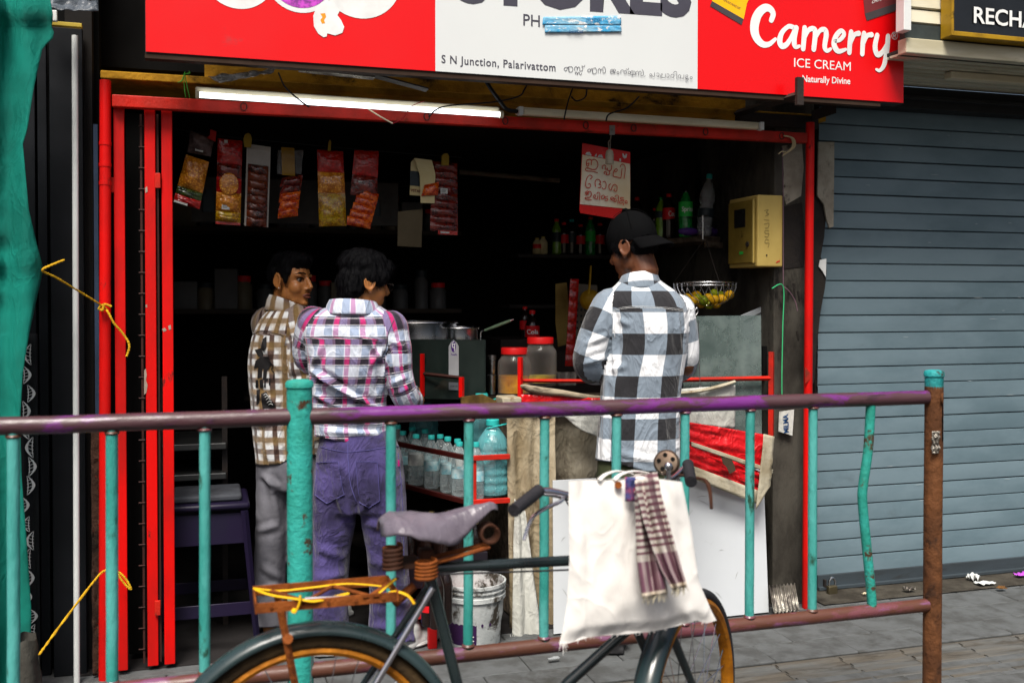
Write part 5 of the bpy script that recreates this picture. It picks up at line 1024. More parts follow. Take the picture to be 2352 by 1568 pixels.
# shelves with bottles deep in the shop
for k, (Y, v, ua, ub) in enumerate([(5.75, 583, 1190, 1420), (5.75, 700, 1170, 1300)]):
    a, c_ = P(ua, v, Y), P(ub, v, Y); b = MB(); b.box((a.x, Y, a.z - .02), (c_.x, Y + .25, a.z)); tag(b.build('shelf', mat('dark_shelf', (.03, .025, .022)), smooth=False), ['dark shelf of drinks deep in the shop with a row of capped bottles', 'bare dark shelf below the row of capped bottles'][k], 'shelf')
zz = P(1300, 583, 5.75).z
for k, (u, h, r, m_, cap_, lab_, nm) in enumerate([(1237, .10, .028, m_cardcream, m_gold, m_lab_red, 'short brown can'), (1251, .11, .028, m_cardcream, m_gold, None, 'short amber can'), (1282, .22, .03, m_lime_gl, m_lidred, m_lab_dark, 'olive bottle'), (1299, .20, .03, m_cola, m_lidred, m_lab_red, 'cola bottle with plain red band'),
                                            (1317, .22, .03, m_cola, m_teal, m_lab_dark, 'black bottle'), (1337, .19, .03, m_cola, m_lidred, m_lab_red, 'stout cola bottle'), (1360, .24, .032, m_green_gl, m_lidred, m_lab_green, 'green bottle'), (1382, .2, .03, m_cola, m_lidred, m_lab_red, 'tall cola bottle')]):
    p = P(u, 583, 5.82); bottle('drink_bottle', nm + ' on the dark shelf deep in the shop', (p.x, 5.85, zz), h, r, 'bottle', 'drinks on the dark inner shelf', m_, cap_, lab_, 0, .4, (.35, .62))
# ------------------------------------------------------------------ right shelf with soft drinks
zS = P(1612, 541, 4.78).z
S_ = [PZ(1500, 551, zS), PZ(1612, 541, zS), PZ(1690, 546, zS)]
b = MB(); b.prism([S_[0], S_[1], S_[2], S_[2] + Vector((0, .5, 0)), S_[0] + Vector((0, .5, 0))], (0, 0, -.03)); tag(b.build('shelf', m_wood, smooth=False, bevel=.003), 'worn wooden shelf holding soft drink bottles beside the meter box', 'shelf')
b = MB(); b.obox(S_[1] + Vector((.02, -.02, -.062)), S_[2] - S_[1], (0, .03, 0), (0, 0, .03)); tag(b.build('shelf_batten', m_wood, smooth=False), 'short wooden batten under the soft drink shelf', 'batten')
def sbot(u, v, dY, label, h, r, body, cap, lab_, **kw):
    q = PZ(u, v, zS); s_ = bottle('soft_drink', label, (q.x, q.y + dY, zS + .001), h, r, 'bottle', 'soft drinks on the wooden shelf', body, cap, lab_, **kw); return s_
sbot(1514, 550, .06, 'small dark soft drink bottle behind the black cap on the wooden shelf', .18, .026, m_cola, m_lidred, m_lab_dark)
sbot(1536, 547, .10, 'lime green soft drink bottle on the wooden shelf', .235, .033, m_lime_gl, m_green_gl, m_lab_dark, waist=.1, labz=(.5, .66))
sbot(1562, 545, .14, 'cola bottle with red label on the wooden shelf', .25, .035, m_cola, m_lidred, m_lab_red, labz=(.42, .68), text=('Coca', .03, .2, .05))
sbot(1590, 543, .08, 'green soft drink bottle with bright green Sprite label', .265, .038, m_green_gl, m_cola, m_lab_green, labz=(.42, .72), text=('Sprite', .026, -.1, .07))
sbot(1500, 548, .22, 'cola bottle with red cap half behind the black cap', .25, .035, m_cola, m_lidred, m_lab_red)
q = PZ(1632, 541, zS)
t = bottle('crushed_bottle', 'crumpled empty clear bottle leaning on the wooden shelf', (q.x - .01, q.y + .06, zS), .335, .042, 'bottle', None, glassy('crushed_pet', (.82, .85, .86), .12, 1.15, .75, bump=.9), m_teal, m_lab_dark, 30, .32, (.30, .44), squash=.22, tilt=(0, rad(6), 0))
b = MB(); c = PZ(1585, 540, zS) + Vector((0, .0, .02)); b.ball(c + Vector((0, .02, 0)), (.06, .03, .022), 14, 8); b.ball(c + Vector((.14, .08, .005)), (.07, .04, .03), 14, 8)
for k in range(0): pass
tag(b.build('purple_packets', mat('purple_wrap', (.06, .02, .16), (.03, .015, .08), 14, rough=.25, bump=.6, bsc=50), kind='stuff'), 'crumpled purple wrappers on the wooden shelf', 'wrappers')
wr = thing('shelf_rail', 'thin wire rail along the front of the soft drink shelf', 'rail', S_[1]); h_ = Vector((0, -.012, .105))
b = MB(); b.tube([S_[0] + h_, S_[1] + h_, S_[2] + h_], .003, 6); b.build('rail', m_iron, wr); b = MB(); b.tube([S_[1] + Vector((0, -.012, -.02)), S_[1] + h_], .0035, 6); b.build('upright', m_steel, wr)
# wooden pole with cut end
b = MB(); a, c_ = P(1560, 400, 5.6), P(1768, 425, 4.55); b.tube([a, c_], .02, 12); pl_ = tag(b.build('wooden_pole', m_wood), 'smoke-stained wooden pole with pale cut end above the meter box', 'pole')
b = MB(); b.tube([c_, c_ + (c_ - a).normalized() * .05], [.021, .019], 12); b.build('cut_end', mat('fresh_wood', hx('#b98f52'), hx('#8a6432'), 12, rough=.8), pl_)
b = MB(); b.tube([P(1055, 395, 5.4), P(1285, 415, 5.35)], .014, 10); tag(b.build('wooden_pole', m_wood), 'dim horizontal pole behind the maroon snack strip', 'pole')
# meter box
MX0, MX1 = P(1740, 530, 4.26).x, P(1798, 530, 4.26).x; zt1_, zb1_ = P(1740, 447, 4.26).z, P(1740, 612, 4.26).z; MY1 = PX(1675, 530, MX0).y
m_box = mat('meter_cream', hx('#c2a960'), hx('#a48b46'), 4, .7, rough=.5, dirt=(hx('#5d4a20'), .62, .76, 5), stretch=(1, 1, .6)); m_boxd = mat('meter_olive', hx('#8a7430'), hx('#6b5a24'), 5, .7, rough=.55, dirt=(hx('#2f2610'), .60, .72, 7))
mb_ = thing('meter_box', 'cream painted steel electricity meter box numbered 31759', 'meter box', ((MX0 + MX1) / 2, 4.4, zb1_))
b = MB(); b.box((MX0, 4.26, zb1_), (MX1, MY1, zt1_)); b.build('case', m_box, mb_, bevel=.006, smooth=False)
b = MB(); b.box((MX0 - .012, 4.275, zb1_ + .02), (MX0 - .001, MY1 - .012, zt1_ - .02)); b.build('door', m_boxd, mb_, bevel=.003, smooth=False)
b = MB(); b.box((MX0 - .016, 4.272, zb1_ + .018), (MX0 - .011, 4.284, zt1_ - .022)); b.build('door_edge', m_box, mb_, smooth=False)
yc = (4.275 + MY1) / 2; hh = zt1_ - zb1_
b = MB(); b.box((MX0 - .0145, yc - .05, zb1_ + hh * .57), (MX0 - .011, yc + .055, zb1_ + hh * .83)); b.build('window', mat('meter_glass', (.015, .015, .015), rough=.2), mb_, smooth=False)
b = MB(); b.cyl((MX0 - .012, 4.33, zb1_ + hh * .32), (MX0 - .018, 4.33, zb1_ + hh * .32), .013, None, 14); b.build('knob', m_iron, mb_)
b = MB(); b.box((MX0 - .0135, yc - .03, zb1_ + hh * .185), (MX0 - .0115, yc + .005, zb1_ + hh * .225)); b.build('green_tag', m_lab_green, mb_, smooth=False)
m_pencil = mat('pencil', hx('#7d7040'), rough=.7)
def mfp(u, v): p = P(u, v, 4.2585); return p
strokes([[(1756, 484), (1765, 482), (1760, 488), (1766, 492), (1757, 497)], [(1755, 505), (1766, 506)], [(1755, 515), (1766, 513), (1764, 523), (1757, 524)], [(1766, 530), (1757, 530), (1758, 536), (1766, 537), (1763, 544), (1756, 543)], [(1766, 552), (1759, 550), (1757, 558), (1766, 558), (1764, 568)]], 0, 0, 1, 1.7, mfp, m_pencil, mb_)
b = MB(); b.cyl(mfp(1761, 586), mfp(1761, 586) + Vector((0, -.002, 0)), .004, None, 8); b.build('screw', m_iron, mb_)
b = MB(); b.obox(mfp(1783, 604), mfp(1791, 600) - mfp(1783, 604), (0, -.001, 0), (0, 0, .006)); b.build('red_mark', m_lab_red, mb_, smooth=False)
cable('conduit_string', 'thin pinkish string running down the wall beside the meter box', [P(1797, 340, 4.27), P(1799, 450, 4.25), P(1799, 560, 4.25), P(1799, 655, 4.25)], .0025, mat('pink_string', hx('#6d5560'), rough=.8), 'string')
cable('green_string', 'green string hanging down the grimy wall', [P(1773, 662, 4.22), P(1799, 658, 4.24), P(1798, 750, 4.24), P(1796, 850, 4.24), P(1796, 912, 4.24)], .0026, m_gtwine, 'string')
cable('purple_string', 'short dusky string hanging off the green string knot', [P(1800, 658, 4.24), P(1812, 668, 4.23), P(1826, 690, 4.23), P(1832, 714, 4.23)], .0025, mat('pink_string', hx('#6d5560')), 'string')
# ------------------------------------------------------------------ lemon basket
BC = P(1619, 649, 4.52); rs = 71 / scl(1619, 4.52); hb_ = .118
ba = thing('wire_basket', 'round steel wire basket of lemons hanging by the glass panel', 'basket', BC - Vector((0, 0, hb_)))
def brad(t): return rs * (math.sin(t * PI / 2) ** .62)
for z_, rr_ in ((0, rs), (-.014, rs * .985), (-hb_ + .004, rs * .33)):
    b = MB(); b.tube([BC + Vector((math.cos(a) * rr_, math.sin(a) * rr_, z_)) for a in [2 * PI * k / 48 for k in range(48)]], .0034 if z_ == 0 else .0024, 6, closed=True); b.build('ring', m_steel, ba)
for k in range(26):
    a = 2 * PI * k / 26; b = MB(); b.tube([BC + Vector((math.cos(a + .9 * (1 - t) ** 2) * brad(t), math.sin(a + .9 * (1 - t) ** 2) * brad(t), -hb_ * (1 - t ** 1.6))) for t in (.12, .25, .4, .55, .7, .85, 1)], .0021, 5); b.build('wire', m_steel, ba)
def lemon(c, r, m_, label):
    b = MB(); k = R.uniform(0, 9); ax = Vector((R.uniform(-1, 1), R.uniform(-1, 1), R.uniform(-.4, .4))).normalized(); e1 = ax.orthogonal().normalized(); e2 = ax.cross(e1)
    b.ball(c, (r, r, r * 1.16), 16, 12, (e1, e2, ax)); b.ball(c + ax * r * 1.1, r * .26, 8, 6); return tag(b.build('lemon', m_), label, 'lemon', 'lemons in the wire basket')
m_lem = mat('lemon_skin', hx('#d9a818'), hx('#c98f10'), 18, .6, rough=.38, bump=.25, bsc=140); m_lemg = mat('lime_skin', hx('#8f9a1c'), hx('#6d8218'), 14, .7, rough=.38, bump=.25, bsc=140)
s = scl(1619, 4.45)
for k, (u, v, dy, g_) in enumerate([(1577, 684, -.02, 0), (1592, 690, -.05, 0), (1604, 684, .03, 1), (1616, 690, -.07, 1), (1625, 684, .0, 0), (1640, 674, .03, 1), (1640, 688, -.08, 0), (1657, 686, -.05, 0), (1675, 677, -.02, 0), (1655, 678, .06, 1), (1610, 697, -.03, 0), (1628, 700, -.02, 1), (1645, 698, -.02, 0), (1600, 678, .09, 0)]):
    c = P(u, v, 4.52 + dy); lemon(c, 10.6 / s, m_lemg if g_ else m_lem, ['ripe yellow lemon in the wire basket', 'greenish lemon in the wire basket'][g_])
for k in range(3):
    a = 2 * PI * k / 3 + .5; cable('basket_chain', 'thin wire holding up the lemon basket', [BC + Vector((math.cos(a) * rs, math.sin(a) * rs, 0)), Vector((BC.x, BC.y, zS - .03))], .0012, m_iron, 'wire', 'basket wires')
# hanging spoon
t = thing('hanging_spoon', 'long steel spoon hanging on a hook before the glass panel', 'spoon', P(1596, 830, 4.28)); YS = 4.28
b = MB(); b.tube([P(1592, 724, YS), P(1594, 760, YS), P(1597, 800, YS)], [.016, .012, .008], 10, flat=.35, up=(0, -1, 0)); b.build('handle', m_steel, t)
b = MB(); b.ball(P(1597, 814, YS), (.022, .008, .034), 16, 10); b.build('bowl', m_steel, t)
b = MB(); b.tube(spline([P(1597, 712, YS), P(1601, 706, YS), P(1603, 716, YS), P(1598, 724, YS)], 6), .0022, 6); b.build('hook', m_steel, t)
cable('hook_wire', 'thin hooked wire hanging below the steel spoon', [P(1604, 735, 4.29), P(1605, 820, 4.29), P(1608, 880, 4.28), P(1606, 896, 4.27), P(1612, 886, 4.27)], .0016, m_steel, 'wire')
# glass panel and white panel behind it
t = NT('dusty_glass'); v_ = t.coord(rnd=False); nz = t.noise(v_, 6, 6); t.base(t.mix(t.rng(nz, .35, .7), hx('#6f837f'), hx('#8fa09c'))); t.set(rough=t.rng(nz, .3, .7, .12, .4), trans=.35, alpha=t.rng(nz, .3, .75, .5, .85), spec=.6); m_dglass = t.m
b = MB(); b.prism([P(u, v, 4.33) for u, v in [(1570, 726), (1748, 724), (1750, 1010), (1570, 1010)]], (0, .006, 0)); tag(b.build('display_glass', m_dglass, smooth=False), 'dusty greenish glass panel standing on the counter behind the hanging spoon', 'glass panel')
b = MB(); b.prism([P(u, v, 4.42) for u, v in [(1700, 725), (1760, 700), (1776, 800), (1775, 870), (1702, 870)]], (0, .01, 0)); wp_ = tag(b.build('plastic_board', mat('grey_white_plastic', hx('#9aa0a4'), hx('#858b8f'), 4, rough=.4), smooth=False, bevel=.003), 'tilted grey-white plastic panel behind the dusty glass', 'panel')
b = MB(); b.tube([P(u, v, 4.415) for u, v in [(1708, 738), (1753, 715), (1768, 800)]], .003, 6); b.build('panel_groove', m_iron, wp_)
b = MB(); b.box((P(1752, 795, 4.36).x, 4.36, P(1752, 860, 4.36).z), (P(1770, 795, 4.36).x, 4.40, P(1752, 795, 4.36).z)); tag(b.build('black_block', m_dark, smooth=False), 'black block behind the red post by the glass panel', 'block')
b = MB(); b.prism([P(u, v, 4.27) for u, v in [(1790, 945), (1824, 940), (1820, 1000), (1788, 990)]], (0, .002, 0)); sl = tag(b.build('sticker_sheet', m_tarpw, smooth=False), 'torn white sticker with blue print on the grimy pillar', 'sticker')
o = P(1812, 992, 4.268); b = MB(); put_text(b, 'MILMA', o, P(1810, 950, 4.268) - o, Vector((-.03, 0, -.004)), .02); b.build('lettering', mat('print_navy', hx('#1f4a7c')), sl, smooth=False)
# ------------------------------------------------------------------ left: stool, steel rack
stl = PZ(478, 1474, 0.0); stl.z = .005
sto = thing('plastic_stool', 'dark purple plastic stool standing behind the red gate strips', 'stool', stl)
HT, TW, BW_ = .62, .15, .205
def corner(sx, sy, z): k = TW + (BW_ - TW) * (1 - z / HT); return stl + Vector((sx * k, sy * k, z))
for sx in (-1, 1):
    for sy in (-1, 1):
        b = MB(); b.tube([corner(sx, sy, 0), corner(sx, sy, HT * .5), corner(sx, sy, HT - .02)], [.024, .026, .03], 6, flat=.6); b.build('leg', m_plum, sto)
for z, h_, nm in ((HT - .16, .13, 'apron'), (.16, .055, 'lower_rail')):
    for a_, c_ in (((-1, -1), (1, -1)), ((1, -1), (1, 1)), ((1, 1), (-1, 1)), ((-1, 1), (-1, -1))):
        b = MB(); b.prism([corner(*a_, z), corner(*c_, z), corner(*c_, z + h_), corner(*a_, z + h_)], (.006 if a_[0] == c_[0] else 0, .006 if a_[1] == c_[1] else 0, 0)); b.build(nm, m_plum, sto, bevel=.003)
b = MB(); b.cbox(stl + Vector((0, 0, HT)), (TW * 2 + .05, TW * 2 + .05, .03)); b.build('seat', m_plum, sto, bevel=.012)
b = MB(); b.cbox(stl + Vector((0, 0, HT + .03)), (TW * 1.9, TW * 1.8, .03)); tag(b.build('folded_cloth', mat('grey_cloth', hx('#3d4046'), hx('#1a1a1e'), 8, rough=.8), bevel=.01), 'folded grey cloth lying on the purple stool', 'cloth')
sr = thing('steel_rack', 'stainless steel work table edges in the dark behind the stool', 'table', (P(450, 1100, 4.75).x, 4.9, 0))
for v in (1022, 1092):
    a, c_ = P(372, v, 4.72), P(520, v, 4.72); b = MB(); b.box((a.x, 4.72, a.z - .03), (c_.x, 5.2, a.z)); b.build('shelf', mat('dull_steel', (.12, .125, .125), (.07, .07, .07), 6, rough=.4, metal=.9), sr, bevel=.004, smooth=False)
for u in (376, 516): a = P(u, 1000, 4.76); b = MB(); b.box((a.x - .012, 4.76, 0), (a.x + .012, 4.785, 1.15)); b.build('leg', m_iron, sr, smooth=False)

# ------------------------------------------------------------------ dim stock shelves along the back of the shop
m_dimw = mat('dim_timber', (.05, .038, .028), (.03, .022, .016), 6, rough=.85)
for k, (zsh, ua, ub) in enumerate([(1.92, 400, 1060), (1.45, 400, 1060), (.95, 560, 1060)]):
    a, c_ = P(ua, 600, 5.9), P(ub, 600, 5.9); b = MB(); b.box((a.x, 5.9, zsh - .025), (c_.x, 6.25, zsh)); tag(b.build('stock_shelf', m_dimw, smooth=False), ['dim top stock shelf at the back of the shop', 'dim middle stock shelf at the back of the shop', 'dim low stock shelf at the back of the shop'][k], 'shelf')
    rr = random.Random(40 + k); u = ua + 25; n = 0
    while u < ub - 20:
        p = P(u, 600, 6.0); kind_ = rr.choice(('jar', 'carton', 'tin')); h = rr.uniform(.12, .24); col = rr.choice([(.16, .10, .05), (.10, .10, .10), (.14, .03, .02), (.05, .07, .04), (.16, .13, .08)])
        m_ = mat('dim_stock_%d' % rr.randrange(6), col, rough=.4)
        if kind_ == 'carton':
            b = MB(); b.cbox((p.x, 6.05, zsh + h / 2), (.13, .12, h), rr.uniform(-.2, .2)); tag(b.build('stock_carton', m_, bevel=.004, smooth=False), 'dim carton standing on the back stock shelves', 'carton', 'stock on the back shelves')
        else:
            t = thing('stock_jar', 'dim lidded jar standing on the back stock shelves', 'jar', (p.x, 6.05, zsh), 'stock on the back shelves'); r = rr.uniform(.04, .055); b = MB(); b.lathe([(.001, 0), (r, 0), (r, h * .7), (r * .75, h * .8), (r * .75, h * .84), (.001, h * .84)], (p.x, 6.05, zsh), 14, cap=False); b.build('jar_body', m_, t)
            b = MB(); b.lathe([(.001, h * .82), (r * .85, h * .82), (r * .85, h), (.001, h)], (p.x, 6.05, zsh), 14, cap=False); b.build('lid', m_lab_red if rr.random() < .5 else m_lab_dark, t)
        u += rr.uniform(34, 52); n += 1
# ================================================================== people
from mathutils.bvhtree import BVHTree
from mathutils import geometry as geo
def fuse(mb, vox, it=2):
    """union of overlapping pieces as one continuous surface: (n,3) array and faces"""
    me = bpy.data.meshes.new('f'); me.from_pydata([tuple(v) for v in mb.v], [], mb.f); ob = bpy.data.objects.new('f', me); COL.objects.link(ob)
    bm = bmesh.new(); bm.from_mesh(me); bmesh.ops.recalc_face_normals(bm, faces=bm.faces); bm.to_mesh(me); bm.free()
    md = ob.modifiers.new('r', 'REMESH'); md.mode = 'VOXEL'; md.voxel_size = vox
    dg = bpy.context.evaluated_depsgraph_get(); m2 = bpy.data.meshes.new_from_object(ob.evaluated_get(dg))
    n = len(m2.vertices); V = np.empty(n * 3); m2.vertices.foreach_get('co', V); V = V.reshape(n, 3)
    E = np.empty(len(m2.edges) * 2, int); m2.edges.foreach_get('vertices', E); E = E.reshape(-1, 2)
    F = [tuple(p.vertices) for p in m2.polygons]
    bpy.data.objects.remove(ob); bpy.data.meshes.remove(me); bpy.data.meshes.remove(m2)
    deg = np.bincount(E.ravel(), minlength=n).astype(float)[:, None]; deg[deg == 0] = 1
    for _ in range(it):
        S = np.zeros_like(V); np.add.at(S, E[:, 0], V[E[:, 1]]); np.add.at(S, E[:, 1], V[E[:, 0]]); V = V * .4 + .6 * S / deg
    return V, F
def normals(V, F):
    N = np.zeros_like(V)
    q = np.array([f if len(f) == 4 else (*f, f[2]) for f in F]); a = np.cross(V[q[:, 2]] - V[q[:, 0]], V[q[:, 3]] - V[q[:, 1]])
    for k in range(4): np.add.at(N, q[:, k], a)
    L = np.linalg.norm(N, axis=1)[:, None]; L[L == 0] = 1; return N / L
def pixa(V):
    q = V - np.array(C0); x = q @ np.array(_R); f = q @ np.array(_F); z = q[:, 2]
    dep = f * math.cos(PITCH) - z * math.sin(PITCH); up = z * math.cos(PITCH) + f * math.sin(PITCH); return 1176 + FPX * x / dep, CY0 - FPX * up / dep
def mesh_ob(name, V, F, m_, parent=None, loc=None, uv=None):
    me = bpy.data.meshes.new(name); root = parent
    while root is not None and root.parent is not None: root = root.parent
    o = np.array(root.location if root is not None else loc)
    used = sorted({i for f in F for i in f}); mp = {v: i for i, v in enumerate(used)}
    me.from_pydata([tuple(x) for x in (V[used] - o)], [], [tuple(mp[i] for i in f) for f in F])
    if uv is not None:
        ul = me.uv_layers.new(name='UVMap'); ul.data.foreach_set('uv', np.array([c for f in uv for c in f]).ravel())
    me.shade_smooth(); me.materials.append(m_); ob = bpy.data.objects.new(name, me); COL.objects.link(ob)
    if parent is not None: ob.parent = parent
    else: ob.location = tuple(o)
    return ob
def loft_rows(mb, rows, d, n=28, steps=36, power=2.4, shrink=1.0):
    """rows: (v, u_left, u_right, half depth m, depth offset m) -> closed loft; returns sampler of centre and radii by height"""
    A = np.array(rows, float); t = np.linspace(0, len(rows) - 1, steps); ring = []
    for q in t:
        i = min(int(q), len(rows) - 2); p = [A[max(i - 1, 0)], A[i], A[i + 1], A[min(i + 2, len(rows) - 1)]]; x = q - i
        r = .5 * (2 * p[1] + (p[2] - p[0]) * x + (2 * p[0] - 5 * p[1] + 4 * p[2] - p[3]) * x * x + (3 * p[1] - p[0] - 3 * p[2] + p[3]) * x ** 3)
        dd = d + r[4]; c = D((r[1] + r[2]) / 2, r[0], dd); rx = (r[2] - r[1]) / 2 / (FPX / dd) * shrink; ring.append((c, rx, r[3] * shrink))
    vs = []
    for c, rx, ry in ring:
        for k in range(n):
            a = 2 * PI * k / n; ca, sa = math.cos(a), math.sin(a)
            vs.append(c + _R * (rx * math.copysign(abs(ca) ** (2 / power), ca)) + _F * (ry * math.copysign(abs(sa) ** (2 / power), sa)))
    N = len(ring); fs = [(i * n + k, i * n + (k + 1) % n, (i + 1) * n + (k + 1) % n, (i + 1) * n + k) for i in range(N - 1) for k in range(n)]
    fs += [tuple(range(n)), tuple(range((N - 1) * n, N * n))]; mb.add(vs, fs); return ring
def limb(mb, pts, radii, n=14, k=6):
    pp = spline(pts, k); mb.tube(pp, lerps(radii, len(pp)), n); mb.ball(pp[0], radii[0], 12, 8); mb.ball(pp[-1], radii[-1], 12, 8); return pp
def hand(mb, w, fwd, side, palm):
    """five bent fingers on a palm; w wrist, fwd finger direction, side thumb direction, palm normal"""
    w, fwd, side, palm = vv(w), vv(fwd).normalized(), vv(side).normalized(), vv(palm).normalized()
    mb.ball(w + fwd * .045, (.05, .04, .017), 12, 8, (fwd, side, palm)); mb.tube([w - fwd * .03, w + fwd * .03], [.027, .026], 10)
    for i, L in enumerate((.072, .08, .074, .058)):
        b0 = w + fwd * .08 + side * (.028 - .019 * i); mb.tube([b0 - fwd * .02, b0 + fwd * L * .45 + palm * .006, b0 + fwd * L * .8 + palm * .022, b0 + fwd * L * .9 + palm * .042], [.0092, .009, .0082, .007], 8)
    mb.tube([w + fwd * .02 + side * .025, w + fwd * .05 + side * .055 + palm * .01, w + fwd * .085 + side * .062 + palm * .025], [.012, .0105, .008], 8)
def head_frame(facing, tilt=0.0):
    x = (facing - _Z * facing.z).normalized(); x = (x * math.cos(tilt) + _Z * math.sin(tilt)).normalized(); y = _Z.cross(x).normalized(); return x, y, x.cross(y)
def head(mb, o, fr, k=1.0, neck=None):
    L = lambda p: o + (fr[0] * p[0] + fr[1] * p[1] + fr[2] * p[2]) * k
    def el(c, r, n=18, m=14): mb.ball(L(c), tuple(q * k for q in r), n, m, fr)
    el((-.012, 0, .035), (.097, .076, .088)); el((.03, 0, -.035), (.06, .058, .07)); el((.05, 0, -.085), (.034, .032, .03)); el((.072, 0, -.098), (.018, .021, .017)); el((.03, 0, -.075), (.05, .048, .04))
    for s in (-1, 1):
        el((.005, s * .043, -.055), (.036, .019, .038)); el((.048, s * .036, -.03), (.034, .027, .034)); el((.064, s * .03, .026), (.019, .028, .012)); mb.tube([L((-.018 + .022 * math.cos(q), s * (.084 + .004 * math.cos(q)), .0 + .031 * math.sin(q))) for q in [2 * PI * j / 16 for j in range(16)]], .0048 * k, 8, closed=True); el((-.016, s * .078, -.004), (.02, .007, .028)); el((-.008, s * .079, -.032), (.012, .008, .013)); el((.09, s * .0125, -.034), (.012, .0085, .0085))
    mb.tube([L((.078, 0, .022)), L((.094, 0, .002)), L((.109, 0, -.027)), L((.102, 0, -.036))], [.0095 * k, .0098 * k, .0125 * k, .010 * k], 10)
    el((.081, 0, -.058), (.014, .025, .0075)); el((.079, 0, -.0715), (.014, .021, .0085)); el((.074, 0, -.05), (.016, .03, .016))
    mb.tube([L((-.028, 0, -.03)), L((-.04, 0, -.10)), neck if neck is not None else L((-.05, 0, -.19))], [.056 * k, .056 * k, .068 * k], 16)
    return L
m_skin = None
def skin_mat(name, c, c2):
    t = NT(name); v = t.coord(rnd=False); t.base(t.mix(t.rng(t.noise(v, 9), .35, .7), c, c2)); t.set(rough=.42, spec=.45, sss=.12); t.p.inputs['Subsurface Radius'].default_value = (.5, .2, .1); t.p.inputs['Subsurface Scale'].default_value = .008
    t.bump(t.noise(v, 260, 2), .08, .003); return t.m
m_skin1 = skin_mat('skin_warm_brown', (.43, .175, .05), (.33, .125, .036)); m_skin3 = skin_mat('skin_dark_brown', (.17, .06, .024), (.12, .042, .018))
t = NT('black_hair'); v = t.coord((8, 8, 90), rnd=False); nz = t.noise(v, 8, 4); t.base(t.mix(nz, (.0015, .0015, .002), (.005, .005, .006))); t.set(rough=.5, spec=.05); t.bump(nz, .6, .006); m_hair = t.m
m_eyew = mat('eye_white', (.22, .18, .15), rough=.2); m_iris = mat('iris', (.012, .007, .005), rough=.1)
def weave(t, col, amount=.12):
    u = t.node('ShaderNodeUVMap'); mp = t.node('ShaderNodeMapping'); t.l.new(u.outputs[0], mp.inputs[0]); mp.inputs['Scale'].default_value = (1, 1, 1)
    n = t.noise(mp.outputs[0], 900, 2); n2 = t.noise(mp.outputs[0], 9, 5)
    c = t.mix(t.math('MULTIPLY', t.rng(n2, .35, .7), amount), col, (.05, .05, .06)); t.base(c); t.set(rough=.82, spec=.25, sheen=.25)
    t.bump(t.math('ADD', t.math('MULTIPLY', n, .10), creases(t)), .42, .012)
def stripe_nodes(t, axis, period, phase=0.0):
    u = t.node('ShaderNodeUVMap'); sp = t.node('ShaderNodeSeparateXYZ'); t.l.new(u.outputs[0], sp.inputs[0])
    return t.math('FRACT', t.math('ADD', t.math('DIVIDE', sp.outputs[axis], period), phase + 20.0))
def band(t, x, a, b, soft=.02):
    return t.math('MULTIPLY', t.rng(x, a - soft, a + soft), t.math('SUBTRACT', 1.0, t.rng(x, b - soft, b + soft)))
# black and white buffalo check
t = NT('buffalo_check'); PCH = .176
bx_ = band(t, stripe_nodes(t, 0, PCH, .68), .02, .52, .006); by_ = band(t, stripe_nodes(t, 1, PCH, .77), .02, .52, .006)
both = t.math('MULTIPLY', bx_, by_); any_ = t.math('MAXIMUM', bx_, by_); col = t.mix(any_, hx('#e6e9ec'), hx('#7d8a97')); col = t.mix(both, col, (.016, .016, .019)); weave(t, col, .06); m_buff = t.m
# brown and cream check
t = NT('brown_check'); per = .052; x, y = stripe_nodes(t, 0, per), stripe_nodes(t, 1, per, .3)
col = hx('#cfd2d4'); col = t.mix(t.math('MULTIPLY', band(t, x, .20, .64, .055), .95), col, hx('#43240e')); col = t.mix(t.math('MULTIPLY', band(t, y, .22, .66, .06), .82), col, hx('#4d2a0e'))
col = t.mix(t.math('MULTIPLY', t.math('MULTIPLY', band(t, x, .22, .62, .05), band(t, y, .24, .64, .05)), .92), col, hx('#240f05')); x2 = stripe_nodes(t, 0, per * 2, .1); y2 = stripe_nodes(t, 1, per * 2, .2)
col = t.mix(t.math('MULTIPLY', t.math('MAXIMUM', band(t, x2, .1, .42, .08), band(t, y2, .55, .9, .08)), .5), col, hx('#8f7444')); weave(t, col, .12); m_brown = t.m
# magenta, navy and white check
t = NT('magenta_check'); per = .083; x, y = stripe_nodes(t, 0, per, .5), stripe_nodes(t, 1, per, .35)
col = hx('#ccd2de'); nv = band(t, x, .03, .36, .012); mg = band(t, x, .40, .60, .02); lb = band(t, x, .64, .92, .015); dk = band(t, y, .18, .60, .012)
col = t.mix(t.math('MULTIPLY', nv, .75), col, hx('#7c90b0')); col = t.mix(t.math('MULTIPLY', mg, .7), col, hx('#a24a90')); col = t.mix(t.math('MULTIPLY', lb, .25), col, hx('#b4c0d2'))
col = t.mix(t.math('MULTIPLY', dk, .9), col, hx('#4a1648')); col = t.mix(t.math('MULTIPLY', t.math('MULTIPLY', dk, nv), .93), col, hx('#120e1c')); col = t.mix(t.math('MULTIPLY', t.math('MULTIPLY', dk, mg), .75), col, hx('#c01068'))
col = t.mix(t.math('MULTIPLY', t.math('MULTIPLY', dk, lb), .5), col, hx('#7f78a6'))
for yy in (.13, .58): col = t.mix(t.math('MULTIPLY', band(t, y, yy, yy + .025, .008), .7), col, hx('#2a2236'))
for yy in (.07, .20, .52, .65): col = t.mix(t.math('MULTIPLY', band(t, y, yy, yy + .02, .007), .85), col, hx('#f0f0f3'))
weave(t, col, .1); m_mag = t.m
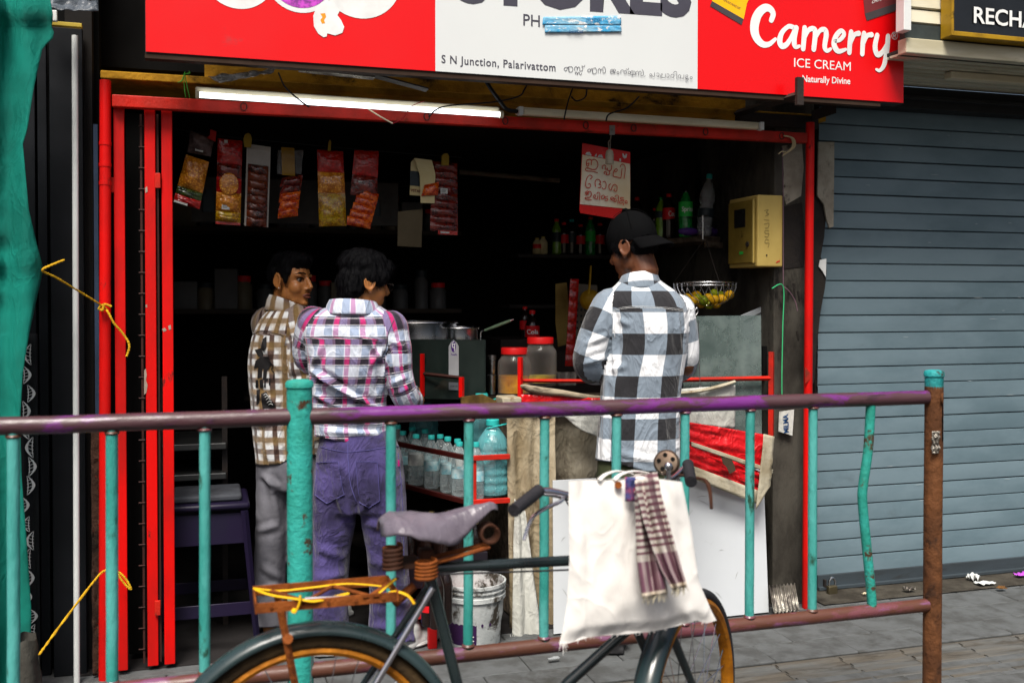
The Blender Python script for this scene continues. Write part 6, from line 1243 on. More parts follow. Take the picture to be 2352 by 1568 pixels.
t = NT('purple_denim'); v = t.coord(rnd=False); nb = t.noise(v, 4.2, 5); col = t.mix(t.rng(nb, .40, .64), hx('#1c1534'), hx('#4a4078')); tw = t.node('ShaderNodeTexWave', wave_type='BANDS', bands_direction='DIAGONAL'); t.l.new(v, tw.inputs['Vector']); tw.inputs['Scale'].default_value = 260
col = t.mix(t.math('MULTIPLY', tw.outputs[1], .18), col, hx('#716aa6')); t.base(col); t.set(rough=.85, spec=.2, sheen=.2); t.bump(t.math('ADD', creases(t, 6.5), t.math('MULTIPLY', tw.outputs[1], .1)), .6, .012); m_jean = t.m
m_grey = mat('grey_cotton', hx('#75757c'), hx('#55555d'), 5, .8, rough=.85, bump=.35, bsc=24, spec=.2); m_olive = mat('olive_cotton', hx('#444a32'), hx('#2e3322'), 6, .8, rough=.85, bump=.35, bsc=24, spec=.2)
m_shoe = mat('white_shoe', hx('#d5d7d6'), hx('#a9aca9'), 12, .7, rough=.6, dirt=(hx('#77736a'), .62, .75, 14))
m_cap = mat('black_cap', (.002, .0022, .0025), (.0035, .0035, .004), 12, rough=.85, spec=.06, bump=.2, bsc=300)
def garment(par, name, ring, sleeves, mb, m_, vox, it, hem=None, cuffs=(), folds=(), wr=.004, wsc=9, yoke=None, seed=0, ur=.150):
    V, F = fuse(mb, vox, it); N = normals(V, F); u, v = pixa(V)
    face_cam = np.clip(-(N @ np.array(_F)) * 1.5 + .3, 0, 1); disp = np.zeros(len(V))
    for i in range(len(V)):
        p = V[i]; disp[i] = wr * (noise.noise(Vector((p[0] * wsc + seed, p[1] * wsc, p[2] * wsc * .7))) + .5 * noise.noise(Vector((p[0] * wsc * 2.7, p[1] * wsc * 2.7 + seed, p[2] * wsc * 2.0))))
    for (u0, v0, u1, v1, w, amp) in folds:
        dx, dy = u1 - u0, v1 - v0; L2 = dx * dx + dy * dy; tt = ((u - u0) * dx + (v - v0) * dy) / L2; tc = np.clip(tt, 0, 1)
        dist = np.hypot(u - (u0 + dx * tc), v - (v0 + dy * tc)); disp += face_cam * amp * 1.45 * (np.exp(-(dist / w) ** 2) - .55 * np.exp(-((dist - w * 1.7) / w) ** 2)) * np.sin(PI * np.clip(tt * .9 + .05, 0, 1)) ** .6
    V = V + N * disp[:, None]; u, v = pixa(V)
    rz = np.array([c.z for c, _, _ in ring]); o_ = np.argsort(rz); rz = rz[o_]
    rc = np.array([tuple(c) for c, _, _ in ring])[o_]; rxx = np.array([r[1] for r in ring])[o_]; ryy = np.array([r[2] for r in ring])[o_]
    def tor(P_):
        z = P_[:, 2]; c = np.stack([np.interp(z, rz, rc[:, k]) for k in range(3)], 1); q = P_ - c
        x = q @ np.array(_R) / np.interp(z, rz, rxx); y = -(q @ np.array(_F)) / np.interp(z, rz, ryy); e = np.hypot(x, y)
        e = np.where((z > rz[-1]) | (z < rz[0]), e + 1.0 * np.maximum(z - rz[-1], rz[0] - z) / .05, e); return e, np.arctan2(x, y), z
    def slv(P_, path, rads):
        A = np.array([tuple(p) for p in path]); best = np.full(len(P_), 9e9); bu = np.zeros(len(P_)); bv = np.zeros(len(P_)); acc = 0
        ref = np.array(-_F)
        for i in range(len(A) - 1):
            a, b_ = A[i], A[i + 1]; d_ = b_ - a; L = np.linalg.norm(d_); dn = d_ / L; tt = np.clip(((P_ - a) @ dn) / L, 0, 1); q = P_ - (a + tt[:, None] * d_); rr = rads[i] + (rads[i + 1] - rads[i]) * tt
            dist = np.linalg.norm(q, axis=1) / rr; e1 = ref - dn * (ref @ dn); e1 /= np.linalg.norm(e1) + 1e-9; e2 = np.cross(dn, e1); ang = np.arctan2(q @ e2, q @ e1)
            k = dist < best; best[k] = dist[k]; bu[k] = ang[k] * .075; bv[k] = acc + tt[k] * L; acc += L
        return best, bu, bv
    cen = np.array([V[list(f)].mean(0) for f in F]); cu, cv = pixa(cen)
    opt = [tor(cen)[0]] + [slv(cen, *s)[0] for s in sleeves]; which = np.argmin(np.stack(opt), 0)
    keep = np.ones(len(F), bool)
    if hem is not None:
        hv = np.interp(cu, [h[0] for h in hem], [h[1] for h in hem]); keep &= ~((which == 0) & (cv > hv))
    for si, frac in cuffs:
        A = sleeves[si][0]; tot = sum((A[i + 1] - A[i]).length for i in range(len(A) - 1)); keep &= ~((which == si + 1) & (slv(cen, *sleeves[si])[2] > frac * tot))
    if hem is not None:
        ks = set(); kr = set()
        for i, f in enumerate(F):
            (ks if keep[i] else kr).update(f)
        bd = np.array(sorted(ks & kr), int)
        if len(bd):
            dep = (V[bd] - np.array(C0)) @ np.array(_F); hv = np.interp(u[bd], [h[0] for h in hem], [h[1] for h in hem]); dv = v[bd] - hv; sel = np.abs(dv) < 14; V[bd[sel], 2] += (dv[sel]) * dep[sel] / FPX
    e, a, z = tor(V); TU, TV = a * ur, z
    if yoke is not None: TU = TU + np.where(z > yoke, .037, 0)
    SU = [slv(V, *s)[1:] for s in sleeves]; FF, UV = [], []
    for i, f in enumerate(F):
        if not keep[i]: continue
        FF.append(f); w = which[i]
        if w == 0:
            us = [TU[k] for k in f]
            if max(us) - min(us) > .4: us = [x + 2 * PI * ur if x < 0 else x for x in us]
            UV.append([(us[k], TV[f[k]]) for k in range(len(f))])
        else:
            us = [SU[w - 1][0][k] for k in f]
            if max(us) - min(us) > .2: us = [x + 2 * PI * .075 if x < 0 else x for x in us]
            UV.append([(us[k] + .03 * w, SU[w - 1][1][f[k]]) for k in range(len(f))])
    ob = mesh_ob(name, V, FF, m_, par, uv=UV); md = ob.modifiers.new('cloth', 'SOLIDIFY'); md.thickness = .0025; md.offset = -1
    bv_ = BVHTree.FromPolygons([tuple(x) for x in V], FF); return ob, bv_
def hit(bv_, u, v, lift=.002):
    r = ray(u, v).normalized(); loc, n, i, d_ = bv_.ray_cast(C0, r)
    if loc is None: return None, None
    if n.dot(r) > 0: n = -n
    return loc + n * lift, n
def decal(par, name, bv_, poly, m_, lift=.002, cuts=3):
    tri = geo.tessellate_polygon([[Vector((x, y, 0)) for x, y in poly]]); bm = bmesh.new(); vs = [bm.verts.new((x, y, 0)) for x, y in poly]
    for a in tri:
        try: bm.faces.new([vs[i] for i in a])
        except ValueError: pass
    bmesh.ops.subdivide_edges(bm, edges=bm.edges[:], cuts=cuts, use_grid_fill=True); bm.verts.ensure_lookup_table(); pts = []
    last = None
    for vtx in bm.verts:
        h, n = hit(bv_, vtx.co.x, vtx.co.y, lift); pts.append(h if h is not None else None)
    ok = [p is not None for p in pts]; b = MB(); b.add([p if p is not None else Vector() for p in pts], [tuple(v_.index for v_ in f.verts) for f in bm.faces if all(ok[v_.index] for v_ in f.verts)]); bm.free()
    return b.build(name, m_, par, sharp=80) if b.f else None
def surf_line(par, name, bv_, pts, w, m_, lift=.0015, tube=False):
    pp = spline([Vector((x, y, 0)) for x, y in pts], 8); b = MB(); run = [hit(bv_, p.x, p.y, lift) for p in pp]; run = [(h, n) for h, n in run if h is not None]
    if len(run) < 3: return
    b.tube([h for h, n in run], w, 6); return b.build(name, m_, par)
def collar(par, c, rx, ry, h, m_, tiltf=0.0, flare=.012, fd=None):
    b = MB(); prof = [(-.002, -.012), (0.0, h * .5), (.002, h), (.006, h + .003), (flare, h * .55), (flare + .008, -.012), (flare + .009, -.022)]
    def f(s, t):
        a = 2 * PI * s; i = t * (len(prof) - 1); k = min(int(i), len(prof) - 2); q = i - k; o = prof[k][0] * (1 - q) + prof[k + 1][0] * q; z = prof[k][1] * (1 - q) + prof[k + 1][1] * q
        back = -math.sin(a)      # a = -90 deg is the side towards the street
        return c + _R * (math.cos(a) * (rx + o)) + _F * (math.sin(a) * (ry + o)) + _Z * (z * (1 if fd is None else .90 - .10 * (math.cos(a) * fd[0] + math.sin(a) * fd[1])) + tiltf * math.sin(a) - (0 if fd is None else fd[2] * (math.cos(a) * fd[0] + math.sin(a) * fd[1])))
    b.grid(f, 40, 6); b.uv = [((i / 40 * 2 * PI * (rx + ry) / 2) + .04, .06 * j / 6) for j in range(7) for i in range(41)]; return b.build('collar', m_, par, sharp=70, solid=.002)
def shoe(par, heel, fwd, L=.27, m_=None):
    heel, fwd = vv(heel), vv(fwd).normalized(); sd_ = Vector((fwd.y, -fwd.x, 0)); b = MB()
    b.ball(heel + fwd * L * .62 + _Z * .035, (L * .40, .05, .04), 16, 10, (fwd, sd_, _Z)); b.ball(heel + fwd * L * .22 + _Z * .05, (L * .25, .042, .055), 16, 10, (fwd, sd_, _Z)); b.ball(heel + fwd * L * .24 + _Z * .085, (L * .18, .040, .04), 14, 8, (fwd, sd_, _Z)); b.obox(heel - sd_ * .042 + _Z * .006, fwd * L * .95, sd_ * .084, _Z * .024)
    V, F = fuse(b, .006, 3); V[:, 2] = np.maximum(V[:, 2], heel.z + .003); s = mesh_ob('shoe', V, F, m_ or m_shoe, par)
    b = MB(); b.tube([heel + fwd * (L * (.5 - .46 * math.cos(a))) + sd_ * (.047 * math.sin(a)) + _Z * .014 for a in [2 * PI * k / 28 for k in range(28)]], .008, 6, closed=True); b.build('sole', m_, s) if m_ else b.build('sole', m_shoe, s)
    return s
def eyes(par, L, fr, k, sides=(-1, 1)):
    for s in sides:
        b = MB(); c = L((.0660, s * .031, .006)); b.ball(c, .0112 * k, 14, 10, fr); e = b.build('eye', m_eyew, par)
        b = MB(); b.ball(c + (fr[0] * .0066 + fr[1] * s * .002) * k, .0074 * k, 12, 8, fr); b.build('iris', m_iris, e)
        b = MB(); b.tube(spline([L((.062, s * .047, .010)), L((.074, s * .036, .0165)), L((.081, s * .024, .013)), L((.080, s * .017, .006))], 5), [.0014 * k, .003 * k, .0028 * k, .0014 * k], 6); b.build('upper_eyelid', m_hair, e)
        b = MB(); b.tube(spline([L((.060, s * .054, .030)), L((.078, s * .043, .038)), L((.087, s * .028, .037)), L((.088, s * .013, .032))], 5), [.0018 * k, .0048 * k, .0052 * k, .003 * k], 7, flat=.6); b.build('eyebrow', m_hair, par)
def hair(par, L, fr, k, blobs, vox=.005, amp=.006, name='hair', strand=True):
    b = MB()
    for c, r in blobs: b.ball(L(c), tuple(q * k for q in r), 18, 12, fr)
    V, F = fuse(b, vox, 2); N = normals(V, F)
    for i in range(len(V)):
        p = V[i]; V[i] = p + N[i] * (amp * noise.noise(Vector((p[0] * 45, p[1] * 45, p[2] * 14))) + amp * .6 * noise.noise(Vector((p[0] * 110, p[1] * 110, p[2] * 40))))
    hb_ = mesh_ob(name, V, F, m_hair, par)
    if strand:
        rr = random.Random(len(V)); b = MB(); c = np.array(L((-.015, 0, .03)))
        for _ in range(520):
            i = rr.randrange(len(V)); p = Vector(V[i]); n = Vector(N[i]); d_ = (Vector(p) - Vector(c)).normalized(); dn = (-fr[2] * .8 + d_ * .25 + fr[0] * rr.uniform(-.3, .3) + fr[1] * rr.uniform(-.3, .3)); dn = (dn - n * dn.dot(n)).normalized(); ln = rr.uniform(.018, .04) * k
            b.tube([p, p + dn * ln * .5 + n * .003, p + dn * ln + n * rr.uniform(.001, .008)], [.0011, .0009, .0003], 3, cap=False)
        b.build('hair_strands', m_hair, hb_, kind='stuff')
    return hb_
def seg(*a): return [D(*q) for q in a]
# ------------------------------------------------------------------ person in the brown check shirt
d1 = 4.46
rows = [(694, 638, 694, .055, .02), (708, 622, 712, .085, .01), (730, 602, 724, .115, 0), (765, 583, 730, .13, 0), (812, 573, 738, .135, 0), (870, 574, 742, .13, 0), (940, 578, 742, .13, 0), (1010, 584, 744, .13, 0), (1085, 592, 748, .13, 0)]
fo = D(655, 1460, d1); fo.z = 0
leg1 = [(1030, 590, 742, .12, 0), (1080, 590, 742, .12, 0), (1120, 590, 742, .11, 0)]
legL = [(1090, 590, 668, .10, 0), (1180, 588, 662, .095, 0), (1300, 585, 657, .085, .01), (1400, 586, 655, .08, .01), (1452, 588, 655, .08, .01), (1475, 588, 655, .08, .01)]; legR = [(1090, 662, 742, .10, .02), (1180, 664, 738, .095, .04), (1300, 668, 736, .085, .05), (1400, 670, 736, .08, .05), (1445, 670, 736, .08, .05), (1468, 670, 736, .08, .05)]
body = MB(); fr1 = head_frame(_R * math.cos(rad(27)) - _F * math.sin(rad(27)), rad(-2)); ho = D(671, 645, d1)
ring = loft_rows(body, rows[:-1], d1, shrink=.76)
L1 = head(body, ho, fr1, .98, D(664, 716, d1 + .02))
for lg in (legL, legR): loft_rows(body, lg, d1, 18, 20, 2.1, .5)
armR = seg((690, 742, d1 - .05), (700, 850, d1 - .10), (722, 925, d1 - .02), (770, 925, d1 + .2)); armL = seg((612, 740, d1 + .10), (640, 850, d1 + .18), (700, 900, d1 + .30), (770, 905, d1 + .36))
for a in (armR, armL): limb(body, a, [.05, .045, .04, .03]); hand(body, a[-1], (a[-1] - a[-2]).normalized(), _Z, (_F - _R).normalized())
V, F = fuse(body, .0046, 4); p1 = mesh_ob('person', V, F, m_skin1, None, fo); tag(p1, 'young man in brown and cream check shirt and grey trousers, face turned aside', 'person')
eyes(p1, L1, fr1, .98)
b = MB(); b.tube(spline([L1((.086, -.026, -.055)), L1((.0945, -.013, -.050)), L1((.096, 0, -.049)), L1((.0945, .013, -.050)), L1((.086, .026, -.055))], 5), [.0006, .0014, .0011, .0014, .0006], 6, flat=.5); b.build('moustache', m_hair, p1)
m_lip = mat('lips', (.20, .06, .045), rough=.4)
for z, w in ((-.0585, .0048), (-.0715, .0058)):
    b = MB(); b.tube(spline([L1((.082, -.024, -.064)), L1((.0925, -.011, z)), L1((.0945, 0, z)), L1((.0925, .011, z)), L1((.082, .024, -.064))], 5), [.0014, w, w, w, .0014], 8, flat=.75); b.build('lip', m_lip, p1)
b = MB(); b.ball(L1((-.003, -.086, -.034)), .0026, 8, 6); b.build('ear_stud', m_steel, p1)
hair(p1, L1, fr1, .98, [((-.008, 0, .078), (.098, .078, .058)), ((-.062, 0, .03), (.052, .074, .085)), ((-.045, -.05, .02), (.05, .034, .05)), ((-.045, .05, .02), (.05, .034, .05)), ((.004, -.066, .045), (.040, .018, .04)), ((.004, .066, .045), (.04, .018, .04)), ((.022, -.073, .012), (.012, .006, .03)), ((.05, 0, .098), (.05, .062, .032))], .0045, .005)
g = MB(); ring = loft_rows(g, rows, d1); sR = limb(g, seg((688, 742, d1 - .045), (696, 800, d1 - .09), (700, 855, d1 - .10), (724, 925, d1 - .02), (765, 925, d1 + .17)), [.078, .076, .068, .06, .05]); sL = limb(g, seg((612, 742, d1 + .09), (640, 850, d1 + .18), (700, 900, d1 + .30), (760, 905, d1 + .35)), [.075, .07, .06, .05])
sl = [(sR, lerps([.078, .076, .068, .06, .05], len(sR))), (sL, lerps([.075, .07, .06, .05], len(sL)))]
hem1 = [(560, 1062), (600, 1068), (640, 1066), (660, 1055), (690, 1045), (750, 1045)]
sh1, bv1 = garment(p1, 'shirt', ring, sl, g, m_brown, .0085, 3, hem1, [(0, .96), (1, .96)], [(655, 745, 652, 870, 4, .012), (600, 780, 640, 850, 7, .006), (580, 900, 640, 930, 7, .006), (580, 980, 650, 960, 7, .006), (660, 760, 720, 800, 5, .006), (665, 880, 730, 860, 6, .007), (610, 940, 612, 1050, 6, .006)], .005, 9, P(650, 768, 4.4).z, 3)
collar(sh1, D(658, 714, d1 + .01), .070, .070, .046, m_brown, -.004, .016, (.86, .3, .026))
m_ppr = mat('shirt_print', (.012, .011, .012), rough=.7)
for poly in ([(604, 778), (613, 772), (612, 800), (606, 806), (600, 800)], [(586, 803), (600, 799), (606, 812), (604, 822), (594, 818)], [(588, 828), (602, 818), (618, 818), (624, 836), (616, 850), (603, 846), (602, 866), (592, 868), (594, 842), (584, 846)],
             [(606, 848), (614, 848), (612, 872), (604, 872)], [(588, 872), (594, 872), (594, 890), (588, 890)], [(597, 872), (604, 870), (606, 889), (598, 890)], [(608, 870), (616, 868), (616, 874), (611, 876), (611, 889), (607, 889)], [(618, 868), (622, 868), (621, 884), (618, 884)],
             [(600, 905), (612, 898), (620, 915), (632, 930), (630, 938), (604, 938)], [(590, 895), (598, 893), (596, 925), (590, 930)]): decal(sh1, 'print', bv1, poly, m_ppr, .003)
for k in range(5): surf_line(sh1, 'print_lace', bv1, [(606 + 3 * k, 908 + 5 * k), (611 + 3 * k, 905 + 5 * k), (615 + 3 * k, 908 + 5 * k)], .0012, m_shoe, .005)
surf_line(sh1, 'print_outline', bv1, [(618, 826), (627, 838), (624, 848), (630, 856), (628, 868)], .0018, m_ppr, .003)
surf_line(sh1, 'seam', bv1, [(578, 770), (600, 760), (625, 764), (652, 772)], .0012, m_ppr, .0008)
g = MB(); loft_rows(g, leg1, d1, 24, 8); ring = loft_rows(g, legL, d1, 22, 26, 2.1); loft_rows(g, legR, d1, 22, 26, 2.1)
garment(p1, 'trousers', ring, [], g, m_grey, .009, 3, [(500, 1440), (800, 1440)], [], [(600, 1090, 640, 1120, 7, .008), (615, 1080, 640, 1200, 8, .007), (590, 1220, 640, 1205, 8, .006), (600, 1300, 645, 1330, 9, .006), (595, 1360, 640, 1345, 8, .006)], .006, 8, seed=7)
shoe(p1, D(622, 1462, d1 + .02).xy.to_3d(), (_F * .8 + _R * .5)); shoe(p1, D(705, 1458, d1 + .06).xy.to_3d(), (_F * .8 + _R * .6))
# ------------------------------------------------------------------ person in the magenta check shirt
d2 = 4.24
rows = [(694, 766, 862, .06, .03), (710, 742, 884, .085, .02), (728, 712, 908, .105, .01), (760, 700, 918, .12, 0), (800, 704, 915, .125, 0), (850, 709, 902, .12, .0), (900, 713, 890, .115, .01), (960, 720, 888, .12, .01), (1000, 724, 892, .125, .01), (1060, 726, 896, .125, .01)]
fo = D(830, 1500, d2); fo.z = 0
hip = [(985, 738, 898, .115, .01), (1040, 728, 922, .13, 0), (1100, 721, 930, .135, 0), (1170, 718, 934, .125, 0)]
legL = [(1090, 721, 822, .115, 0), (1180, 717, 818, .11, 0), (1280, 716, 803, .10, .01), (1380, 713, 799, .095, .0), (1478, 710, 802, .10, 0), (1500, 710, 802, .10, 0)]; legR = [(1090, 826, 930, .115, 0), (1180, 828, 935, .11, 0), (1280, 843, 938, .10, .01), (1380, 848, 945, .095, .03), (1478, 846, 960, .10, .04), (1500, 846, 960, .10, .04)]
body = MB(); fr2 = head_frame(_R * math.cos(rad(34)) + _F * math.sin(rad(34)), rad(-8)); ho = D(838, 650, d2 + .03)
loft_rows(body, rows[:-1], d2, shrink=.76); L2 = head(body, ho, fr2, 1.03, D(812, 716, d2 + .02))
for lg in (legL, legR): loft_rows(body, lg, d2, 18, 20, 2.1, .46)
armR = seg((900, 758, d2), (916, 840, d2 - .02), (934, 905, d2 + .02), (960, 918, d2 + .26)); armL = seg((715, 745, d2 + .03), (702, 800, d2 + .05), (712, 838, d2 + .10), (760, 870, d2 + .32))
for a in (armR, armL): limb(body, a, [.05, .043, .038, .03]); hand(body, a[-1], (a[-1] - a[-2]).normalized(), _Z, -_R if a is armR else _R)
V, F = fuse(body, .0048, 2); p2 = mesh_ob('person', V, F, m_skin1, None, fo); tag(p2, 'man in magenta and white check shirt and faded purple jeans, seen from behind', 'person')
eyes(p2, L2, fr2, 1.03)
hair(p2, L2, fr2, 1.03, [((-.012, 0, .072), (.112, .090, .072)), ((-.055, 0, .0), (.066, .084, .088)), ((-.07, 0, -.05), (.04, .062, .04)), ((.01, -.072, .032), (.066, .022, .045)), ((.01, .072, .032), (.066, .022, .045)), ((.068, 0, .072), (.05, .07, .045)), ((.055, -.05, .045), (.035, .03, .032))], .005, .007)
b = MB(); b.tube([L2((.0, -.083, .008)), L2((.09, -.072, .006)), L2((.103, -.06, .0))], .0016, 6); b.tube(spline([L2((.103, -.06, .006)), L2((.106, -.035, .012)), L2((.106, -.02, .0)), L2((.104, -.035, -.018)), L2((.103, -.058, -.012))], 5), .0015, 6); b.build('spectacles', m_iron, p2)
g = MB(); ring = loft_rows(g, rows, d2)
sR = limb(g, seg((896, 756, d2 + .0), (908, 800, d2 - .015), (914, 850, d2 - .02), (930, 908, d2 + .0), (946, 922, d2 + .09)), [.082, .07, .060, .06, .056]); sL = limb(g, seg((722, 742, d2 + .02), (704, 790, d2 + .05), (712, 836, d2 + .10), (752, 868, d2 + .28)), [.075, .062, .056, .05])
sl = [(sR, lerps([.082, .07, .060, .06, .056], len(sR))), (sL, lerps([.075, .062, .056, .05], len(sL)))]
hem2 = [(700, 1000), (740, 1004), (765, 1010), (800, 1016), (850, 1018), (890, 1012), (930, 1005)]
sh2, bv2 = garment(p2, 'shirt', ring, sl, g, m_mag, .0085, 3, hem2, [(0, .97), (1, .97)],
    [(715, 850, 800, 905, 6, .016), (735, 860, 850, 935, 6, .014), (722, 905, 790, 940, 6, .012), (800, 905, 880, 940, 6, .010), (850, 840, 882, 800, 7, .010), (845, 780, 880, 830, 6, .012), (880, 830, 876, 900, 5, .016), (900, 880, 935, 865, 5, .008), (905, 905, 940, 890, 5, .008), (740, 790, 720, 840, 7, .010), (790, 735, 860, 745, 9, .005), (760, 965, 880, 972, 8, .008), (745, 990, 870, 995, 6, .008), (895, 780, 930, 800, 6, .006)], .0055, 9, P(810, 777, 4.2).z, 11)
collar(sh2, D(811, 713, d2 + .012), .094, .094, .040, m_mag, -.002, .016, (.35, .9, .006))
b = MB(); c = D(950, 921, d2 + .11); b.tube(spline([c + Vector((math.cos(a) * .012, .01 * math.cos(a), 0)) + _Z * (.058 * math.sin(a)) + _F * (.058 * math.cos(a)) for a in [2 * PI * k / 12 for k in range(12)]], 3, True), .011, 8, closed=True, flat=1.4); q = b.build('rolled_cuff', m_mag, sh2)
uvl = q.data.uv_layers.new(name='UVMap')
for lp in q.data.loops: vtx = q.data.vertices[lp.vertex_index].co; uvl.data[lp.index].uv = (vtx.z, vtx.x + vtx.y)
b = MB(); c = D(941, 880, d2 + .02); b.tube([c + (_Z * (.034 * math.sin(a)) + _F * (.035 * math.cos(a)) + _R * (.014 * math.cos(a + .6))) for a in [2 * PI * k / 24 for k in range(24)]], .0032, 6, closed=True); b.build('bangle', m_gold, p2)
surf_line(sh2, 'seam', bv2, [(712, 775), (760, 772), (820, 776), (876, 786)], .0012, m_ink, .0008); surf_line(sh2, 'seam', bv2, [(905, 735), (892, 765), (886, 800), (876, 822)], .0014, m_ink, .0008)
g = MB(); loft_rows(g, hip, d2, 28, 14, 2.2); ring = loft_rows(g, legL, d2, 24, 30, 2.1); loft_rows(g, legR, d2, 24, 30, 2.1)
je, bvj = garment(p2, 'jeans', ring, [], g, m_jean, .009, 3, [(600, 1474), (800, 1474), (860, 1476), (1000, 1470)], [], [(770, 1120, 800, 1200, 8, .010), (800, 1150, 812, 1210, 7, .010), (850, 1130, 826, 1180, 7, .010), (840, 1200, 900, 1215, 9, .008), (725, 1260, 790, 1280, 10, .007), (730, 1330, 790, 1318, 10, .007), (850, 1290, 930, 1300, 10, .007), (855, 1370, 940, 1385, 10, .008), (860, 1440, 950, 1430, 10, .010), (735, 1060, 790, 1075, 9, .006)], .006, 8, seed=2)
m_stitch = mat('denim_stitch', hx('#57538c'), rough=.8); m_jpock = m_jean
for poly in ([(731, 1062), (778, 1062), (790, 1135), (752, 1155), (726, 1135)], [(817, 1060), (866, 1060), (872, 1148), (848, 1166), (826, 1152)]):
    decal(je, 'back_pocket', bvj, poly, m_jpock, .006)
    for i in range(len(poly)): a, c_ = poly[i], poly[(i + 1) % len(poly)]; surf_line(je, 'pocket_stitch', bvj, [lrp(a, c_, q) for q in (0, .33, .66, 1)], .0013, m_stitch, .0065)
surf_line(je, 'waist_stitch', bvj, [(737, 1026), (770, 1034), (798, 1038)], .0013, m_stitch, .002); surf_line(je, 'waist_stitch', bvj, [(800, 1038), (840, 1034), (895, 1026), (915, 1024)], .0013, m_stitch, .002); surf_line(je, 'centre_seam', bvj, [(799, 1018), (800, 1060), (805, 1110), (818, 1150)], .0018, m_stitch, .001)
surf_line(je, 'side_seam', bvj, [(914, 1040), (922, 1120), (926, 1220), (928, 1320)], .0014, m_stitch, .001); decal(je, 'pink_tab', bvj, [(912, 1056), (916, 1056), (916, 1070), (912, 1070)], mat('pink_tab', hx('#d8268c'), rough=.5), .004, 1)
shoe(p2, D(744, 1509, d2 - .09).xy.to_3d(), (_F * 1 - _R * .1)); shoe(p2, D(922, 1492, d2 - .0).xy.to_3d(), (_F * .8 + _R * .55))
# ------------------------------------------------------------------ person in the buffalo check shirt and black cap
d3 = 4.22
rows = [(636, 1430, 1505, .055, .03), (654, 1412, 1530, .085, .02), (672, 1398, 1556, .105, .01), (700, 1390, 1574, .12, 0), (745, 1394, 1580, .13, 0), (800, 1398, 1576, .13, 0), (870, 1382, 1566, .125, 0), (940, 1376, 1562, .125, 0), (1000, 1370, 1561, .13, 0), (1100, 1364, 1560, .13, 0)]
fo = D(1462, 1500, d3); fo.z = 0
hip = [(1020, 1372, 1554, .115, .01), (1080, 1372, 1556, .12, 0), (1130, 1370, 1556, .115, 0)]
legL = [(1090, 1370, 1462, .10, 0), (1200, 1374, 1458, .09, .02), (1340, 1378, 1450, .08, .03), (1478, 1380, 1446, .08, .03), (1496, 1380, 1446, .08, .03)]; legR = [(1090, 1464, 1556, .10, 0), (1200, 1468, 1554, .09, .02), (1340, 1474, 1548, .08, .04), (1478, 1478, 1546, .08, .05), (1496, 1478, 1546, .08, .05)]
body = MB(); fr3 = head_frame(-_R * math.cos(rad(40)) + _F * math.sin(rad(40)), rad(-14)); ho = D(1452, 572, d3 + .04)
loft_rows(body, rows[:-1], d3, shrink=.78); L3 = head(body, ho, fr3, 1.04, D(1470, 655, d3 + .02))
for lg in (legL, legR): loft_rows(body, lg, d3, 18, 20, 2.1, .52)
armL = seg((1396, 712, d3), (1358, 800, d3), (1356, 838, d3 + .04), (1405, 850, d3 + .28)); armR = seg((1566, 715, d3 + .03), (1574, 800, d3 + .05), (1572, 845, d3 + .08), (1540, 855, d3 + .30))
for a in (armR, armL): limb(body, a, [.052, .045, .042, .03]); hand(body, a[-1], (a[-1] - a[-2]).normalized(), _Z, _F)
V, F = fuse(body, .0048, 2); p3 = mesh_ob('person', V, F, m_skin3, None, fo); tag(p3, 'man in black and white buffalo check shirt and backward black cap, seen from behind', 'person')
hair(p3, L3, fr3, 1.04, [((.0, 0, .05), (.096, .078, .06)), ((-.05, 0, .0), (.052, .072, .06)), ((.02, .07, .02), (.03, .014, .04)), ((.02, -.07, .02), (.03, .014, .04))], .006, .003)
# cap: crown, button, brim over the nape
cp = MB(); cp.ball(L3((-.008, 0, .045)), (.117, .092, .118), 28, 18, fr3); V, F = fuse(cp, .006, 2)
lo_ = np.array(L3((-.008, 0, .0))); zz_ = (V - lo_) @ np.array(fr3[2]); xx_ = (V - lo_) @ np.array(fr3[0]); FF = [f for f in F if min(zz_[list(f)] + .10 * xx_[list(f)]) > .012]
capo = mesh_ob('cap', V, FF, m_cap, p3); capo.modifiers.new('cloth', 'SOLIDIFY').thickness = .004
def brimf(s, t_):
    a = (s - .5) * 2 * rad(64); base = Vector((-.008 - .117 * math.cos(a), .092 * math.sin(a), .022)); out = Vector((-.78, .0, -.62 + .30 * (2 * (s - .5)) ** 2 * 0)); ln = .078 * math.cos((s - .5) * PI * .92) ** .5 + .004
    q = base + out.normalized() * (ln * t_) + Vector((0, 0, -.018 * t_ * (1 - math.cos(a)) - .018 * abs(2 * (s - .5)) ** 2 * t_)); return L3(tuple(q))
b = MB(); b.grid(brimf, 26, 8); b.build('brim', m_cap, capo, solid=.004)
b = MB(); b.ball(L3((-.008, 0, .165)), .009, 10, 6); b.build('button', m_cap, capo)
for a in range(3):
    b = MB(); b.tube([L3((-.008 - .1185 * math.cos(q) * math.cos(a * PI / 3), .0935 * math.cos(q) * math.sin(a * PI / 3), .045 + .1195 * math.sin(q))) for q in [PI * (.06 + .88 * k / 20) for k in range(21)]], .0012, 5); b.build('seam', m_cap, capo)
b = MB(); b.tube(spline([L3((-.07, -.076, .035)), L3((-.078, -.074, .03)), L3((-.074, -.077, .02)), L3((-.082, -.073, .012))], 5), .004, 6, flat=.5); b.build('badge', m_ink_w, capo)
g = MB(); ring = loft_rows(g, rows, d3)
rl = [.080, .078, .075, .072, .058]; sL = limb(g, seg((1402, 704, d3 + .01), (1374, 762, d3 - .01), (1355, 822, d3), (1362, 845, d3 + .06), (1398, 850, d3 + .24)), rl); rr_ = [.07, .062, .06, .052]; sR = limb(g, seg((1560, 712, d3 + .03), (1572, 780, d3 + .05), (1570, 838, d3 + .09), (1545, 852, d3 + .27)), rr_)
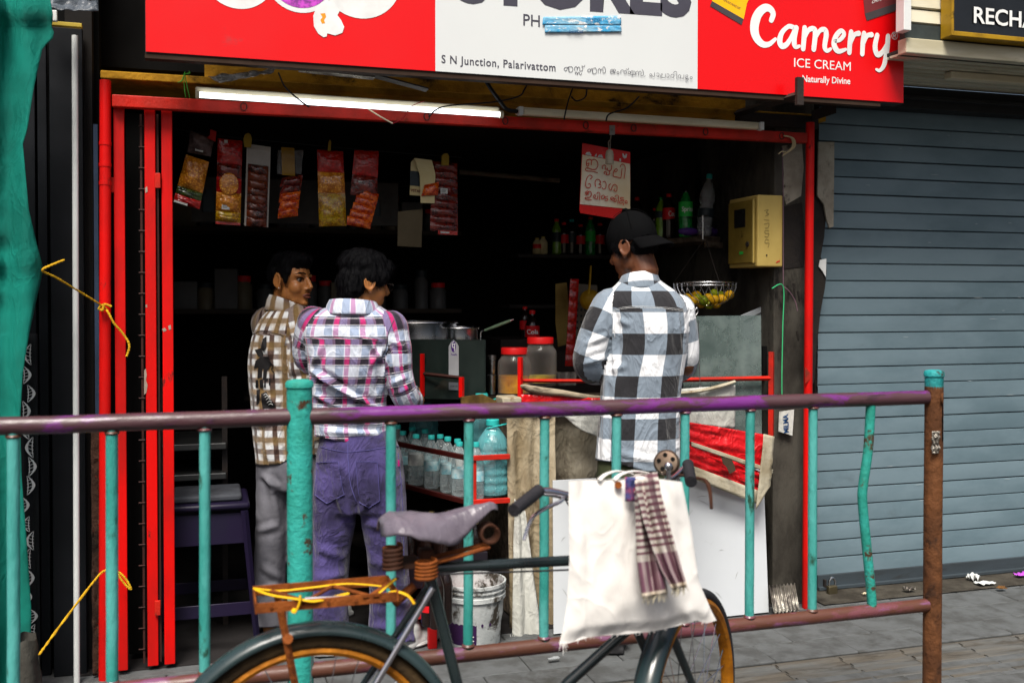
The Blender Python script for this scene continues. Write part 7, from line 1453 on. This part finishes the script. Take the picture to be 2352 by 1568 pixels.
sl = [(sL, lerps(rl, len(sL))), (sR, lerps(rr_, len(sR)))]
hem3 = [(1340, 1052), (1366, 1056), (1402, 1060), (1440, 1070), (1478, 1081), (1510, 1084), (1545, 1076), (1580, 1060)]
sh3, bv3 = garment(p3, 'shirt', ring, sl, g, m_buff, .0085, 3, hem3, [(0, .97), (1, .97)],
    [(1410, 720, 1414, 860, 5, .012), (1345, 790, 1395, 770, 6, .007), (1340, 835, 1392, 820, 6, .009), (1392, 880, 1386, 1040, 5, .007), (1440, 900, 1432, 1060, 9, .005), (1520, 880, 1528, 1060, 9, .005), (1420, 735, 1450, 745, 7, .006), (1555, 720, 1562, 800, 5, .008), (1425, 1040, 1500, 1058, 7, .006), (1400, 850, 1440, 840, 7, .006)], .004, 8, P(1480, 705, 4.1).z, 21, ur=.158)
collar(sh3, D(1468, 657, d3 + .016), .070, .070, .046, m_buff, -.004, .016, (-.35, .9, .010))
for q in ([(1408, 713), (1430, 706), (1470, 703), (1530, 706), (1572, 712)], [(1408, 716), (1430, 709), (1470, 706), (1530, 709), (1572, 715)]): surf_line(sh3, 'yoke_stitch', bv3, q, .0006, m_ink_w, .0006)
for q in ([(1396, 682), (1402, 710), (1410, 740), (1412, 775)] ,): surf_line(sh3, 'seam', bv3, q, .0008, m_ink_w, .0006)
b = MB(); b.add([], []) if False else None
g = MB(); loft_rows(g, hip, d3, 24, 8); ring = loft_rows(g, legL, d3, 20, 24, 2.1); loft_rows(g, legR, d3, 20, 24, 2.1)
garment(p3, 'trousers', ring, [], g, m_olive, .010, 3, [(1300, 1462), (1600, 1460)], [], [], .006, 8, seed=5)
shoe(p3, D(1412, 1492, d3 - .04).xy.to_3d(), _F, m_=mat('dark_shoe', (.03, .03, .032), rough=.6)); shoe(p3, D(1512, 1490, d3 - .02).xy.to_3d(), _F + _R * .2, m_=mat('dark_shoe', (.03, .03, .032)))
# ================================================================== railing between road and pavement
RY = 2.84
m_teal_p = mat('teal_railing_paint', hx('#55a8a2'), hx('#2c8a80'), 9, .95, rough=.55, dirt=(hx('#274a3a'), .57, .66, 13), bump=.5, bsc=70, stretch=(1, 1, .35))
m_teal_w = mat('worn_teal_paint', hx('#37a79c'), hx('#23806f'), 7, .9, rough=.55, dirt=(hx('#4a3322'), .55, .62, 12), bump=.5, bsc=60)
def railmat(name, c, c2, dirt):
    t = NT(name); v = t.coord((.28, 1, 1)); n = t.noise(v, 16, 6, .65, .6); col = t.mix(t.rng(n, .40, .52), c, c2); n2 = t.noise(v, 34, 6); col = t.mix(t.math('MULTIPLY', t.rng(n2, .55, .68), .8), col, dirt)
    t.base(col); t.set(rough=t.rng(n, .35, .65, .24, .46), spec=.6); t.bump(n2, .35, .008); return t.m
m_purple = railmat('purple_over_rust', hx('#6d2a78'), hx('#4a2f34'), hx('#2b1c1c')); m_pbrown = railmat('rusty_purple', hx('#6d4046'), hx('#5a372a'), hx('#7b4d72'))
m_rust = mat('brown_rust', hx('#6b4223'), hx('#4a2c17'), 9, .9, rough=.8, dirt=(hx('#2f1c10'), .56, .7, 10), bump=.9, bsc=38, stretch=(1, 1, .8), spec=.3)
ra = thing('railing', 'pedestrian railing with teal bars and purple and rust top rail along the kerb', 'railing', P(1200, 1700, RY).xy.to_3d())
a, c_ = P(-260, 976, RY), P(2128, 921, RY); zt_ = (a.z + c_.z) / 2 ; a.z = zt_ + .004; c_.z = zt_ - .002
b = MB(); b.tube([a + (c_ - a) * (k / 16) + Vector((0, 0, .002 * noise.noise(Vector((k * .7, 0, 0))))) for k in range(17)], .0238, 18); b.build('top_rail', m_purple, ra)
a2, c2_ = P(980, 1507, RY), P(2128, 1390, RY); zb_ = (a2.z + c2_.z) / 2
b = MB(); b.tube([Vector((P(-260, 1500, RY).x, RY, zb_)), Vector((c2_.x * .5 + a.x * .5, RY, zb_ - .003)), Vector((c2_.x, RY, zb_))], .0225, 18); b.build('bottom_rail', m_pbrown, ra)
for u in (30, 257, 470, 898, 1077, 1251, 1416, 1573, 1723, 1867):
    x0, x1 = P(u, 980, RY).x, P(u - (2 if u > 900 else 0), 1450, RY).x; b = MB(); k = R.uniform(0, 9); b.tube([Vector((x0 + (x1 - x0) * q + .0012 * noise.noise(Vector((q * 6, k, 0))), RY + .001 * noise.noise(Vector((q * 5, 0, k))), zt_ - .012 - (zt_ - zb_ - .02) * q)) for q in [j / 8 for j in range(9)]], .0148 if u > 400 else .0158, 12); b.build('bar', m_teal_p, ra)
    b = MB(); b.ball((x1, RY, zb_ + .022), (.0195, .0195, .010), 12, 6); b.build('weld', m_pbrown, ra); b = MB(); b.ball((x0, RY, zt_ - .024), (.02, .02, .008), 12, 6); b.build('weld', m_pbrown, ra)
b = MB(); b.tube(spline([P(2000, 930, RY), P(1994, 1030, RY), P(1983, 1110, RY), P(1981, 1150, RY), P(1990, 1250, RY), P(2000, 1350, RY), P(2003, 1392, RY)], 8), .0158, 12); b.build('bent_bar', m_teal_w, ra, label='bent teal bar with scraped rust patch')
def post(u, vtop, r, mt, capm, name='post'):
    x = P(u, 1200, RY).x; zt = P(u, vtop, RY).z; b = MB(); b.tube([Vector((x + .0015 * noise.noise(Vector((q * 4, u, 0))), RY, -.02 + (zt - .055 + .02) * q)) for q in [j / 12 for j in range(13)]], r, 20); po = b.build(name, mt, ra)
    b = MB(); b.lathe([(r * .98, zt - .07), (r * 1.0, zt - .05), (r * 1.0, zt - .022), (r * 1.1, zt - .02), (r * 1.1, zt - .008), (r * .98, zt - .002), (r * .6, zt + .001), (.001, zt + .001)], (x, RY, 0), 22, cap=False); b.build('cap', capm, po); return po, x, zt
post(689, 872, .0355, m_teal_w, m_teal_w); po, xr, ztr = post(2143, 850, .0305, m_rust, mat('chipped_teal', hx('#2fa7a8'), hx('#1c4a4c'), 8, .9, rough=.5, dirt=(hx('#3a2a1e'), .52, .6, 11), bump=.7, bsc=60))
# rust hole in the end post, its shaded inside a dark patch, with foil
m_void = m_dark; b = MB(); zz1 = P(2150, 905, RY).z; zz0 = P(2150, 1010, RY).z
b.grid(lambda s, t: Vector((xr + (.0312) * math.sin(.28 + .34 * s * (1 - .5 * t) + .08 * noise.noise(Vector((t * 6, s, 0)))), RY - .0312 * math.cos(.28 + .34 * s * (1 - .5 * t)), zz0 + (zz1 - zz0) * t)), 5, 14); b.build('hole_shade_patch', m_void, po)
b = MB(); cf = P(2147, 1020, RY - .034); b.grid(lambda s, t: cf + Vector((.03 * (s - .5) + .006 * noise.noise(Vector((s * 5, t * 5, 1))), -.004 + .010 * noise.noise(Vector((s * 6, t * 6, 2))), -.03 + .075 * t)), 12, 16); tag(b.build('foil_wad', m_foil, solid=.001, sharp=30), 'silver foil stuffed in the hole of the rusty end post', 'foil')
b = MB(); b.add([P(2158, 910, RY - .02), P(2166, 902, RY - .05), P(2165, 925, RY - .05), P(2160, 935, RY - .02)], [(0, 1, 2, 3)]); b.build('torn_flap', m_rust, po, solid=.002)
# ================================================================== bicycle
BYC = 2.44
m_bk = mat('dark_green_enamel', (.012, .020, .022), (.02, .03, .03), 8, rough=.14, spec=.7, dirt=(hx('#4a3320'), .66, .74, 14)); m_brst = mat('orange_rust', hx('#8a4a1a'), hx('#5c2c0e'), 12, .9, rough=.75, bump=.6, bsc=70, dirt=(hx('#2c1a10'), .6, .72, 12)); m_rim = mat('rusty_rim', hx('#b8741a'), hx('#8a5212'), 14, .9, rough=.45, metal=.35, dirt=(hx('#3a2614'), .58, .72, 16), bump=.3)
m_tyre = mat('dusty_tyre', hx('#4a3a24'), hx('#2c241a'), 10, .9, rough=.9, bump=.6, bsc=120); m_chrome = mat('worn_chrome', (.66, .66, .70), (.5, .48, .5), 10, rough=.2, metal=1.0, dirt=(hx('#5a3a22'), .66, .74, 18)); m_rubber = mat('black_rubber', (.02, .02, .024), (.03, .03, .034), 14, rough=.6, bump=.4, bsc=120); m_guard = mat('mudguard_enamel', (.018, .034, .036), (.03, .05, .052), 6, rough=.25, spec=.6, dirt=(hx('#6a6a62'), .68, .8, 9))
bi = thing('bicycle', 'old roadster bicycle with rusty carrier parked in the road before the railing', 'bicycle', Vector((P(1110, 1700, BYC).x, BYC, -.004)))
def wheel(c, w, guard, gm, tr=.0195, rr=.0125, ro=.045, tm=None):
    """c axle, w forward direction in the ground plane"""
    ax = Vector((-w.y, w.x, 0)); e = lambda a, r: c + (w * math.cos(a) + _Z * math.sin(a)) * r; RT = c.z + .004
    wh = None
    b = MB(); b.tube([e(2 * PI * k / 72, RT - tr) for k in range(72)], tr, 12, closed=True, up=ax); wh = b.build('wheel', tm or m_tyre, bi, label='dusty tyre on a rusty rim')
    b = MB(); b.tube([e(2 * PI * k / 72, RT - ro) for k in range(72)], rr, 8, closed=True, up=ax, flat=1.2); b.build('rim', m_rim, wh)
    b = MB(); b.tube([c - ax * .045, c - ax * .02, c + ax * .02, c + ax * .045], [.024, .014, .014, .024], 14); b.tube([c - ax * .075, c + ax * .075], .006, 8); b.build('hub', m_brst, wh)
    for k in range(32):
        a = 2 * PI * k / 32; s = .032 if k % 2 else -.032; b = MB(); b.tube([e(a + (.9 if k % 4 < 2 else -.9), .022) + ax * s, e(a, RT - .05)], .0013, 5); b.build('spoke', m_chrome, wh)
    if guard:
        a0, a1 = guard; b = MB(); n = 44; prof = [(-.034, -.018), (-.030, -.006), (-.016, .003), (0, .006), (.016, .003), (.030, -.006), (.034, -.018)]
        b.grid(lambda s, t: e(a0 + (a1 - a0) * s, RT + .020 + prof[int(round(t * 6))][1]) + ax * prof[int(round(t * 6))][0], n, 6); b.build('mudguard', gm, bi, solid=.002, sharp=60)
    return wh
wr_ = Vector((1, 0, 0)); cR = P(718, 1780, BYC); wheel(cR, wr_, (rad(14), rad(205)), m_guard)
angF = rad(42); wf = Vector((math.cos(angF), math.sin(angF), 0)); dF = 2.70; cF = D(1584, 1660, 2.74); cF.z = cR.z; wheel(cF, wf, (rad(108), rad(212)), m_guard, .0155, .0165, .040, m_rubber)
def tb(name, pts, r, m_=m_bk, n=12, par=None): b = MB(); b.tube(pts, r, n); return b.build(name, m_, par or bi)
BBk = P(1112, 1810, BYC); ST = P(990, 1335, BYC); HT0, HT1 = P(1452, 1262, BYC), P(1486, 1405, BYC)
tb('seat_tube', [BBk, ST + (ST - BBk).normalized() * .03], .0145); tb('top_tube', [P(998, 1303, BYC), P(1452, 1279, BYC)], .0138); tb('down_tube', [BBk, P(1303, 1568, BYC), HT1], .0145); tb('head_tube', [HT0, HT1], .018)
for s in (-1, 1):
    o = Vector((0, s * .055, 0)); tb('seat_stay', [ST + Vector((0, s * .02, -.01)), cR + o], .0085, m_chrome if s < 0 else m_bk); tb('chain_stay', [BBk + Vector((0, s * .03, 0)), cR + o], .009)
    o2 = Vector((-wf.y, wf.x, 0)) * (s * .052); crown = HT1 + (HT1 - HT0).normalized() * .02; tb('fork_blade', spline([crown + o2, crown + (cF - crown) * .5 + o2, cF + o2], 6), [.013, .011, .008])
tb('fork_crown', [HT1 + (HT1 - HT0).normalized() * .02 + Vector((-wf.y, wf.x, 0)) * .055, HT1 + (HT1 - HT0).normalized() * .02 - Vector((-wf.y, wf.x, 0)) * .055], .016, m_chrome)
b = MB(); b.tube([BBk - Vector((0, .035, 0)), BBk + Vector((0, .035, 0))], .024, 14); b.build('bottom_bracket', m_bk, bi)
b = MB(); q = BBk - Vector((0, .05, 0)); b.tube([q + Vector((math.cos(2 * PI * k / 40) * .095, 0, math.sin(2 * PI * k / 40) * .095)) for k in range(40)], .006, 6, closed=True)
for k in range(5): b.tube([q, q + Vector((math.cos(2 * PI * k / 5) * .095, 0, math.sin(2 * PI * k / 5) * .095))], .005, 6)
b.build('chainring', m_chrome, bi)
for s in (-1, 1):
    e_ = BBk + Vector((.11 * s, .07 * s, -.12 * s)); b = MB(); b.tube([BBk + Vector((0, .07 * s, 0)), e_], .009, 8); cr_ = b.build('crank', m_chrome, bi); b = MB(); b.cbox(e_ + Vector((0, .05 * s, 0)), (.09, .08, .025)); b.build('pedal', m_rubber, cr_, bevel=.004)
# saddle
tb('seat_post', [ST, P(980, 1275, BYC)], .0125, m_brst)
def saddle(s, t):
    # s along length (0 rear, 1 nose), t across
    x0, x1 = P(872, 1215, BYC).x, P(1141, 1200, BYC).x; x = x0 + (x1 - x0) * s; a = (t - .5) * 2
    w = float(np.interp(s, [0, .04, .12, .28, .48, .66, .85, 1], [.035, .07, .092, .094, .066, .038, .022, .006])); zt = float(np.interp(s, [0, .1, .3, .55, .8, .95, 1], [.955, .972, .968, .962, .978, .985, .972]))
    drop = float(np.interp(s, [0, .2, .45, .62, .8, 1], [.030, .036, .058, .074, .040, .006])); k = abs(a)
    return Vector((x, BYC + a * w * (1 - .12 * max(0, k - .6)), zt - drop * k ** 2.6 + .004 * noise.noise(Vector((s * 9, a * 3, 0)))))
m_sad = mat('worn_grey_leather', hx('#6d6670'), hx('#544d58'), 8, .9, rough=.36, spec=.5, crease=(8, .15), bsc=40, dirt=(hx('#3d3636'), .6, .75, 10))
b = MB(); b.grid(saddle, 30, 22); sad = b.build('saddle', m_sad, bi, solid=.006, sharp=80)
def coil(c, r, h, n, wire, m_, ax=_Z, name='spring'):
    c = vv(c); ax = vv(ax).normalized(); e1 = ax.orthogonal().normalized(); e2 = ax.cross(e1); b = MB(); b.tube([c + ax * (h * k / (n * 14)) + (e1 * math.cos(2 * PI * k / 14) + e2 * math.sin(2 * PI * k / 14)) * r for k in range(n * 14 + 1)], wire, 6); return b.build(name, m_, sad)
m_dkr = mat('dark_rust', hx('#2e1b12'), hx('#452514'), 14, rough=.7); coil(P(902, 1308, BYC - .06), .022, .055, 5, .0046, m_dkr); coil(P(979, 1328, BYC - .05), .025, .045, 5, .0046, m_brst); coil(P(902, 1300, BYC + .06), .022, .055, 5, .0046, m_brst)
coil(P(1128, 1228, BYC - .03), .022, .05, 3, .0042, m_dkr, (0, 1, 0))
for dy in (-.028, -.016, .016, .028): b = MB(); b.tube(spline([P(975, 1290, BYC) + Vector((0, dy, 0)), P(1040, 1274, BYC) + Vector((0, dy, 0)), P(1120, 1252, BYC) + Vector((0, dy * .8, 0))], 6), .0042, 6); b.build('saddle_rail', m_brst, sad)
b = MB(); b.cbox(P(978, 1272, BYC), (.035, .05, .028)); b.build('saddle_clamp', m_dkr, sad, bevel=.006)
b = MB(); b.cbox(P(935, 1290, BYC), (.06, .10, .008)); b.build('spring_plate', m_dkr, sad)
# carrier
zc = P(750, 1385, BYC - .08).z; cy0, cy1 = BYC - .075, BYC + .075; cx0, cx1 = P(590, 1388, cy0).x, P(912, 1378, cy0).x
ca = MB(); ca.box((cx0, cy0, zc - .012), (cx1, cy0 + .004, zc + .012)); car = ca.build('carrier', m_brst, bi, smooth=False, bevel=.001)
for nm, lo_, hi_ in (('carrier_rail', (cx0, cy1 - .004, zc - .012), (cx1, cy1, zc + .012)), ('carrier_end', (cx0 - .004, cy0, zc - .012), (cx0, cy1, zc + .012)), ('carrier_end', (cx1, cy0, zc - .012), (cx1 + .004, cy1, zc + .012))): b = MB(); b.box(lo_, hi_); b.build(nm, m_brst, car, smooth=False)
for k in range(4): x = cx0 + (cx1 - cx0) * (.06 + .23 * k) + (0 if k % 2 else .10); b = MB(); b.obox((x, cy0, zc + .0), (.10 if k % 2 else -.10, cy1 - cy0, 0), (.014, 0, 0), (0, 0, .004)); b.build('slat', m_brst, car, smooth=False)
for k in range(5): b = MB(); x = cx0 + (cx1 - cx0) * (.1 + .2 * k); b.cyl((x, cy0 - .003, zc), (x, cy0, zc), .0045, None, 8); b.build('rivet', m_brst, car)
for y in (cy0, cy1 - .006):
    xs = P(645, 1400, cy0).x; b = MB(); b.tube([Vector((xs, y, zc - .01)), cR + Vector((0, y - BYC, .0))], .0085, 4); b.build('strut', m_brst, car, smooth=False)
b = MB(); b.cyl(P(661, 1466, cy0 - .012), P(661, 1466, cy0 + .01), .012, None, 12); b.build('strut_bolt', m_brst, car)
b = MB(); b.tube([P(905, 1385, BYC - .02), P(950, 1345, BYC)], .012, 8); b.build('carrier_clamp', m_brst, car)
rp = thing('luggage_rope', 'flat yellow strap wound round the bicycle carrier', 'rope', Vector(((cx0 + cx1) / 2, BYC, zc)))
m_strap = mat('yellow_strap', (.78, .46, .01), (.62, .34, .01), 20, rough=.5)
for pts, r in (([(582, 1350, BYC + .05), (640, 1356, BYC + .06), (720, 1348, BYC + .06), (800, 1340, BYC + .06), (880, 1346, BYC + .05), (900, 1350, BYC + .02)], .0048), ([(585, 1352, BYC + .05), (620, 1365, BYC - .02), (660, 1372, BYC - .06), (690, 1376, BYC - .08), (720, 1380, BYC - .08), (760, 1372, BYC - .06), (800, 1362, BYC - .03)], .0052), ([(880, 1368, BYC - .06), (905, 1358, BYC - .06), (935, 1366, BYC - .07), (952, 1386, BYC - .08)], .006), ([(868, 1364, BYC - .03), (890, 1345, BYC - .03), (910, 1328, BYC - .03)], .0055), ([(690, 1366, BYC - .085), (688, 1384, BYC - .09), (680, 1402, BYC - .085), (672, 1400, BYC - .075)], .006)):
    b = MB(); b.tube(spline([P(*q) for q in pts], 8), r, 8, flat=.5); b.build('strap', m_strap, rp)
b = MB(); b.tube([P(700, 1374, BYC - .06), P(860, 1368, BYC - .06)], .004, 6); b.build('wire_stay', m_chrome, car)
# handlebar, grips, levers, bell
hb = MB(); hbp = spline([D(1233, 1128, 2.52), D(1265, 1130, 2.54), D(1308, 1140, 2.57), D(1380, 1160, 2.62), D(1452, 1165, 2.66), D(1505, 1120, 2.72), D(1545, 1098, 2.80), D(1578, 1072, 2.86)], 8); hb.tube(hbp, .0115, 12); hbar = hb.build('handlebar', m_chrome, bi)
b = MB(); b.tube([HT0 + Vector((0, 0, -.02)), D(1452, 1165, 2.66)], .0125, 12); b.build('stem', m_chrome, hbar)
def grip(a, c_, n=9):
    a, c_ = vv(a), vv(c_); b = MB(); pts = [a + (c_ - a) * (k / (n * 2)) for k in range(n * 2 + 1)]; b.tube(pts, [.0150 if k % 2 else .0168 for k in range(n * 2 + 1)], 14); b.build('grip', m_rubber, hbar)
grip(D(1238, 1126, 2.52), D(1180, 1172, 2.40)); grip(D(1580, 1066, 2.86), D(1587, 1106, 2.74))
for pts in ([D(1296, 1140, 2.55), D(1285, 1152, 2.52), D(1250, 1168, 2.50), D(1222, 1190, 2.47), D(1203, 1240, 2.44)], [D(1560, 1090, 2.80), D(1600, 1097, 2.76), D(1622, 1105, 2.72), D(1631, 1130, 2.70), D(1634, 1168, 2.68)]): b = MB(); b.tube(spline(pts, 6), [.006, .0065, .005], 8, flat=.7); b.build('brake_lever', m_chrome if pts[0].x < 1.0 else m_dkr, hbar)
for pts in ([D(1296, 1142, 2.55), D(1330, 1190, 2.56), D(1400, 1235, 2.62), P(1440, 1262, BYC - .03)], [D(1560, 1092, 2.80), D(1540, 1150, 2.74), D(1500, 1220, 2.68), P(1470, 1300, BYC - .03), P(1490, 1400, BYC - .03)], [P(1440, 1300, BYC - .02), P(1300, 1308, BYC - .02), P(1010, 1318, BYC - .02)]):
    b = MB(); b.tube(spline(pts, 8), .0026, 6); b.build('brake_rod', m_rubber if pts[0].x > .5 else m_chrome, hbar)
bell = D(1531, 1062, 2.72); axb = (C0 - bell).normalized(); axb = (axb + Vector((-.15, 0, .15))).normalized()
b = MB(); b.lathe([(.001, .012), (.010, .012), (.030, .009), (.036, .0), (.036, -.006), (.032, -.022), (.015, -.034), (.001, -.036)], bell, 28, axis=axb, cap=False); lamp = b.build('bell', mat('old_bell', hx('#8a7a68'), hx('#5c4a40'), 12, .9, rough=.35, metal=.7), hbar)
for k in range(5):
    a = 2 * PI * k / 5 + .3; e1 = axb.orthogonal().normalized(); e2 = axb.cross(e1); p = bell + (e1 * math.cos(a) + e2 * math.sin(a)) * .020 + axb * .0115; b = MB(); b.lathe([(.001, .0015), (.006, .0015), (.0062, -.002)], p, 10, axis=axb, cap=False); b.build('bell_hole', m_dark, lamp)
b = MB(); b.tube([D(1536, 1075, 2.69), D(1534, 1104, 2.74)], .008, 8); b.ball(D(1535, 1070, 2.685), .012, 10, 8); b.build('bell_bracket', m_chrome, lamp)
# ================================================================== white cloth bag on the handlebar
m_bag = mat('white_cotton', hx('#eceae5'), hx('#e2dfd9'), 5, .6, rough=.85, crease=(3.2, .22), bsc=30, spec=.2, sheen=.1)
vL = [1104, 1150, 1280, 1380, 1440, 1478]; uL = [1307, 1306, 1308, 1303, 1294, 1284]; vR = [1104, 1217, 1336, 1402, 1424]; uR = [1566, 1589, 1606, 1634, 1646]
def top(s): return float(np.interp(s, [0, .1, .5, .62, .8, 1], [1104, 1103, 1099, 1092, 1100, 1106]))
def bot(s): return float(np.interp(s, [0, .06, .2, .4, .6, .75, .86, .93, 1], [1478, 1476, 1460, 1456, 1448, 1436, 1422, 1430, 1424]))
bg_ = thing('cloth_bag', 'bulging white cotton bag hanging from the bicycle handlebar', 'bag', P(1460, 1470, 2.20))
def bagf(side):
    def f(s, t):
        v = top(s) + (bot(s) - top(s)) * t; a = float(np.interp(v, vL, uL)); c_ = float(np.interp(v, vR, uR)); u = a + (c_ - a) * s
        edge = (math.sin(PI * s) ** .45) * (math.sin(PI * (.06 + .94 * t)) ** .35 if t < .999 else 0)
        edge *= min(1, (1 - t) * 12)
        wr = .006 * math.sin(s * 23 + 3 * noise.noise(Vector((s * 3, t * 2, 0)))) * (1 - t) ** 1.5 + .011 * noise.noise(Vector((s * 4, t * 3, 2))) + .004 * noise.noise(Vector((s * 11, t * 7, 5)))
        wr += .002 * math.sin(s * 40 + 5 * noise.noise(Vector((s * 5, 0, 1)))) * max(0, t - .86) / .14
        off = (.020 + .014 * t) * edge * (1.0 if side < 0 else .8) + (wr * min(1, 8 * s, 8 * (1 - s)) if side < 0 else 0)
        return P(u, v, 2.24) + Vector((0, side * off, 0))
    return f
b = MB(); b.grid(bagf(-1), 60, 56); b.grid(bagf(1), 60, 56); b.build('pouch', m_bag, bg_, sharp=80)
b = MB()
for k in range(26):
    s = .01 + .035 * R.random() if k < 8 else R.random(); v = bot(s); p = P(float(np.interp(v, vL, uL)) + (float(np.interp(v, vR, uR)) - float(np.interp(v, vL, uL))) * s, v - 2, 2.238); b.tube([p, p + Vector((R.uniform(-.006, .006), 0, -R.uniform(.006, .03 if k < 8 else .01)))], [.0012, .0005], 4)
b.build('loose_thread', m_bag, bg_, kind='stuff')
for ua, ub in ((1375, 1465), (1410, 1510)):
    b = MB(); b.tube(spline([P(ua, 1102, 2.22), P(ua + 18, 1088, 2.24), P((ua + ub) / 2, 1082, 2.32), P(ub - 12, 1090, 2.40), P(ub, 1104, 2.36)], 6), .006, 8, flat=.5); b.build('handle', m_bag, bg_)
b = MB(); b.cyl(P(1420, 1113, 2.215), P(1420, 1113, 2.205), .009, None, 12); b.build('eyelet', m_brst, bg_)
b = MB(); b.grid(lambda s, t: P(1436 + 24 * s, 1095 + 56 * t, 2.192 + .004 * math.sin(s * 9)), 6, 8); b.build('cloth_tag', noisecol('patchwork', (hx('#a83050'), hx('#2f3f7a'), hx('#c06a8a')), 60, .8), bg_, solid=.001)
# striped towel over the handlebar
t = NT('striped_towel'); x, y = stripe_nodes(t, 0, 1.0), stripe_nodes(t, 1, 1.0); uvn = t.node('ShaderNodeUVMap'); sp = t.node('ShaderNodeSeparateXYZ'); t.l.new(uvn.outputs[0], sp.inputs[0]); ln = sp.outputs[1]
st_ = t.math('FRACT', t.math('MULTIPLY', ln, 17.0)); k = band(t, st_, .30, .78, .05); upper = t.math('SUBTRACT', 1.0, t.rng(ln, .62, .64)); col = t.mix(t.math('MULTIPLY', t.math('MULTIPLY', k, upper), .92), hx('#c4bdb4'), hx('#6a3f4c'))
low = t.rng(ln, .68, .70); vst = t.math('FRACT', t.math('MULTIPLY', sp.outputs[0], 4.0)); col = t.mix(t.math('MULTIPLY', low, t.mix(band(t, vst, .2, .7, .08), (.62, .62, .62), (.95, .95, .95))), col, hx('#6f4358')); col = t.mix(t.math('MULTIPLY', band(t, sp.outputs[0], .56, .78, .02), .8), col, hx('#5c3a44')); col = t.mix(t.rng(ln, .95, .97), col, hx('#d8cbb8')); t.base(col); t.set(rough=.9, spec=.15); t.bump(t.noise(t.coord(rnd=False), 300, 2), .3, .003); m_tow = t.m
tow = thing('checked_towel', 'maroon and cream striped cotton towel hanging over the bicycle handlebar', 'towel', P(1500, 1370, 2.17))
def towf(L, Rr, dy, seed):
    lv = [q[1] for q in L]; lu = [q[0] for q in L]; rv = [q[1] for q in Rr]; ru = [q[0] for q in Rr]
    def f(s, t):
        v = (lv[0] + (lv[-1] - lv[0]) * t) * (1 - s) + (rv[0] + (rv[-1] - rv[0]) * t) * s; a = float(np.interp(v, lv, lu)); c_ = float(np.interp(v, rv, ru))
        return P(a + (c_ - a) * s, v, 2.168 + dy - .012 * math.sin(s * 11 + seed + 2 * t) - .004 * noise.noise(Vector((s * 4, t * 6, seed))) + (.24 * max(0, .06 - t) / .06) - .02 * t)
    return f
for nm, L, Rr, dy, sd2 in (('front_fold', [(1456, 1090), (1462, 1130), (1480, 1200), (1500, 1260), (1520, 1310), (1545, 1352)], [(1510, 1084), (1516, 1130), (1535, 1200), (1552, 1260), (1566, 1310), (1577, 1345)], 0, 1), ('rear_fold', [(1457, 1110), (1459, 1160), (1462, 1230), (1464, 1290), (1470, 1340), (1476, 1372)], [(1478, 1110), (1490, 1170), (1505, 1240), (1520, 1300), (1530, 1345), (1532, 1362)], .014, 4)):
    b = MB(); b.grid(towf(L, Rr, dy, sd2), 14, 46, uv=True); tf = b.build(nm, m_tow, tow, solid=.004, sharp=80)
    b = MB(); f = towf(L, Rr, dy, sd2)
    for k in range(16): p = f((k + .5) / 16, 1.0); b.tube([p, p + Vector((R.uniform(-.006, .006), R.uniform(-.003, .003), -R.uniform(.010, .022)))], [.0016, .0006], 4)
    b.build('fringe', m_hem, tf, kind='stuff')
